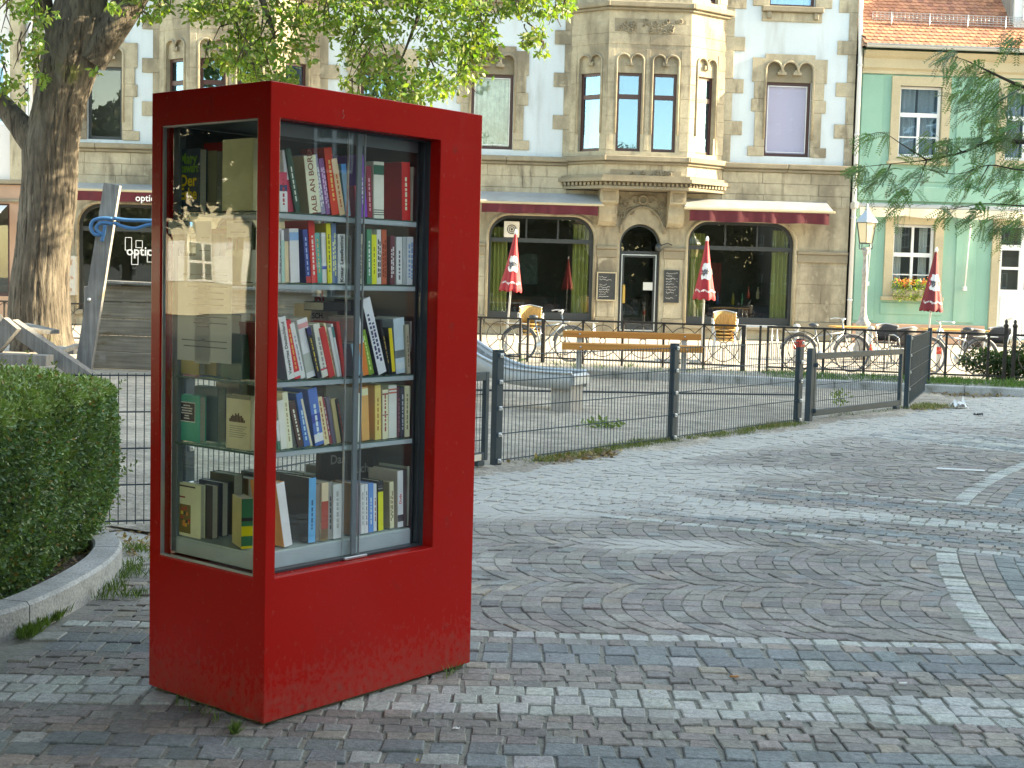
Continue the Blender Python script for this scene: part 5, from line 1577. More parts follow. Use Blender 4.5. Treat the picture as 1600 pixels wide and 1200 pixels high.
# folded awning over the ground floor: tube, scalloped valance, arms
ax0, ax1 = S(1336,325,.3), gR-2; az = Zf(1450,324,.35)
aw = MB().tube([(ax0,-.3,az),(ax1,-.3,az)], .09, 10).cbox((ax0-.06,-.42,az-.1),(ax0+.05,-.02,az+.1),.02).build('awning', mat('awning_tube', (.50,.49,.47), .6), HG)
b = MB(); vs = []; n = 160
for i in range(n+1):
    x = ax0+.12 + (ax1-ax0-.2)*i/n; t = (x-ax0)
    sc = .06*abs(sin(t*2.2)) 
    vs += [(x,-.40,az-.05),(x,-.42+.02*sin(t*5),az-.26-sc)]
b.add(vs, [(2*i,2*i+1,2*i+3,2*i+2) for i in range(n)], True)
b.build('valance', mat('cream_valance', (.62,.55,.42), .85), aw, recalc=False)
for px, y0, y1 in ((1362,338,441),(1515,352,449)):
    x = S(px,390,.12)
    MB().tube([(x,-.10,Zf(px,y0,.1)),(x-.08,-.10,Zf(px,y1,.1))], .022, 6).box((x-.13,-.14,Zf(px,y1,.1)-.1),(x-.03,-.0,Zf(px,y1,.1)+.02)).build('awning_arm', M['win_white'], aw)
# white double door with glazed top
x0, x1, z0, z1 = gd
MB().plate(rect(x0-.24, x1+.24, .02, z1+.26), [rect(x0, x1, z0-.16, z1)], -.06, .12).build('door_surround', M['cream'], HG, recalc=False)
pbox('door_step', M['stone2'], HG, x0-.4, x1+.4, 0, .16, -.3, .5, .02); pbox('door_step', M['stone2'], HG, x0-.4, x1+.4, 0, .08, .502, .85, .02)
zt, zm = Zf(1590,386), Zf(1590,453)
b = MB().plate(rect(x0, x1, z0, z1), [rect(x0+.08, (x0+x1)/2-.05, zt+.06, z1-.07), rect((x0+x1)/2+.05, x1-.08, zt+.06, z1-.07)] + [rect(a_, c_, e_, f_) for a_, c_ in ((x0+.13,(x0+x1)/2-.09),((x0+x1)/2+.09,x1-.13)) for e_, f_ in ((zm, (zm+zt)/2-.04), ((zm+zt)/2+.04, zt-.1))], .10, .16)
dr = b.build('door', M['win_white'], HG, recalc=False)
MB().box((x0+.05,.12,zm-.05),(x1-.05,.126,z1-.03)).build('pane', M['shop_glass'], dr, recalc=False)
MB().box((x0+.1,.45,z0),(x1-.1,.46,z1)).build('room', M['room'], dr, recalc=False)
for a_, c_ in ((x0+.14,(x0+x1)/2-.09),((x0+x1)/2+.09,x1-.14)):
    MB().cbox((a_,.085,z0+.15),(c_,.0985,zm-.2),.01).build('door_panel', M['win_white'], dr, recalc=False)
b = MB().tube([(x0-.10,-.9,.75),(x0-.02,-1.25,.85),(x0+.03,-1.55,.62),(x0+.05,-1.6,0)], .03, 8)
hr = b.build('handrail', M['win_white'], None); hr.matrix_world = Matrix.Translation(FO) @ Matrix.Rotation(PSI,4,'Z'); prop(hr, 'white curved handrail at the steps of the green house', 'handrail')
hr.location = hr.location + FE*.0

# flower box under the ground floor window
x0, x1, z0, z1 = GW[1]
fb = thing('flower_box', 'window box with pale leaves and orange flowers on the green house', 'flower box', FO + FE*((x0+x1)/2) + FN*.17 + Vector((0,0,z0-.10)), PSI)
MB().cbox((-.62,-.2,0),(.62,.0,.2),.015).build('planter', M['cream'], fb)
def leaf_mesh(name, L, mt, parent):
    """L = list of (pos, dir, side, length, width, colour); each leaf is folded along its rib"""
    n = len(L)
    vs = np.zeros((n*4, 3), np.float32); cl = np.ones((n*4, 4), np.float32)
    for i, (p, d, s, l, w, c) in enumerate(L):
        up = d.cross(s)
        q = i*4
        vs[q] = p; vs[q+1] = p + d*(l*.5) + s*w*.5 + up*w*.16; vs[q+2] = p + d*l; vs[q+3] = p + d*(l*.5) - s*w*.5 + up*w*.16
        cl[q:q+4, :3] = c
    me = bpy.data.meshes.new(name)
    me.vertices.add(n*4); me.vertices.foreach_set('co', vs.ravel())
    idx = np.arange(n)*4
    lp = np.stack([idx, idx+1, idx+2, idx, idx+2, idx+3], 1).ravel()
    me.loops.add(n*6); me.loops.foreach_set('vertex_index', lp.astype(np.int32))
    me.polygons.add(n*2); me.polygons.foreach_set('loop_start', (np.arange(n*2)*3).astype(np.int32)); me.polygons.foreach_set('loop_total', np.full(n*2, 3, np.int32))
    me.update(calc_edges=True)
    a = me.attributes.new('Col', 'FLOAT_COLOR', 'POINT'); a.data.foreach_set('color', cl.ravel())
    me.materials.append(mt)
    o = bpy.data.objects.new(name, me); C.objects.link(o)
    if parent: o.parent = parent
    return o
def rv(r2=rng):
    while True:
        v = Vector((r2.uniform(-1,1), r2.uniform(-1,1), r2.uniform(-1,1)))
        if .05 < v.length < 1: return v.normalized()
def leafspec(p, l, w, c, r2=rng, bias=Vector((0,0,0))):
    d = (rv(r2) + bias).normalized(); s = d.cross(rv(r2)).normalized()
    return (p, d, s, l, w, c)
L = []
for i in range(700):
    p = Vector((rng.uniform(-.68,.68), rng.uniform(-.32,.05), .14 + rng.random()**1.4*.34))
    if rng.random() < .25: p.z = rng.uniform(-.12,.1); p.y = rng.uniform(-.3,-.2)
    L.append(leafspec(p, rng.uniform(.06,.1), rng.uniform(.04,.07), vary((.17,.24,.06) if rng.random() < .8 else (.45,.5,.25), .25)))
leaf_mesh('foliage', L, M['leaf'], fb)
for cx in (-.3, .36):
    L = [leafspec(Vector((cx + rng.gauss(0,.13), -.2 + rng.gauss(0,.06), .40 + rng.gauss(0,.06))), .05, .05, vary((.52,.16,.08), .25)) for i in range(140)]
    leaf_mesh('blossoms', L, M['leaf'], fb)

# ------------------------------------------------------------------ the house at the left end
HP = house('pink_house', 'pale house with grey shutters above a pinkish shop front, left edge')
pL, pR = S(-700), sL - .12
MB().plate(rect(pL, pR, 3.9, 13), [rect(*w) for w in ((S(-80,150),S(8,150),5.55,7.9),(S(-330,150),S(-250,150),5.55,7.9))], 0, .3).build('wall', M['offwhite'], HP, recalc=False)
casement(HP, S(-80,150), S(8,150), 5.55, 7.9, .12, M['win_white'], .08, transom=7.2, mull=(S(-36,150),))
casement(HP, S(-330,150), S(-250,150), 5.55, 7.9, .12, M['win_white'], .08, transom=7.2, mull=(S(-290,150),))
for x0_ in (S(10,150),):
    sh = pbox('shutter', M['alu'], HP, x0_, x0_+.62, 5.5, 7.95, .005, .05, .01)
    b = MB()
    for k in range(26): b.box((x0_+.06,-.058,5.6+.088*k),(x0_+.56,-.05,5.64+.088*k))
    b.build('shutter_louvre', M['zinc'], sh, recalc=False)
pbox('pilaster', M['stone'], HP, pR-.5, pR-.08, 3.95, 12.9, -.05, .10, .02)
MB().plate(rect(pL, pR, 0, 3.88), [rect(S(-200,400), S(15,400), .75, 3.35)], 0, .3).build('shop_front', M['pink'], HP, recalc=False)
pbox('fascia_moulding', M['stone2'], HP, pL, pR, 3.9, 4.02, .0, .14, .02)
pbox('fascia_moulding', M['stone2'], HP, pL, pR, 3.4, 3.48, .0, .08, .01)
w = casement(HP, S(-200,400), S(15,400), .75, 3.35, .12, M['win_frame'], .08, glass_='shop_glass', room=1.5)
MB().add([(S(-200,330),-.02,3.3),(S(12,330),-.02,3.3),(S(12,330),-1.0,2.95),(S(-200,330),-1.0,2.95)], [(0,1,2,3)]).add([(S(-200,330),-1.0,2.95),(S(12,330),-1.0,2.95),(S(12,330),-1.0,2.78),(S(-200,330),-1.0,2.78)], [(0,1,2,3)]).build('awning', M['curtain'], HP)
MB().box((pL,.31,0),(pL+.3,8,13)).box((pR-.3,.31,0),(pR,8,13)).box((pL,7.8,0),(pR,8,13)).box((pL,.31,12.8),(pR,8,13)).box((pL,.31,3.9),(pR,8,4.1)).build('rear_walls', M['room'], HP, recalc=False)
# ------------------------------------------------------------------ houses round the square outside the picture: they shade it and stand in its reflections
M['plaster'] = mat('grey_plaster', (.42,.40,.37), .9, var=((.4,.08),))
def plain_house(name, label, lo, hi, mt, face, step=3.2, win=(1.0,1.6), shutters=False, first=1.0, storeys=4, sh_mat=None):
    h = thing(name, label, 'house', ((lo[0]+hi[0])/2, (lo[1]+hi[1])/2, 0))
    ox, oy = h.location.x, h.location.y
    MB().box((lo[0]-ox,lo[1]-oy,0),(hi[0]-ox,hi[1]-oy,hi[2])).build('wall', mt, h, recalc=False)
    ax = 1 if face[0] else 0                    # windows along this axis
    f = (hi if (face[0]+face[1]) > 0 else lo)[1-ax]
    sg = 1 if face[0]+face[1] > 0 else -1
    p = lo[ax] + step*.6
    b = MB(); g = MB(); sb = MB()
    while p < hi[ax] - 1:
        for k in range(storeys):
            z = first + 3.2*k
            def bx(mb, a0, a1, z0, z1, d0, d1):
                d0, d1 = sorted((f+sg*d0, f+sg*d1))
                if ax: mb.box((d0-ox,a0-oy,z0),(d1-ox,a1-oy,z1))
                else: mb.box((a0-ox,d0-oy,z0),(a1-ox,d1-oy,z1))
            bx(b, p, p+win[0], z, z+win[1], .002, .06)
            for i in range(2):
                for j in range(2): bx(g, p+.08+i*win[0]/2, p-.04+(i+1)*win[0]/2, z+.08+j*win[1]/2, z-.04+(j+1)*win[1]/2, .061, .07)
            if shutters:
                bx(sb, p-.62, p-.06, z, z+win[1], .002, .05); bx(sb, p+win[0]+.06, p+win[0]+.62, z, z+win[1], .002, .05)
        p += step
    w = b.build('window', M['win_white'], h, recalc=False); g.build('pane', M['room'], w, recalc=False)
    if shutters: sb.build('shutter', sh_mat or M['win_white'], h, recalc=False)
    MB().box((lo[0]-.4-ox,lo[1]-.4-oy,hi[2]),(hi[0]+.4-ox,hi[1]+.4-oy,hi[2]+.25)).build('roof', M['pink'], h, recalc=False)
    return h
plain_house('apartment_house', 'grey four storey house along the right side of the square, outside the view', (30,13.2,0), (42,24.3,16), mat('brown_plaster', (.20,.17,.15), .9), (-1,0))
plain_house('apartment_house', 'taller brown apartment house beside it along the right side of the square, outside the view', (30.5,-34,0), (42,13,21), mat('brown_plaster', (.20,.17,.15), .9), (-1,0), storeys=6)
plain_house('added_brown_house', 'brown house on the left side of the square behind the camera, outside the view', (-62,-40,0), (-50,-8.2,9), mat('brown_render', (.16,.13,.11), .9), (1,0), storeys=2)  # dull house added to cover bright low sky on the left
plain_house('cream_house', 'sunlit cream house with white shutters on the left side of the square', (-62,-8,0), (-50,20,9.5), mat('cream_render', (.52,.47,.37), .9, var=((.6,.05),)), (1,0), step=2.5, win=(.95,1.55), shutters=True, first=1.15, storeys=2)
M['leaf_dark'] = mat('dark_tree_leaf', r=.6, src='attr', trans=.12)
def unseen_tree(name, x, y, z0, z1, r_, n):
    t = thing('unseen_tree', name, 'tree', (x, y, 0))
    tx = -3.2 if 'foreground' in name else 0
    MB().tube([(tx,-2 if tx else 0,0),(tx+.1,-2 if tx else 0,z0*.8),(0,.1,z0+1)], [.2,.16,.1], 10).build('trunk', M['bark'], t)
    r2 = random.Random(int(x*3+y)); L = []
    for i in range(n):
        a = r2.uniform(0, 2*pi); h = r2.random()**1.5; q = r_*sqrt(max(.02, 1-h*h))*sqrt(r2.random()) * (1+.1*sin(3*a+x))
        L.append(((Vector((q*cos(a), q*sin(a), z0 + (z1-z0)*h + .25*sin(2.3*q*cos(a))+.2*sin(3.1*q*sin(a)))), rv(r2), None), r2.uniform(.3,.5)*(1.7 if z0 < 1 else .55 if n > 25000 else 1.15)))
    out = []
    for (p, d, _), l in L:
        s = d.cross(rv(r2)).normalized(); out.append((p, d, s, l, l*.55, vary((.02,.034,.012), .25)))
    leaf_mesh('crown', out, M['leaf_dark'], t)
for x_, y_, z0_, z1_, r_, n_, nm in ((-9.6,4.6,2.3,10,5.0,30000,'dark leafy tree left of the camera, outside the view'),(-15,12,2.3,9.5,4.6,4200,'dark leafy tree beside the left end of the square, outside the view'),
        (-6.2,-2.4,3.2,12,6.6,17000,'wide dark leafy tree close behind the camera on its left, outside the view'),(-17,-4,2.3,11,5,5200,'tall dark leafy tree far left of the camera, outside the view'),  # both crowns added to block sky from the left
        (-6,-9,3.9,11,5.8,11000,'dark leafy tree overhanging the camera from behind, outside the view'),  # canopy added behind the camera to darken the foreground
        (-5.0,1.6,3.45,9,5.3,15000,'spreading dark leafy tree overhanging the left foreground from above, outside the view'),  # canopy added overhead to darken the case's left face and the ground
        (-1,-15,.6,8.5,5,4200,'dark leafy tree straight behind the camera, outside the view'),(9,-19,.5,7.5,5,4200,'dark leafy tree behind the camera to its right, outside the view'),(19,-19,.5,7.5,5,4200,'dark leafy tree far behind the camera on the right, outside the view'),(28,-36,.5,8,5.5,4200,'dark leafy tree by the house corner behind the camera, outside the view')):  # low crowns added so the shop windows mirror something dark
    unseen_tree(nm, x_, y_, z0_, z1_, r_, n_)
plain_house('brick_house', 'low pale house behind the camera', (-30,-72,0), (24,-60,7.5), M['plaster'], (0,1), storeys=2)

# ------------------------------------------------------------------ mesh fence round the playground
def mesh_panel(parent, p, q, z0=.045, z1=.93, nm='', rows_=5, fr=False):
    p, q = Vector(p), Vector(q); L = (q-p).length; d = (q-p).normalized(); n = Vector((d.y, -d.x))
    def P(t, z, o=0.): v = p + d*t + n*o; return Vector((v.x, v.y, z)) - parent.location
    b = MB(); k = int(L/.05)
    for i in range(1, k):
        b.tube([P(L*i/k, z0-.02), P(L*i/k, z1+(.0 if fr else .012))], .0031, 4, cap=False)
    b.build('vertical_wires', M['fence'], parent, recalc=False)
    for j in range(rows_):
        z = z0 + (z1-z0)*j/(rows_-1)
        MB().tube([P(.0,z,.007), P(L,z,.007)], .004, 5, cap=False).tube([P(.0,z,-.007), P(L,z,-.007)], .004, 5, cap=False).build('horizontal_wire', M['fence'], parent, recalc=False)
def fence_post(parent, p, q, h=.965, cap=None):
    p = Vector(p); d = (Vector(q)-p).normalized(); a = atan2(d.y, d.x)
    MT = Matrix.Translation(Vector((p.x, p.y, 0)) - parent.location) @ Matrix.Rotation(a, 4, 'Z')
    o = MB().cbox((-.045,-.03,0),(.045,.03,h),.005).build('post', M['fence'], parent, M=MT, recalc=False)
    for j in range(5):
        z = .045 + .885*j/4
        MB().cbox((-.022,-.046,z-.018),(.022,-.0305,z+.018),.004).tube([(.0,-.046,z),(.0,-.054,z)], .008, 6).build('clamp', M['zinc'], o, recalc=False)
    c = MB().cbox((-.047,-.032,h-.0),(.047,.032,h+.012),.004)
    c.build('post_cap', M['fence'], o, recalc=False)
    if cap: MB().cbox((-.0485,-.0335,h-.085),(.0485,.0335,h-.003),.003).build('red_band', cap, o, recalc=False)
    return o
FP = [(-4.6,7.55),(-1.98,8.40),(-1.30,9.72),(-.12,11.53),(1.60,13.66),(3.29,15.84),(3.46,16.03),(5.07,17.93),(5.17,18.07),(6.55,21.75)]
mf = thing('mesh_fence', 'grey green steel mesh fence between the cobbled square and the sandy playground', 'fence', (FP[3][0], FP[3][1], 0))
M['red_tape'] = mat('red_tape', (.55,.05,.03), .6)
for i, nx in ((0,1),(1,2),(2,3),(3,4),(4,5),(5,6),(8,9),(9,8)):
    fence_post(mf, FP[i], FP[nx], cap=M['red_tape'] if i == 5 else None)
for i, j in ((0,1),(1,2),(3,4),(4,5),(8,9)): mesh_panel(mf, FP[i], FP[j])
def gate(label, p, q, hinge_first=True):
    p, q = Vector(p), Vector(q); d = (q-p).normalized(); L = (q-p).length
    g = thing('gate', label, 'gate', (p.x, p.y, 0), atan2(d.y, d.x))
    z0, z1 = .065, .80
    MB().cbox((-.04,-.035,0),(.035,.035,z1+.06),.004).build('hinge_post', M['fence'], g, recalc=False)
    b = MB()
    for a, c in (((.07,-.02,z0),(.12,.02,z1)),((L-.09,-.02,z0),(L-.04,.02,z1)),((.121,-.02,z1-.07),(L-.091,.02,z1)),((.121,-.02,z0),(L-.091,.02,z0+.07))): b.cbox(a, c, .004)
    b.build('gate_frame', M['fence'], g, recalc=False)
    v = MB(); k = int((L-.2)/.05)
    for i in range(1, k): x = .12+(L-.21)*i/k; v.tube([(x,0,z0+.06),(x,0,z1-.06)], .0031, 4, cap=False)
    v.build('vertical_wires', M['fence'], g, recalc=False)
    for z in (z0+.17, z0+.36, z0+.55): MB().tube([(.12,.006,z),(L-.09,.006,z)], .004, 5, cap=False).build('horizontal_wire', M['fence'], g, recalc=False)
    for z in (z0+.06, z1-.14): MB().tube([(.035,-.03,z),(.095,-.03,z)], .016, 8).lathe([(.025,z-.02),(.025,z+.03)], 8, (.06,-.04,0)).build('hinge', M['fence'], g)
    MB().cbox((L-.2,-.03,z0-.04),(L-.1,.03,z0-.001),.004).build('drop_bolt', M['fence'], g, recalc=False)
    return g
gate('closed grey green gate at the far right end of the mesh fence', FP[6], FP[7])
g2 = gate('grey green gate partly hidden behind the red bookcase', FP[2], (FP[3][0]-.06, FP[3][1]-.08))
gl = (Vector((FP[3][0]-.06, FP[3][1]-.08)) - Vector(FP[2])).length
MB().box((gl-.35,-.0225,.072),(gl-.14,-.0205,.125)).build('maker_plate', M['zinc'], g2, recalc=False)

# ------------------------------------------------------------------ dark iron railing on the raised bed
def ry(x): return 25.0 - .30*x
def rx(px):
    k = (px-800)/FOC
    return k*25.0/(1+.3*k)
rail = thing('iron_railing', 'dark ornamental iron railing with rings and crossed bars along the street', 'railing', (0, 25.0, 0), atan2(-.3, 1))
RC1 = cos(atan2(-.3, 1))
def u_of(px): return rx(px)/RC1
posts = [-181,-119,-57,5,67,129,191,253,315,377,439,501,563,625,687,749,811]
posts2 = [823,847,909,971,1035,1098,1160]; posts3 = [1186]; posts4 = [1198,1222,1286,1349,1413,1477,1543,1569]; posts5 = [1583,1647,1712,1780]
ZT, ZBt = .87, .19
def motif(u0, u1):
    cx, cz = (u0+u1)/2, (ZT+ZBt)/2; r_ = min(.26, (u1-u0)*.39)
    MB().tube([(cx+r_*cos(t),0,cz+r_*1.08*sin(t)) for t in [2*pi*k/28 for k in range(28)]], .0075, 5, closed=True).build('ring', M['iron'], rail, recalc=False)
    MB().tube([(cx+.055*cos(t),0,cz+.055*sin(t)) for t in [2*pi*k/12 for k in range(12)]], .008, 5, closed=True).build('small_ring', M['iron'], rail, recalc=False)
    for sx in (-1, 1):
        for sz in (-1, 1):
            MB().tube([(cx+sx*.04,0,cz+sz*.04),(cx+sx*(u1-u0)/2,0,cz+sz*(ZT-ZBt)/2)], .0075, 5).build('diagonal_bar', M['iron'], rail, recalc=False)
    MB().tube([(cx,0,cz+.055),(cx,0,ZT)], .0075, 5).tube([(cx,0,cz-.055),(cx,0,ZBt)], .0075, 5).build('upright_rod', M['iron'], rail, recalc=False)
for grp in (posts, posts2, posts3, posts4, posts5):
    us = [u_of(p) for p in grp]
    for p, u in zip(grp, us):
        tall = p in (1569, 1583)
        w = .03 if tall else (.034 if p in (847, 1160) else .02)
        b = MB().cbox((u-w,-w,.05),(u+w,w,ZT+.02+(.10 if tall else 0)),.004)
        if tall: b.lathe([(.03,ZT+.12),(.045,ZT+.15),(.02,ZT+.19),(.03,ZT+.22),(.005,ZT+.26)], 10, (u,0,0))
        b.build('railing_post', M['iron'], rail, recalc=False)
    if len(us) > 1:
        MB().cbox((us[0],-.02,ZT-.012),(us[-1],.02,ZT+.022),.004).build('top_rail', M['iron'], rail, recalc=False)
        MB().cbox((us[0],-.014,ZBt-.016),(us[-1],.014,ZBt+.012),.003).build('bottom_rail', M['iron'], rail, recalc=False)
        for a, c in zip(us[:-1], us[1:]):
            if c-a > .45: motif(a, c)

# ------------------------------------------------------------------ playground furniture
bp = grd(1.0, 1.0) if False else None
bx0, bx1 = at(880,520,22.6), at(1096,520,22.6)
bn = thing('bench', 'playground bench with orange brown slats on grey steel posts', 'bench', ((bx0.x+bx1.x)/2, 22.6, 0))
hl = (bx1.x-bx0.x)/2
def wob(b, seed): return b
MB().cbox((-hl,-.03,.655),(hl,.015,.765),.008).build('back_slat', M['bench_wood'], bn)
MB().cbox((-hl-.03,-.42,.47),(hl-.03,-.37,.575),.008).build('seat_slat', M['bench_wood'], bn)
for k in range(3): MB().cbox((-hl,-.36+.105*k,.545),(hl,-.265+.105*k,.575),.008).build('seat_slat', M['bench_wood'], bn)
for x in (-hl+.27, hl-.27):
    MB().cbox((x-.045,.016,0),(x+.045,.07,.765),.006).box((x-.03,-.36,.50),(x+.03,.016,.544)).build('post', M['slide'], bn)
    MB().lathe([(.018,0),(.012,.012)], 8, (0,0,0)).build('bolt', M['zinc'], bn, M=Matrix.Translation((x,-.032,.71)) @ Matrix.Rotation(pi/2,4,'X'))
    MB().lathe([(.018,0),(.012,.012)], 8, (0,0,0)).build('bolt', M['zinc'], bn, M=Matrix.Translation((x,-.422,.52)) @ Matrix.Rotation(pi/2,4,'X'))
# slide
e0 = grd(889, 641); e0.z = 0
sd = Vector((-3.4, 1.5, 0)).normalized()
slide = thing('slide', 'metal playground slide running down to a concrete foot', 'slide', (e0.x, e0.y, 0), atan2(sd.y, sd.x))
prof = [(-.12,.365),(.1,.365),(.45,.372),(.75,.40),(1.05,.50),(1.35,.66),(1.7,.86),(2.3,1.22),(2.9,1.58),(3.5,1.90)]
PT = smooth_path([(a, b_) for a, b_ in prof], 4)
def sweep(name, cs, mt, closed=False):
    vs = []; fs = []; n = len(cs)
    for i, p in enumerate(PT):
        t = (PT[min(i+1,len(PT)-1)] - PT[max(i-1,0)]).normalized(); nn = Vector((-t.y, t.x))
        for y, h in cs: vs.append((p.x + nn.x*h, y, p.y + nn.y*h))
    for i in range(len(PT)-1):
        for j in range(n if closed else n-1): fs.append((i*n+j, i*n+(j+1)%n, (i+1)*n+(j+1)%n, (i+1)*n+j))
    return MB().add(vs, fs, True).build(name, mt, slide)
hw = .25
sweep('chute', [(-hw,.03),(-hw,-.03),(-hw+.03,-.05),(hw-.03,-.05),(hw,-.03),(hw,.03)], M['slide'])
for s_ in (-1, 1):
    sweep('side_panel', [(s_*hw,.10),(s_*(hw+.012),.10),(s_*(hw+.012),-.09),(s_*hw,-.09)], M['slide'], True)
    b = MB(); b.tube([(p.x,s_*(hw+.006),p.y+.105) for p in PT], .02, 8); b.build('rim', M['alu'], slide)
MB().add([(-.12,-hw,.33),(-.12,hw,.33),(-.12,hw,.46),(-.12,-hw,.46),(-.16,-hw,.33),(-.16,hw,.33),(-.16,hw,.43),(-.16,-hw,.43)], [(0,1,2,3),(4,7,6,5),(0,4,5,1),(3,2,6,7),(0,3,7,4),(1,5,6,2)]).build('end_lip', M['slide'], slide)
MB().cbox((-.10,-.2,-.02),(.16,.22,.325),.02).build('foot_block', M['concrete'], slide)
MB().tube([(3.3,-.2,0),(3.3,-.2,1.75)], .04).tube([(3.3,.2,0),(3.3,.2,1.75)], .04).build('support', M['slide'], slide)
# rubber edging lying in the sand
p, q = grd(700,610), grd(1250,618)
ed = MB().bar((0,0,.005), (q-p), .08, .04).build('edging', M['dark_steel']); ed.location = p
prop(ed, 'dark low edging strip lying across the sand behind the slide', 'edging')

# timber play ship
ship = thing('play_ship', 'weathered timber play ship with a leaning mast plank behind the hedge', 'play ship', (-5.6, 21.0, 0))
def sp(px, py, Y): return at(px, py, Y) - ship.location
b = MB().bar(sp(129,590,20.6), sp(176,288,20.6), .235, .11, up=(0,-1,0)); b.build('mast_plank', M['wood_grey'], ship)
for px, py in ((141,468),(123,576)):
    MB().lathe([(.03,0),(.022,.02)], 8).build('bolt', M['zinc'], ship, M=Matrix.Translation(sp(px,py,20.6) + Vector((0,-.06,0))) @ Matrix.Rotation(pi/2,4,'X'))
for k in range(5):
    z0, z1 = .02+.262*k, .02+.262*k+.254
    x0, x1 = -1.32 + .075*k, 2.6
    b = MB().cbox((x0,-.05,z0),(x1,.05,z1),.012)
    b.build('hull_plank', M['plank'], ship, M=Matrix.Translation((0.05, .55+.012*rng.uniform(-1,1), 0)) @ Matrix.Rotation(-.16,4,'Z'))
MB().cbox((-1.0,-.16,1.335),(2.6,.12,1.385),.01).build('gunwale_plank', M['wood_grey'], ship, M=Matrix.Translation((.05,.55,0)) @ Matrix.Rotation(-.16,4,'Z') @ Matrix.Rotation(.02,4,'Y'))
MB().cbox((-1.25,.05,.02),(-1.1,.2,1.3),.01).cbox((1.2,.05,.02),(1.35,.2,1.3),.01).build('rib', M['wood_grey'], ship, M=Matrix.Translation((0.05,.55,0)) @ Matrix.Rotation(-.16,4,'Z'))
MB().bar(sp(18,508,20.2), sp(152,600,20.2), .20, .24, up=(0,-1,0)).build('beam', M['wood_grey'], ship)
MB().bar(sp(-52,592,20.0), sp(20,505,20.0), .25, .20, up=(0,-1,0)).build('beam', M['wood_grey'], ship)
MB().bar(sp(-70,550,20.1), sp(10,505,20.3), .3, .06, up=(.5,-1,.4)).build('deck_plank', M['wood_grey'], ship)
MB().bar(sp(-60,558,19.8), sp(78,563,19.8), .35, .15).build('beam', M['wood_grey'], ship)
MB().bar(sp(20,508,21.6), sp(68,519,21.2), .6, .06).build('deck_plank', M['wood_grey'], ship)
MB().bar(sp(74,544,23.0), sp(122,549,23.0), .5, .08).build('deck_plank', M['wood_grey'], ship)
MB().bar(sp(86,552,22.0), sp(122,540,22.6), .12, .06).build('deck_plank', M['wood_grey'], ship)
MB().bar(sp(128,590,21.2), sp(160,600,20.4), .22, .2).build('beam', M['wood_grey'], ship)
for pts in ([(176,342),(160,341),(146,345),(142,356),(148,366),(158,367)], [(176,350),(160,348),(151,354),(153,362),(163,368)], [(178,341),(200,344),(240,345),(300,350)], [(178,348),(192,354),(212,357),(240,350),(300,352)], [(164,352),(162,365),(159,377)]):
    P = smooth_path([tuple(sp(a, c, 20.46)) for a, c in pts], 4)
    MB().tube(P, .028, 7).build('rope', M['rope'], ship)

# ------------------------------------------------------------------ street furniture
M['wicker'] = mat('wicker', (.52,.31,.10), .6, var=((40,.3,(1,1,.2)),), bump=((90,.006),))
M['chair_dark'] = mat('dark_rattan', (.05,.045,.045), .6, bump=((90,.006),))
def chair_proto(name, label, mt, legm):
    r = thing(name, label, 'chair')
    b = MB(); vs = []; n = 14
    for i in range(n+1):
        a = radians(200) + radians(140)*i/n*1.0
        for z, k in ((.46,.96),(.60,1.0),(.74,1.04),(.82 - .05*abs(i-n/2)/(n/2),1.05)):
            vs.append((.24*k*cos(a), .24*k*sin(a)*-1.0*-1+.02, z))
    b.add(vs, [(i*4+j, (i+1)*4+j, (i+1)*4+j+1, i*4+j+1) for i in range(n) for j in range(3)], True)
    o = b.build('backrest', mt, r, recalc=False); md = o.modifiers.new('thick', 'SOLIDIFY'); md.thickness = .018
    MB().lathe([(.20,.415),(.235,.425),(.24,.445),(.22,.455),(.02,.45)], 16).build('seat', mt, r)
    for sx in (-1, 1):
        for sy in (-1, 1): MB().tube([(sx*.19,sy*.18,.42),(sx*.22,sy*.22,0)], .013, 6).build('leg', legm, r)
        MB().tube([(sx*.22,-.16,.42),(sx*.255,-.16,.62),(sx*.265,-.02,.67),(sx*.25,.15,.66),(sx*.21,.20,.42)], .013, 6).build('armrest', legm, r)
    MB().tube([(.25*cos(t),.25*sin(t)+.02,.835-.04*abs(t+pi/2)) for t in [radians(200)+radians(140)*k/14-2*pi for k in range(15)]], .013, 6).build('back_rim', legm, r)
    return r
ch = chair_proto('cafe_chair', 'tan wicker cafe chair with a shiny metal frame, lowest of the left stack', M['wicker'], M['alu'])
first = True
for px, Y, nm in ((828, 29.0, 'left'), (1131, 28.4, 'right')):
    base = at(px, 540, Y); 
    for k in range(4):
        c = ch if first else dup(ch)
        first = False
        c.location = (base.x, Y, .012 + .068*k); c.rotation_euler = (0, 0, pi + rng.uniform(-.05,.05) + (.12 if nm == 'left' else -.08))
        c['label'] = ('lowest', 'second', 'third', 'topmost')[k] + f' tan wicker cafe chair of the {nm} stack ' + ('behind the slide' if nm == 'left' else 'beside the middle parasol')
        c['group'] = 'wicker cafe chairs stacked on the pavement'
cd = chair_proto('cafe_chair', 'dark', M['chair_dark'], M['alu'])
for i, (px, Y, rz, lab) in enumerate(((1412,27.6,.4,'dark rattan chair between the white bollard and the right parasol'),(1520,27.8,-.5,'dark rattan chair right of the right parasol'),(1560,29.5,2.6,'dark rattan chair in front of the white door'),(1385,29.5,3.0,'dark rattan chair below the flower box'))):
    c = cd if i == 0 else dup(cd)
    c.location = (at(px,540,Y).x, Y, .002); c.rotation_euler = (0,0,rz); c['label'] = lab; c['group'] = 'dark chairs outside the green house'
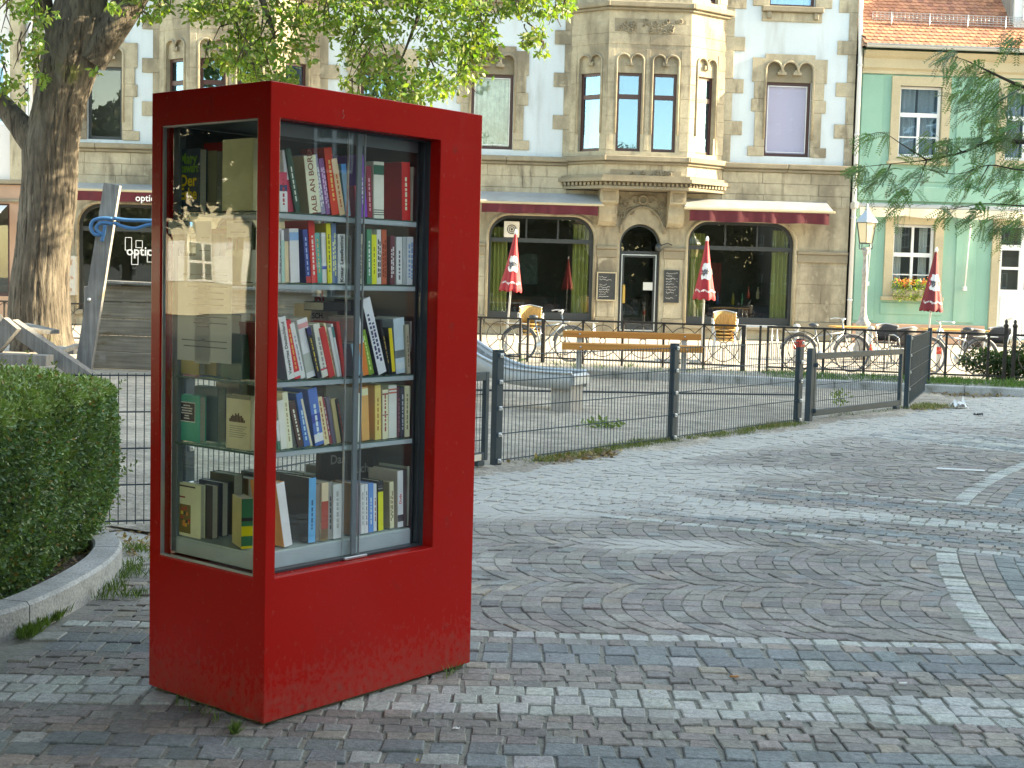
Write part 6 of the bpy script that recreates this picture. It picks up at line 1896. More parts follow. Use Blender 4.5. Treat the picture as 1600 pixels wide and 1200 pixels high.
def table(label, px, Y, top, mt, round_=True, w=.6):
    t = thing('cafe_table', label, 'table', (at(px,540,Y).x, Y, 0), group='cafe tables on the pavement')
    if round_: MB().lathe([(w*.5,.72),(w*.5+.01,.73),(w*.5,.745),(.02,.745)], 20).build('table_top', mt, t)
    else: MB().cbox((-w/2,-.35,.71),(w/2,.35,.745),.01).build('table_top', mt, t)
    if round_:
        MB().lathe([(.03,.05),(.025,.4),(.03,.715)], 10).build('column', M['alu'], t)
        for a in (0, pi/2, pi, 3*pi/2): MB().tube([(.02*cos(a),.02*sin(a),.08),(.28*cos(a),.28*sin(a),.015)], .016, 6).build('foot', M['alu'], t)
    else:
        for sx in (-1,1):
            for sy in (-1,1): MB().tube([(sx*(w/2-.08),sy*.28,.71),(sx*(w/2-.05),sy*.3,0)], .018, 6).build('leg', M['alu'], t)
table('silver square cafe table beside the left chair stack', 862, 29.2, 0, M['alu'], False, .7)
table('silver square cafe table in front of the pier by the door', 905, 29.6, 0, M['alu'], False, .75)
table('silver cafe table right of the right wicker stack', 1185, 29.0, 0, M['alu'], False, .8)
M['orange_top'] = mat('orange_table_top', (.55,.30,.08), .4)
table('orange topped table behind the lamp post', 1345, 30.2, 0, M['orange_top'], False, 1.3)
table('orange topped table right of the right parasol', 1490, 30.0, 0, M['orange_top'], False, 1.3)

# closed parasols
M['parasol'] = mat('parasol_red', (.30,.008,.018), .65, var=((4,.12),))
M['parasol_white'] = mat('parasol_white', (.72,.70,.70), .7)
M['parasol_shaded'] = mat('parasol_red_shaded', (.16,.010,.018), .7, var=((4,.12),))  # shade put into the colour of the right-hand parasol's cloth
def parasol(label, px, Y, ytop, ybot, tilt, turn, seed):
    z1, z0 = at(px, ytop, Y).z, at(px, ybot, Y).z
    xt = at(px, ytop, Y).x
    xb = xt - sin(tilt)*z1
    r = thing('parasol', label, 'parasol', (xb, Y, 0), 0, 'closed red parasols of the cafe')
    r.rotation_euler = (0, tilt, 0)
    MB().tube([(0,0,.05),(0,0,z1-.02)], .02, 8).build('pole', M['alu'], r)
    MB().lathe([(.24,0),(.24,.05),(.05,.07),(.035,.3)], 16).build('base', M['concrete'], r)
    H = z1-z0; nf = 8
    def rad(t, a):
        rr = .028 + .20*(t**1.15)
        return rr*(1 + .08*t*cos(nf*(a+turn)) + .03*sin(3*a+seed) - (.06 if t > .97 else 0))
    def surf(a, t, off=0.):
        q = rad(t, a) + off
        return Vector((q*sin(a), -q*cos(a), z1 - .04 - t*(H-.04) - .018*t*cos(nf*(a+turn)+.6)))
    n, k = 96, 26; vs = [surf(2*pi*j/n, i/k) for i in range(k+1) for j in range(n)]
    fs = [(i*n+j, i*n+(j+1)%n, (i+1)*n+(j+1)%n, (i+1)*n+j) for i in range(k) for j in range(n)]
    MB().add(vs, fs, True).build('canopy', M['parasol_shaded'] if seed == 3 else M['parasol'], r)
    MB().lathe([(.03,z1-.05),(.032,z1),(.012,z1+.05)], 10).build('tip', M['parasol_white'], r)
    # white badge wrapped round the folded cloth, name over it, line of small letters below
    b = MB(); vs = []; m_ = 36
    for i in range(m_+1):
        a = -.8 + 1.6*i/m_
        e = min(1, (1-abs(a)/.8)*3.5); tm, th = .52, .135*(.25+.75*sqrt(max(0,e)))
        vs += [surf(a, tm-th + 2*th*j/8, .007) for j in range(9)]
    b.add(vs, [(9*i+j, 9*i+j+1, 9*i+j+10, 9*i+j+9) for i in range(m_) for j in range(8)], True)
    b.build('badge', M['parasol_white'], r, recalc=False)
    def wrap(tm, off=.010):
        def f(x, y):
            a = x/.145; return surf(a, tm - y/(H-.04), off)
        return f
    lettering("brand_name", "egafredo", .17, lambda x, y: wrap(.52, .016)(x+.045, y), M["ink"], r, bold=.004, sx=.50, color=(.012,.014,.03))
    lettering("brand_initial", "S", .32, lambda x, y: wrap(.50, .017)(x-.115, y), M["ink"], r, bold=.004, sx=.5, color=(.40,.012,.02))
    lettering("slogan", "il vero espresso italiano", .07, wrap(.85, .014), M["parasol_white"], r, bold=.0015, sx=.5)
    return r
parasol('closed red parasol with a white badge left of the bench', 806, 27.6, 362, 455, radians(3.6), .2, 1)
parasol('closed red parasol with a white badge between the bench and the right cafe window', 1105, 27.6, 373, 468, radians(.9), .5, 2)
parasol('closed dark red parasol in front of the mint green house', 1463, 27.2, 390, 486, radians(2.6), .0, 3)

# bicycles
M['rim'] = mat('dull_rim', (.16,.16,.165), .5, .3)
def bicycle(label, loc, rz):
    r = thing('bicycle', label, 'bicycle', loc, rz, 'bicycles parked behind the iron railing')
    fm = mat_bike
    for x in (-.52, .52):
        w = MB().tube([(x+.315*cos(t),0,.335+.315*sin(t)) for t in [2*pi*k/24 for k in range(24)]], .011, 6, closed=True).build('wheel', rim_mat, r)
        MB().tube([(x+.335*cos(t),0,.335+.335*sin(t)) for t in [2*pi*k/24 for k in range(24)]], .018, 6, closed=True).build('tyre', M['dark_steel'], w)
        b = MB()
        for k in range(12): b.tube([(x,0,.335),(x+.31*cos(pi*k/6),0,.335+.31*sin(pi*k/6))], .002, 3, cap=False)
        b.build('spokes', M['zinc'], w, recalc=False)
        MB().tube([(x+.365*cos(t),0,.335+.365*sin(t)) for t in [radians(20)+radians(150)*k/12 for k in range(13)]], .02, 6).build('mudguard', rim_mat, r)
    MB().tube([(-.52,0,.335),(-.10,0,.30),(-.22,0,.80)], .016).tube([(-.52,0,.335),(-.19,0,.68)], .012).tube([(-.10,0,.30),(.34,0,.72)], .018).tube([(-.19,0,.66),(.34,0,.74)], .018).tube([(.31,0,.92),(.36,0,.68),(.46,0,.42),(.52,0,.335)], .016).build('frame', fm, r)
    MB().tube([(.18,-.28,.98),(.26,-.26,1.0),(.33,-.08,1.0),(.33,.08,1.0),(.26,.26,1.0),(.18,.28,.98)], .013).tube([(.31,0,.9),(.33,0,1.0)], .014).build('handlebar', M['alu'], r)
    MB().lathe([(.02,.82),(.09,.84),(.10,.87),(.05,.90)], 12, (-.25,0,0)).build('saddle', M['dark_steel'], r)
    MB().lathe([(.09,-.01),(.09,.01)], 14).build('chainring', M['zinc'], r, M=Matrix.Translation((-.10,-.05,.30)) @ Matrix.Rotation(pi/2,4,'X'))
    MB().cbox((-.82,-.09,.72),(-.40,.09,.735),.004).build('rack', M['alu'], r)
mat_bike = M['alu']; rim_mat = M['rim']
mat_bike = mat('bike_silver', (.30,.31,.32), .4, .5)
bicycle('silver bicycle behind the railing left of the lamp post', (at(1290,540,26.0).x, 26.0, 0), radians(8))
bicycle('silver bicycle behind the railing under the right parasol', (at(1492,540,25.8).x, 25.8, 0), radians(-170))
rim_mat = M['dark_steel']; mat_bike = mat('bike_blue_grey', (.10,.14,.18), .35, .4)
bicycle('blue grey bicycle behind the railing beside the left chair stack', (at(852,540,27.0).x, 27.0, 0), radians(12))

# bollards, lamp
M['bollard'] = mat('bollard_white', (.45,.44,.42), .5, var=((9,.2),))
def bollard(label, px, Y, ytop):
    z = at(px, ytop, Y).z
    r = thing('bollard', label, 'bollard', (at(px,ytop,Y).x, Y, 0), 0, 'white and red bollards along the street')
    MB().lathe([(.05,0),(.05,z-.17),(.035,z-.15),(.035,z-.12),(.07,z-.09),(.075,z-.05),(.05,z-.01),(.01,z)], 12).build('shaft', M['bollard'], r)
    MB().lathe([(.0515,z-.50),(.0515,z-.36)], 12).build('red_band', M['red_tape'], r)
bollard('white bollard behind the red capped fence post', 1245, 27.5, 506)
bollard('white bollard with a red band right of the lamp post', 1361, 27.0, 509)
bollard('white bollard with a red band right of the third parasol pole', 1469, 26.8, 513)
LY = 31.0
lz = at(1351, 318, LY).z
lp = thing('street_lamp', 'old fashioned street lamp with an amber glazed lantern', 'street lamp', (at(1349,500,LY).x, LY, 0))
lp.rotation_euler = (0, radians(-.4), 0)
MB().lathe([(.20,0),(.20,.25),(.16,.32),(.15,.75),(.17,.80),(.11,.88),(.075,1.0),(.062,1.2),(.058,1.9),(.075,1.95),(.055,2.0),(.045,lz-1.15),(.06,lz-1.12),(.09,lz-1.0),(.05,lz-.97)], 14).build('lamp_post', mat('lamp_grey', (.34,.33,.31), .6, var=((14,.25),)), lp)
b = MB()
for a in (pi/4, 3*pi/4, 5*pi/4, 7*pi/4): b.tube([(.04*cos(a),.04*sin(a),lz-1.02),(.16*cos(a),.16*sin(a),lz-1.0),(.17*cos(a),.17*sin(a),lz-.90)], .012, 5)
b.build('lantern_bracket', M['dark_steel'], lp)
def hexr(r_, z): return [(r_*cos(pi/3*k+.3), r_*sin(pi/3*k+.3), z) for k in range(6)]
g = MB().add(hexr(.155, lz-.88) + hexr(.235, lz-.42), [(k,(k+1)%6,6+(k+1)%6,6+k) for k in range(6)]).build('lantern_glass', mat('amber_glass', (.72,.62,.42), .25), lp)
b = MB()
for k in range(6): b.tube([hexr(.158, lz-.88)[k], hexr(.238, lz-.42)[k]], .010, 5); b.tube([hexr(.158, lz-.88)[k], hexr(.158, lz-.88)[(k+1)%6]], .012, 5); b.tube([hexr(.238, lz-.42)[k], hexr(.238, lz-.42)[(k+1)%6]], .014, 5)
b.build('lantern_frame', M['dark_steel'], lp)
MB().add(hexr(.27, lz-.42) + hexr(.24, lz-.36) + hexr(.09, lz-.20) + hexr(.06, lz-.14), [(6*l+k,6*l+(k+1)%6,6*l+6+(k+1)%6,6*l+6+k) for l in range(3) for k in range(6)] + [tuple(range(5,-1,-1)), (18,19,20,21,22,23)]).lathe([(.03,lz-.14),(.04,lz-.11),(.012,lz-.07),(.02,lz-.04),(.003,lz)], 8).build('lantern_roof', M['zinc'], lp)
# ------------------------------------------------------------------ the old tree on the left
TY = 26.3
tree = thing('old_tree', 'old tree with deeply furrowed bark and a leaning trunk', 'tree', (at(64,540,TY).x, TY, 0))
def tp(px, py, Y=TY): return at(px, py, Y) - tree.location
def limb_mesh(name, stations, n=40, ridge=.05, seed=0, res=10, k1=17):
    """stations: (point, radius) list; the bark's furrows run along the limb"""
    P = [(Vector((*s[0], s[1]))) for s in stations]
    pts = []
    for i in range(len(P)-1):
        a, b_, c, d = P[max(i-1,0)], P[i], P[i+1], P[min(i+2,len(P)-1)]
        for k in range(res):
            t = k/res
            pts.append(.5*((2*b_) + (c-a)*t + (2*a-5*b_+4*c-d)*t*t + (3*b_-a-3*c+d)*t**3))
    pts.append(P[-1])
    r2 = random.Random(seed); ph = [r2.uniform(0, 6.28) for _ in range(8)]
    vs = []; fs = []; prev = None
    for i, q in enumerate(pts):
        p = Vector(q[:3]); r_ = q[3]
        d = (Vector(pts[min(i+1,len(pts)-1)][:3]) - Vector(pts[max(i-1,0)][:3])).normalized()
        s = d.cross(Vector((0,1,0))).normalized() if prev is None else (prev - d*prev.dot(d)).normalized()
        prev = s; t = d.cross(s); z = i*.12
        for j in range(n):
            a = 2*pi*j/n
            g = sin(k1*a + 1.6*sin(z*.9+ph[0]) + 2.0*sin(z*.37+a*2+ph[1])) + .6*sin((k1*2+3)*a + 2.2*sin(z*1.3+ph[2]))
            big = .05*sin(3*a+ph[3]+z*.2) + .03*sin(5*a+ph[4]-z*.3)
            rr = r_*(1 + big + ridge*(1-abs(g)/1.2)*.9 + r2.uniform(-.008,.008))
            vs.append(p + s*(rr*cos(a)) + t*(rr*sin(a)))
    for i in range(len(pts)-1):
        for j in range(n): fs.append((i*n+j, i*n+(j+1)%n, (i+1)*n+(j+1)%n, (i+1)*n+j))
    fs.append(tuple((len(pts)-1)*n+j for j in range(n)))
    return MB().add(vs, fs, True).build(name, M['bark'], tree)
PXM = TY/FOC
st = [(570,64,128),(548,64,108),(520,62,98),(480,61,94),(440,62,88),(400,66,84),(360,70,84),(320,74,85),(280,77,84),(235,78,86),(190,86,80),(150,95,80),(110,105,86),(75,114,92),(45,122,92),(10,126,80),(-40,132,68),(-110,138,56),(-200,150,42)]
limb_mesh('trunk', [(tp(x, y), w*PXM/2*.94) for y, x, w in st], n=110, ridge=.055, seed=1, res=8, k1=23)
limb_mesh('limb', [(tp(64,236), .27), (tp(46,212), .25), (tp(24,186), .21), (tp(0,160), .19), (tp(-30,128,26), .17), (tp(-80,60,25.6), .14), (tp(-160,-40,25), .09)], n=40, ridge=.05, seed=2, k1=13)
limb_mesh('limb', [(tp(96,70), .20), (tp(82,42), .17), (tp(70,14), .15), (tp(64,-30,26), .14), (tp(40,-140,25.5), .09)], n=36, seed=3, k1=11)
limb_mesh('limb', [(tp(138,92), .36), (tp(160,62), .33), (tp(184,32), .29), (tp(208,-2), .26), (tp(240,-50,25.8), .22), (tp(330,-110,25.7), .17), (tp(470,-130,25.5), .12), (tp(620,-110,25.4), .08), (tp(760,-70,25.4), .05)], n=40, seed=4, k1=13)
limb_mesh('limb', [(tp(330,-112,25.7), .13), (tp(380,-60,25.5), .09), (tp(410,0,25.4), .06), (tp(430,60,25.4), .03)], n=16, seed=5, k1=7)
limb_mesh('limb', [(tp(600,-112,25.4), .08), (tp(640,-50,25.4), .06), (tp(655,10,25.4), .045), (tp(640,60,25.4), .025), (tp(620,110,25.4), .015)], n=14, seed=6, k1=7)
# bur with moss where the left limb leaves
CL = [(345,15,62,50),(425,62,72,58),(465,20,58,42),(395,108,52,34),(440,136,44,22),(300,14,26,25.4),(380,60,60,45),(330,85,22,20),
      (600,35,82,58),(690,45,78,58),(585,105,52,46),(660,118,66,48),(722,128,44,34),(745,62,42,44),(556,58,36,48),(640,158,48,25.4),(545,138,24,25.4),(520,20,40,36),(560,-20,80,50),(700,-20,90,50),
      (805,14,42,26),(852,2,40,25.4),(826,52,24,18),(862,28,24,26),(842,76,13,12),(878,10,22,22),(738,92,22,25.4),(820,68,10,10),(770,20,40,30),(800,-30,70,40),
      (15,25,48,38),(28,80,28,36),(12,125,20,34),(52,58,26,25.4),(60,112,18,28),(40,150,12,14),(205,8,36,25.4),(228,28,18,16),(238,4,24,22),(150,112,6,9),(255,14,18,14),(60,10,30,26),(-20,70,40,50)]
L = []
r2 = random.Random(11)
for cx, cy, rx_, ry_ in CL:
    Y0 = (25.4 if cx > 250 else 25.6) + r2.uniform(-.5, .5)
    n = int(pi*rx_*ry_*(.052 if cx > 250 else .040)) + 10
    tone = r2.uniform(.85, 1.15)
    nsub = max(3, n//38)
    subs = [(r2.gauss(0,.48), r2.gauss(0,.48), r2.uniform(-.6,.6)) for _ in range(nsub)]
    for i in range(n):
        sx, sy, sz = subs[r2.randrange(nsub)]
        a = sx + r2.gauss(0,.22); b_ = sy + r2.gauss(0,.22); c_ = sz + r2.gauss(0,.2)
        if a*a + b_*b_ > 1.35: continue
        p = at(cx + a*rx_, cy + b_*ry_, Y0 + c_) - tree.location
        g = r2.random()
        c = (.11,.175,.04) if g < .6 else ((.15,.21,.05) if g < .88 else (.075,.12,.03))
        L.append(leafspec(p, r2.uniform(.09,.17), r2.uniform(.05,.085), tuple(v*tone*r2.uniform(.8,1.2) for v in c), r2, Vector((0,-.1,-.45))))
# the crown above the picture
for i in range(9000):
    d = rv(r2); k = r2.random()**.35
    p = Vector((-5.5 + 7.5*d.x*k, 26 + 6*d.y*k, 11.2 + 4.0*d.z*k)) - tree.location
    if (p + tree.location).z < 6.9 + .25*abs((p+tree.location).x+5): continue
    L.append(leafspec(p, r2.uniform(.25,.38), r2.uniform(.16,.22), tuple(v*r2.uniform(.8,1.2) for v in (.08,.12,.02)), r2, Vector((0,0,-.3))))
leaf_mesh('crown', L, M['leaf'], tree)
for cx, cy, rx_, ry_ in CL:
    Y0 = 25.4 if cx > 250 else 25.6
    for k in range(2 if rx_ < 30 else 4):
        p = tp(cx + r2.uniform(-.3,.3)*rx_, cy - ry_*r2.uniform(.5,1.1), Y0 + r2.uniform(-.3,.3))
        q = tp(cx + r2.uniform(-.8,.8)*rx_, cy + ry_*r2.uniform(0,.9), Y0 + r2.uniform(-.3,.3))
        m_ = p.lerp(q, .5) + Vector((r2.uniform(-.1,.1),0,r2.uniform(0,.12)))
        MB().tube([p, m_, q], [.018,.012,.006], 5).build('twig', M['twig'], tree, recalc=False)

# ------------------------------------------------------------------ feathery tree reaching in from the right
ft = thing('feathery_tree', 'tree with fine feathery leaves whose branches reach in at the right', 'tree', (7.2, 9.4, 0))
def fp_(px, py, Y): return at(px, py, Y) - ft.location
BR = [[(1900,60,9.3),(1760,110,9.3),(1660,150,9.3),(1600,136,9.4),(1546,112,9.5),(1508,94,9.6),(1478,86,9.6)],
      [(1900,60,9.3),(1780,200,9.3),(1690,232,9.3),(1600,222,9.4),(1545,222,9.5),(1504,238,9.6),(1448,250,9.7),(1392,256,9.8),(1335,262,9.9)],
      [(1780,200,9.3),(1690,262,9.2),(1600,266,9.3),(1545,258,9.4),(1495,272,9.4),(1440,262,9.4)],
      [(1690,262,9.2),(1640,318,9.2),(1600,322,9.2),(1540,318,9.3),(1480,328,9.4)],
      [(1440,252,9.7),(1410,226,9.7),(1378,207,9.8),(1350,214,9.8)],
      [(1546,112,9.5),(1520,120,9.5),(1500,150,9.5)],[(1600,136,9.4),(1560,160,9.4),(1535,195,9.4)],[(1504,238,9.6),(1480,222,9.6),(1455,224,9.6)],
      [(1392,256,9.8),(1380,280,9.8),(1366,300,9.8)],[(1448,250,9.7),(1432,290,9.7),(1405,330,9.7)],[(1545,258,9.4),(1530,285,9.4)],[(1600,10,9.2),(1640,40,9.2),(1590,60,9.3)]]
BR[4][0] = (1448,250,9.7)
for k, br in enumerate(BR):
    P = smooth_path([tuple(fp_(*q)) for q in br], 4)
    r0 = .03 if k < 2 else .012 if k < 4 else .006
    MB().tube(P, [max(.0025, r0*(1-i/len(P))**1.3) for i in range(len(P))], 6).build('branch', M['twig'], ft, recalc=False)
P = smooth_path([(0,0,0),(0.05,0,1.5),(-.1,.05,3.2),(-.5,.0,4.2),(-1.2,-.1,4.7),tuple(fp_(1900,60,9.3))], 6)
MB().tube(P, [.16*(1-.75*i/len(P)) for i in range(len(P))], 12).build('trunk', M['bark'], ft)
CLF = [(1490,92,20),(1520,112,22),(1548,132,26),(1512,152,26),(1535,182,34),(1578,190,32),(1562,226,28),(1592,150,25.4),(1460,226,18),(1490,232,18),(1390,272,17),(1368,290,13),(1420,300,14),(1442,272,16),(1540,272,26),(1508,286,16),(1586,262,20),(1482,332,15),(1530,338,18),(1562,356,18),(1594,345,18),(1352,262,9),(1360,212,6),(1385,212,7),(1590,62,16),(1404,330,9),(1590,215,26),(1560,160,25.4),(1340,262,5),(1590,310,16),(1480,246,14),(1530,225,16)]
L = []
r2 = random.Random(21)
for cx, cy, rad_ in CLF:
    Y0 = 9.5 + r2.uniform(-.35,.35)
    for i in range(int(rad_*.85)+3):
        p = fp_(cx + r2.gauss(0,.5)*rad_, cy - rad_*.25 + r2.gauss(0,.45)*rad_, Y0 + r2.gauss(0,.12))
        d = Vector((-.55 + r2.gauss(0,.5), r2.gauss(0,.5), -.55 + r2.gauss(0,.4))).normalized()
        ln = r2.uniform(.08,.16)
        s = d.cross(rv(r2)).normalized()
        c = tuple(v*r2.uniform(.75,1.25) for v in (.11,.18,.085))
        m_ = 11
        for k in range(1, m_+1):
            q = p + d*(ln*k/m_) + Vector((0,0,-.03*(k/m_)**2))
            for sg in (-1, 1):
                dd = (s*sg + d*.45 + Vector((0,0,-.15))).normalized()
                L.append((q, dd, d, .025*r2.uniform(.8,1.2), .0105, c))
# its crown, above and right of the picture
for i in range(5000):
    d = rv(r2); k = r2.random()**.4
    p = Vector((.6 + 4.2*d.x*k, .5 + 4.2*d.y*k, 6.6 + 2.2*d.z*k))
    w = p + ft.location
    px, py, _ = proj(w.x, w.y, w.z)
    if px < 1625 and py > -30: continue
    L.append(leafspec(p, .22, .09, tuple(v*r2.uniform(.75,1.25) for v in (.04,.085,.03)), r2, Vector((0,0,-.4))))
leaf_mesh('foliage', L, M['leaf_fine'], ft)

# ------------------------------------------------------------------ clipped hedge in the planter
hx0, hx1, hy0, hy1, hz0, hz1 = -4.6, -2.17, 5.15, 7.68, .06, .99
hedge = thing('hedge', 'clipped dense green hedge in the planter left of the bookcase', 'hedge', (-3.0, 6.6, .055))
def hedge_pt(r2, deep):
    """a point in the outer shell of the hedge"""
    while True:
        f = r2.random()
        x, y, z = r2.uniform(hx0, hx1), r2.uniform(hy0, hy1), r2.uniform(hz0, hz1)
        if f < .52: x = hx1
        elif f < .84: z = hz1
        else: y = hy1 if f > .97 else hy0
        n = Vector(((1 if x == hx1 else 0), (1 if y == hy1 else -1 if y == hy0 else 0), (1 if z == hz1 else 0)))
        # round the corners and let the side bulge
        cx, cy, cz = hx1-.17, hy1-.22, hz1-.10
        q = Vector((x, y, z))
        v = Vector((max(0, x-cx)/.17, max(0, y-cy)/.22, max(0, z-cz)/.10))
        if v.length > 1:
            v2 = v.normalized(); q = Vector((cx+v2.x*.17 if v.x else x, cy+v2.y*.22 if v.y else y, cz+v2.z*.10 if v.z else z)); n = Vector((v2.x, v2.y, v2.z+.0001)).normalized()
        tuck = max(0, .38 - q.z)
        q.x -= tuck*.35; 
        lump = (.022*sin(q.y*6.1+q.z*4) + .02*sin(q.y*13-q.z*9+q.x*7) + .018*sin(q.x*11+q.y*5))
        return q + n*(lump - deep), n
L = []
r2 = random.Random(31)
for i in range(92000):
    deep = abs(r2.gauss(0, .035)) - .012
    p, n = hedge_pt(r2, deep)
    px, py, _ = proj(p.x, p.y, p.z)
    if px < -60 or py > 1260: 
        if r2.random() < .75: continue
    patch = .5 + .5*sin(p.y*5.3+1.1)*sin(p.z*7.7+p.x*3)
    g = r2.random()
    if p.z > .88 and g < .7: c = (.14,.20,.07)  # top leaves paler: light from above put into their colour
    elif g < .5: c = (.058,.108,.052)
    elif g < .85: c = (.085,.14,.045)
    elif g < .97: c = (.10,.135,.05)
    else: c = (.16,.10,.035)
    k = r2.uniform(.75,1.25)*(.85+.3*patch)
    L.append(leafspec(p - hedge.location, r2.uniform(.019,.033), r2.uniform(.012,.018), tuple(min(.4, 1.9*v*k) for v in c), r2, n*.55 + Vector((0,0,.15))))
for i in range(110):                             # stray shoots
    p, n = hedge_pt(r2, -.01)
    px, py, _ = proj(p.x, p.y, p.z)
    if px < -40: continue
    d = (n*.6 + Vector((r2.gauss(0,.25), r2.gauss(0,.25), .6))).normalized(); ln = r2.uniform(.05,.13)
    for k in range(7):
        for sg in (-1, 1):
            s = d.cross(rv(r2)).normalized()
            L.append((p + d*(ln*(k+1)/7) - hedge.location, (d*.6 + s).normalized(), d, r2.uniform(.022,.034), .014, tuple(v*r2.uniform(.8,1.2) for v in (.15,.22,.07))))
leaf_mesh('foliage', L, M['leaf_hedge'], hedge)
vs = []; 
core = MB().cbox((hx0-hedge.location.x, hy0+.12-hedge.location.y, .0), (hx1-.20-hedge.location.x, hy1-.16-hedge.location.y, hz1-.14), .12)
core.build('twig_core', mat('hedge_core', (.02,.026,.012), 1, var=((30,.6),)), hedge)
b = MB()
for i in range(160):
    y = r2.uniform(hy0, hy1-.1); x = hx1-.3 - r2.uniform(0,.1) - (max(0,y-hy1+.5))*.5
    p = Vector((x, y, .0)) - Vector((hedge.location.x, hedge.location.y, 0))
    b.tube([p, p + Vector((r2.uniform(-.02,.10), r2.uniform(-.06,.06), .2)), p + Vector((r2.uniform(.02,.22), r2.uniform(-.1,.1), r2.uniform(.3,.5)))], [.006,.004,.002], 4)
b.build('stems', M['twig'], hedge, recalc=False)

# ------------------------------------------------------------------ weeds, grass, dead leaves, litter
def scatter(name, spots, mt, n_per, size, cols, up=1.0, flat=False, z=0.):
    L = []; r2 = random.Random(len(spots)*7 + n_per)
    for (x, y, r_, k) in spots:
        for i in range(int(n_per*k)):
            a, q = r2.uniform(0, 2*pi), r_*sqrt(r2.random())
            p = Vector((x + q*cos(a), y + q*sin(a), z + (r2.uniform(.004,.02) if flat else 0)))
            l = r2.uniform(*size)
            d = (Vector((r2.gauss(0,.6), r2.gauss(0,.6), up if not flat else r2.gauss(0,.18)))).normalized()
            s = d.cross(rv(r2)).normalized() if not flat else d.cross(Vector((r2.gauss(0,.3), r2.gauss(0,.3), 1))).normalized()
            L.append((p, d, s, l, (l*.09 if not flat else l*.55), vary(cols[r2.randrange(len(cols))], .25)))
    return prop(leaf_mesh(name, L, mt, None), kind='stuff')
G_ = [(.10,.14,.03),(.15,.17,.05),(.07,.11,.025),(.24,.22,.10)]
D_ = [(.28,.17,.07),(.20,.12,.05),(.36,.26,.13),(.14,.09,.05)]
sp1 = []
def along(px0, py0, px1, py1, n, r_, k, jig=.1):
    for i in range(n):
        t = (i + rng.random())/n
        p = grd(px0+(px1-px0)*t, py0+(py1-py0)*t)
        sp1.append((p.x + rng.gauss(0,jig), p.y + rng.gauss(0,jig), r_, k))
along(835,724,1045,690,60,.09,1,.05); along(950,700,1040,690,20,.08,1,.04); along(1085,687,1240,664,44,.09,1,.05); along(1180,673,1238,663,16,.1,1.2,.05); along(1425,640,1475,634,26,.14,1.4,.1); along(1290,655,1400,642,8,.06,.6,.06)
scatter('weeds', sp1, M['grass'], 34, (.03,.075), G_, .9)
sp1 = []
along(850,722,960,708,50,.10,1,.06); along(1190,672,1238,664,14,.1,1,.06); along(1420,640,1470,635,26,.16,1.2,.12); along(800,728,850,722,6,.1,.6,.06); along(1460,615,1598,618,70,.3,.6,.12)
scatter('dead_leaves', sp1, M['grass'], 12, (.03,.07), D_, flat=True)
sp1 = []
along(30,998,70,976,14,.035,1.3,.02); along(70,976,96,958,10,.03,1,.015); along(160,935,200,890,24,.05,.35,.05); along(185,880,228,905,16,.07,.3,.06); along(190,860,230,862,12,.06,.3,.05); along(205,935,230,930,5,.05,.4,.03); along(358,1147,372,1149,2,.012,.7,.004); along(268,1100,340,1130,6,.012,.12,.01); along(692,1064,722,1046,5,.012,.12,.005)
scatter('grass_tufts', sp1, M['grass'], 55, (.02,.065), [(.09,.16,.03),(.12,.19,.04),(.07,.12,.03)], 1.3)
sp1 = []
along(160,880,230,840,40,.14,1,.12); along(60,930,175,845,40,.10,1,.05); along(0,945,80,920,20,.08,1,.03)
sp2 = [(x-.12, y, r_, k) for x, y, r_, k in sp1[40:]]
scatter('dead_leaves', sp1[:40], M['grass'], 9, (.02,.05), D_, flat=True)
scatter('dead_leaves', sp2, M['grass'], 16, (.02,.05), D_, flat=True, z=.055)
# moss and small weeds growing in the joints near the front
sp1 = []
for i in range(900):
    px, py = rng.uniform(240,1600), rng.uniform(880,1200)
    p = grd(px, py); q = Vector((p.x, p.y)) - BO
    if -.1 < q.dot(BU) < 1.2 and -.1 < q.dot(BV) < .8: continue
    if rng.random() > (.25 + .75*(px/1600)): continue
    sp1.append((p.x, p.y, .025, 1))
scatter('joint_moss', sp1, M['grass'], 9, (.006,.016), [(.13,.14,.04),(.18,.17,.06),(.09,.10,.03)], 1.2, z=-.010)
sp1 = []
for i in range(330):
    p = grd(rng.uniform(0,1600), 1200 - 560*rng.random()**.7)
    if fdist(p.x, p.y) < .1: continue
    q = Vector((p.x, p.y)) - BO
    if -.05 < q.dot(BU) < 1.12 and -.05 < q.dot(BV) < .7: continue
    if p.x < -1.9: continue
    sp1.append((p.x, p.y, .03, 1))
scatter('grit', sp1, M['grass'], 1.4, (.006,.016), [(.5,.48,.42),(.36,.3,.2),(.30,.2,.1),(.55,.54,.5)], flat=True)
# grass on the raised bed and the shrub at the end of the railing
sp1 = []
for i in range(420):
    x = rng.uniform(4.2, 11); y = bedY(x) + rng.uniform(.15, 1.5)
    sp1.append((x, y, .16, 1 if x > 6.4 else .5))
for i in range(60):
    x = rng.uniform(-3, 4.2); sp1.append((x, bedY(x) + rng.uniform(.2,1.6), .1, .4))
scatter('grass', sp1, M['grass'], 26, (.05,.13), [(.07,.15,.03),(.10,.18,.04),(.05,.10,.02)], 1.4, z=.10)
sh = thing('shrub', 'low dark shrub at the foot of the railing at the right edge', 'shrub', (at(1585,575,23.4).x, 23.4, .10))
L = []
for i in range(3800):
    d = rv(); k = rng.random()**.4
    p = Vector((.95*d.x*k, .45*d.y*k, .24 + .30*d.z*k + .08*sin(6*d.x)))
    L.append(leafspec(p, rng.uniform(.05,.09), rng.uniform(.03,.05), vary((.035,.065,.02), .3), bias=Vector((0,0,.2))))
leaf_mesh('foliage', L, M['leaf'], sh)
b = MB()
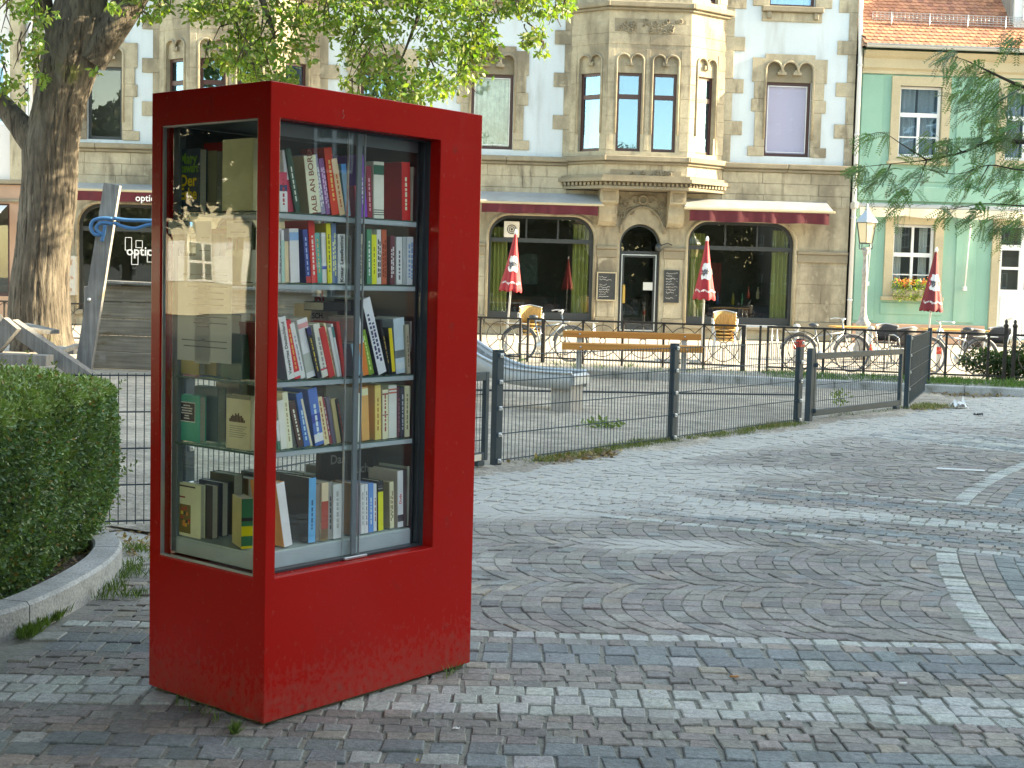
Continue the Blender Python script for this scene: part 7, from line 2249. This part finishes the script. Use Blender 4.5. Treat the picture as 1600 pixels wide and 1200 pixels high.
for i in range(30): b.tube([(rng.uniform(-.4,.4),0,0),(rng.uniform(-.7,.7),rng.uniform(-.2,.2),.4)], .008, 4)
b.build('stems', M['twig'], sh, recalc=False)
pw = thing('weed_plant', 'small green weed growing in the sand behind the fence', 'weed', grd(940,668))
L = []
for i in range(70): L.append(leafspec(Vector((rng.gauss(0,.09),rng.gauss(0,.07),abs(rng.gauss(.03,.04)))), .08, .035, vary((.13,.19,.05),.25), bias=Vector((0,0,.4))))
leaf_mesh('foliage', L, M['leaf'], pw)
pw = thing('weed_plant', 'tall thin weed growing in front of the gate', 'weed', grd(1311,648))
L = []
for i in range(90): L.append(leafspec(Vector((rng.gauss(0,.05),rng.gauss(0,.05),rng.uniform(0,.3))), .06, .02, vary((.15,.21,.05),.25), bias=Vector((0,0,.6))))
leaf_mesh('foliage', L, M['leaf'], pw)
MB().tube([(0,0,0),(.01,0,.15),(-.02,.01,.32)], .003, 4).build('stem', M['grass'], pw)
M['litter'] = mat('white_paper', (.78,.77,.76), .8)
def scrap(label, px, py, w, h, crum, seed, mt=None, cat='litter', z=.004):
    r2 = random.Random(seed); n = 6; vs = []
    for j in range(n+1):
        for i in range(n+1):
            vs.append(((i/n-.5)*w + r2.gauss(0,w*.04), (j/n-.5)*h + r2.gauss(0,h*.04), z + abs(r2.gauss(0, crum))))
    b = MB().add(vs, [(j*(n+1)+i, j*(n+1)+i+1, (j+1)*(n+1)+i+1, (j+1)*(n+1)+i) for j in range(n) for i in range(n)])
    o = b.build('paper_scrap', mt or M['litter'], recalc=False)
    o.location = grd(px, py); o.rotation_euler = (0,0,r2.uniform(0,3))
    prop(o, label, cat); return o
scrap('crumpled white tissue lying on the far part of the square', 1499, 638, .20, .18, .07, 1)
scrap('small white paper scrap on the setts in front of the bookcase', 713, 1140, .024, .012, .003, 2)
scrap('tiny white scrap near the right end of the granite band', 1232, 1122, .018, .014, .003, 3)
scrap('dark twist of rubbish on the far square right of the tissue', 1528, 650, .12, .05, .02, 5, M['dark_steel'])
scrap('yellow fallen leaf in front of the bookcase', 652, 1190, .022, .009, .002, 6, mat('yellow_leaf', (.45,.32,.05), .7), 'leaf')
st_ = MB().cbox((-.2,-.018,.0),(.2,.018,.012),.004).build('wood_strip', M['litter']); p = grd(1501,736); st_.location = (p.x,p.y,.006); st_.rotation_euler = (0,0,-.2); prop(st_, 'flat white strip lying on the setts near the curved granite line', 'litter')
st_ = MB().tube([(-.018,0,.008),(.018,.002,.008)], .004, 6).build('cigarette_end', mat('filter_orange', (.50,.22,.08), .8)); st_.location = grd(1147,1060); prop(st_, 'orange cigarette end lying on the dark setts', 'cigarette end')
st_ = MB().tube([(-.016,0,.008),(.016,.003,.008)], .004, 6).build('cigarette_end', M['litter']); st_.location = grd(1411,1071); prop(st_, 'white cigarette end lying at the right of the square', 'cigarette end')
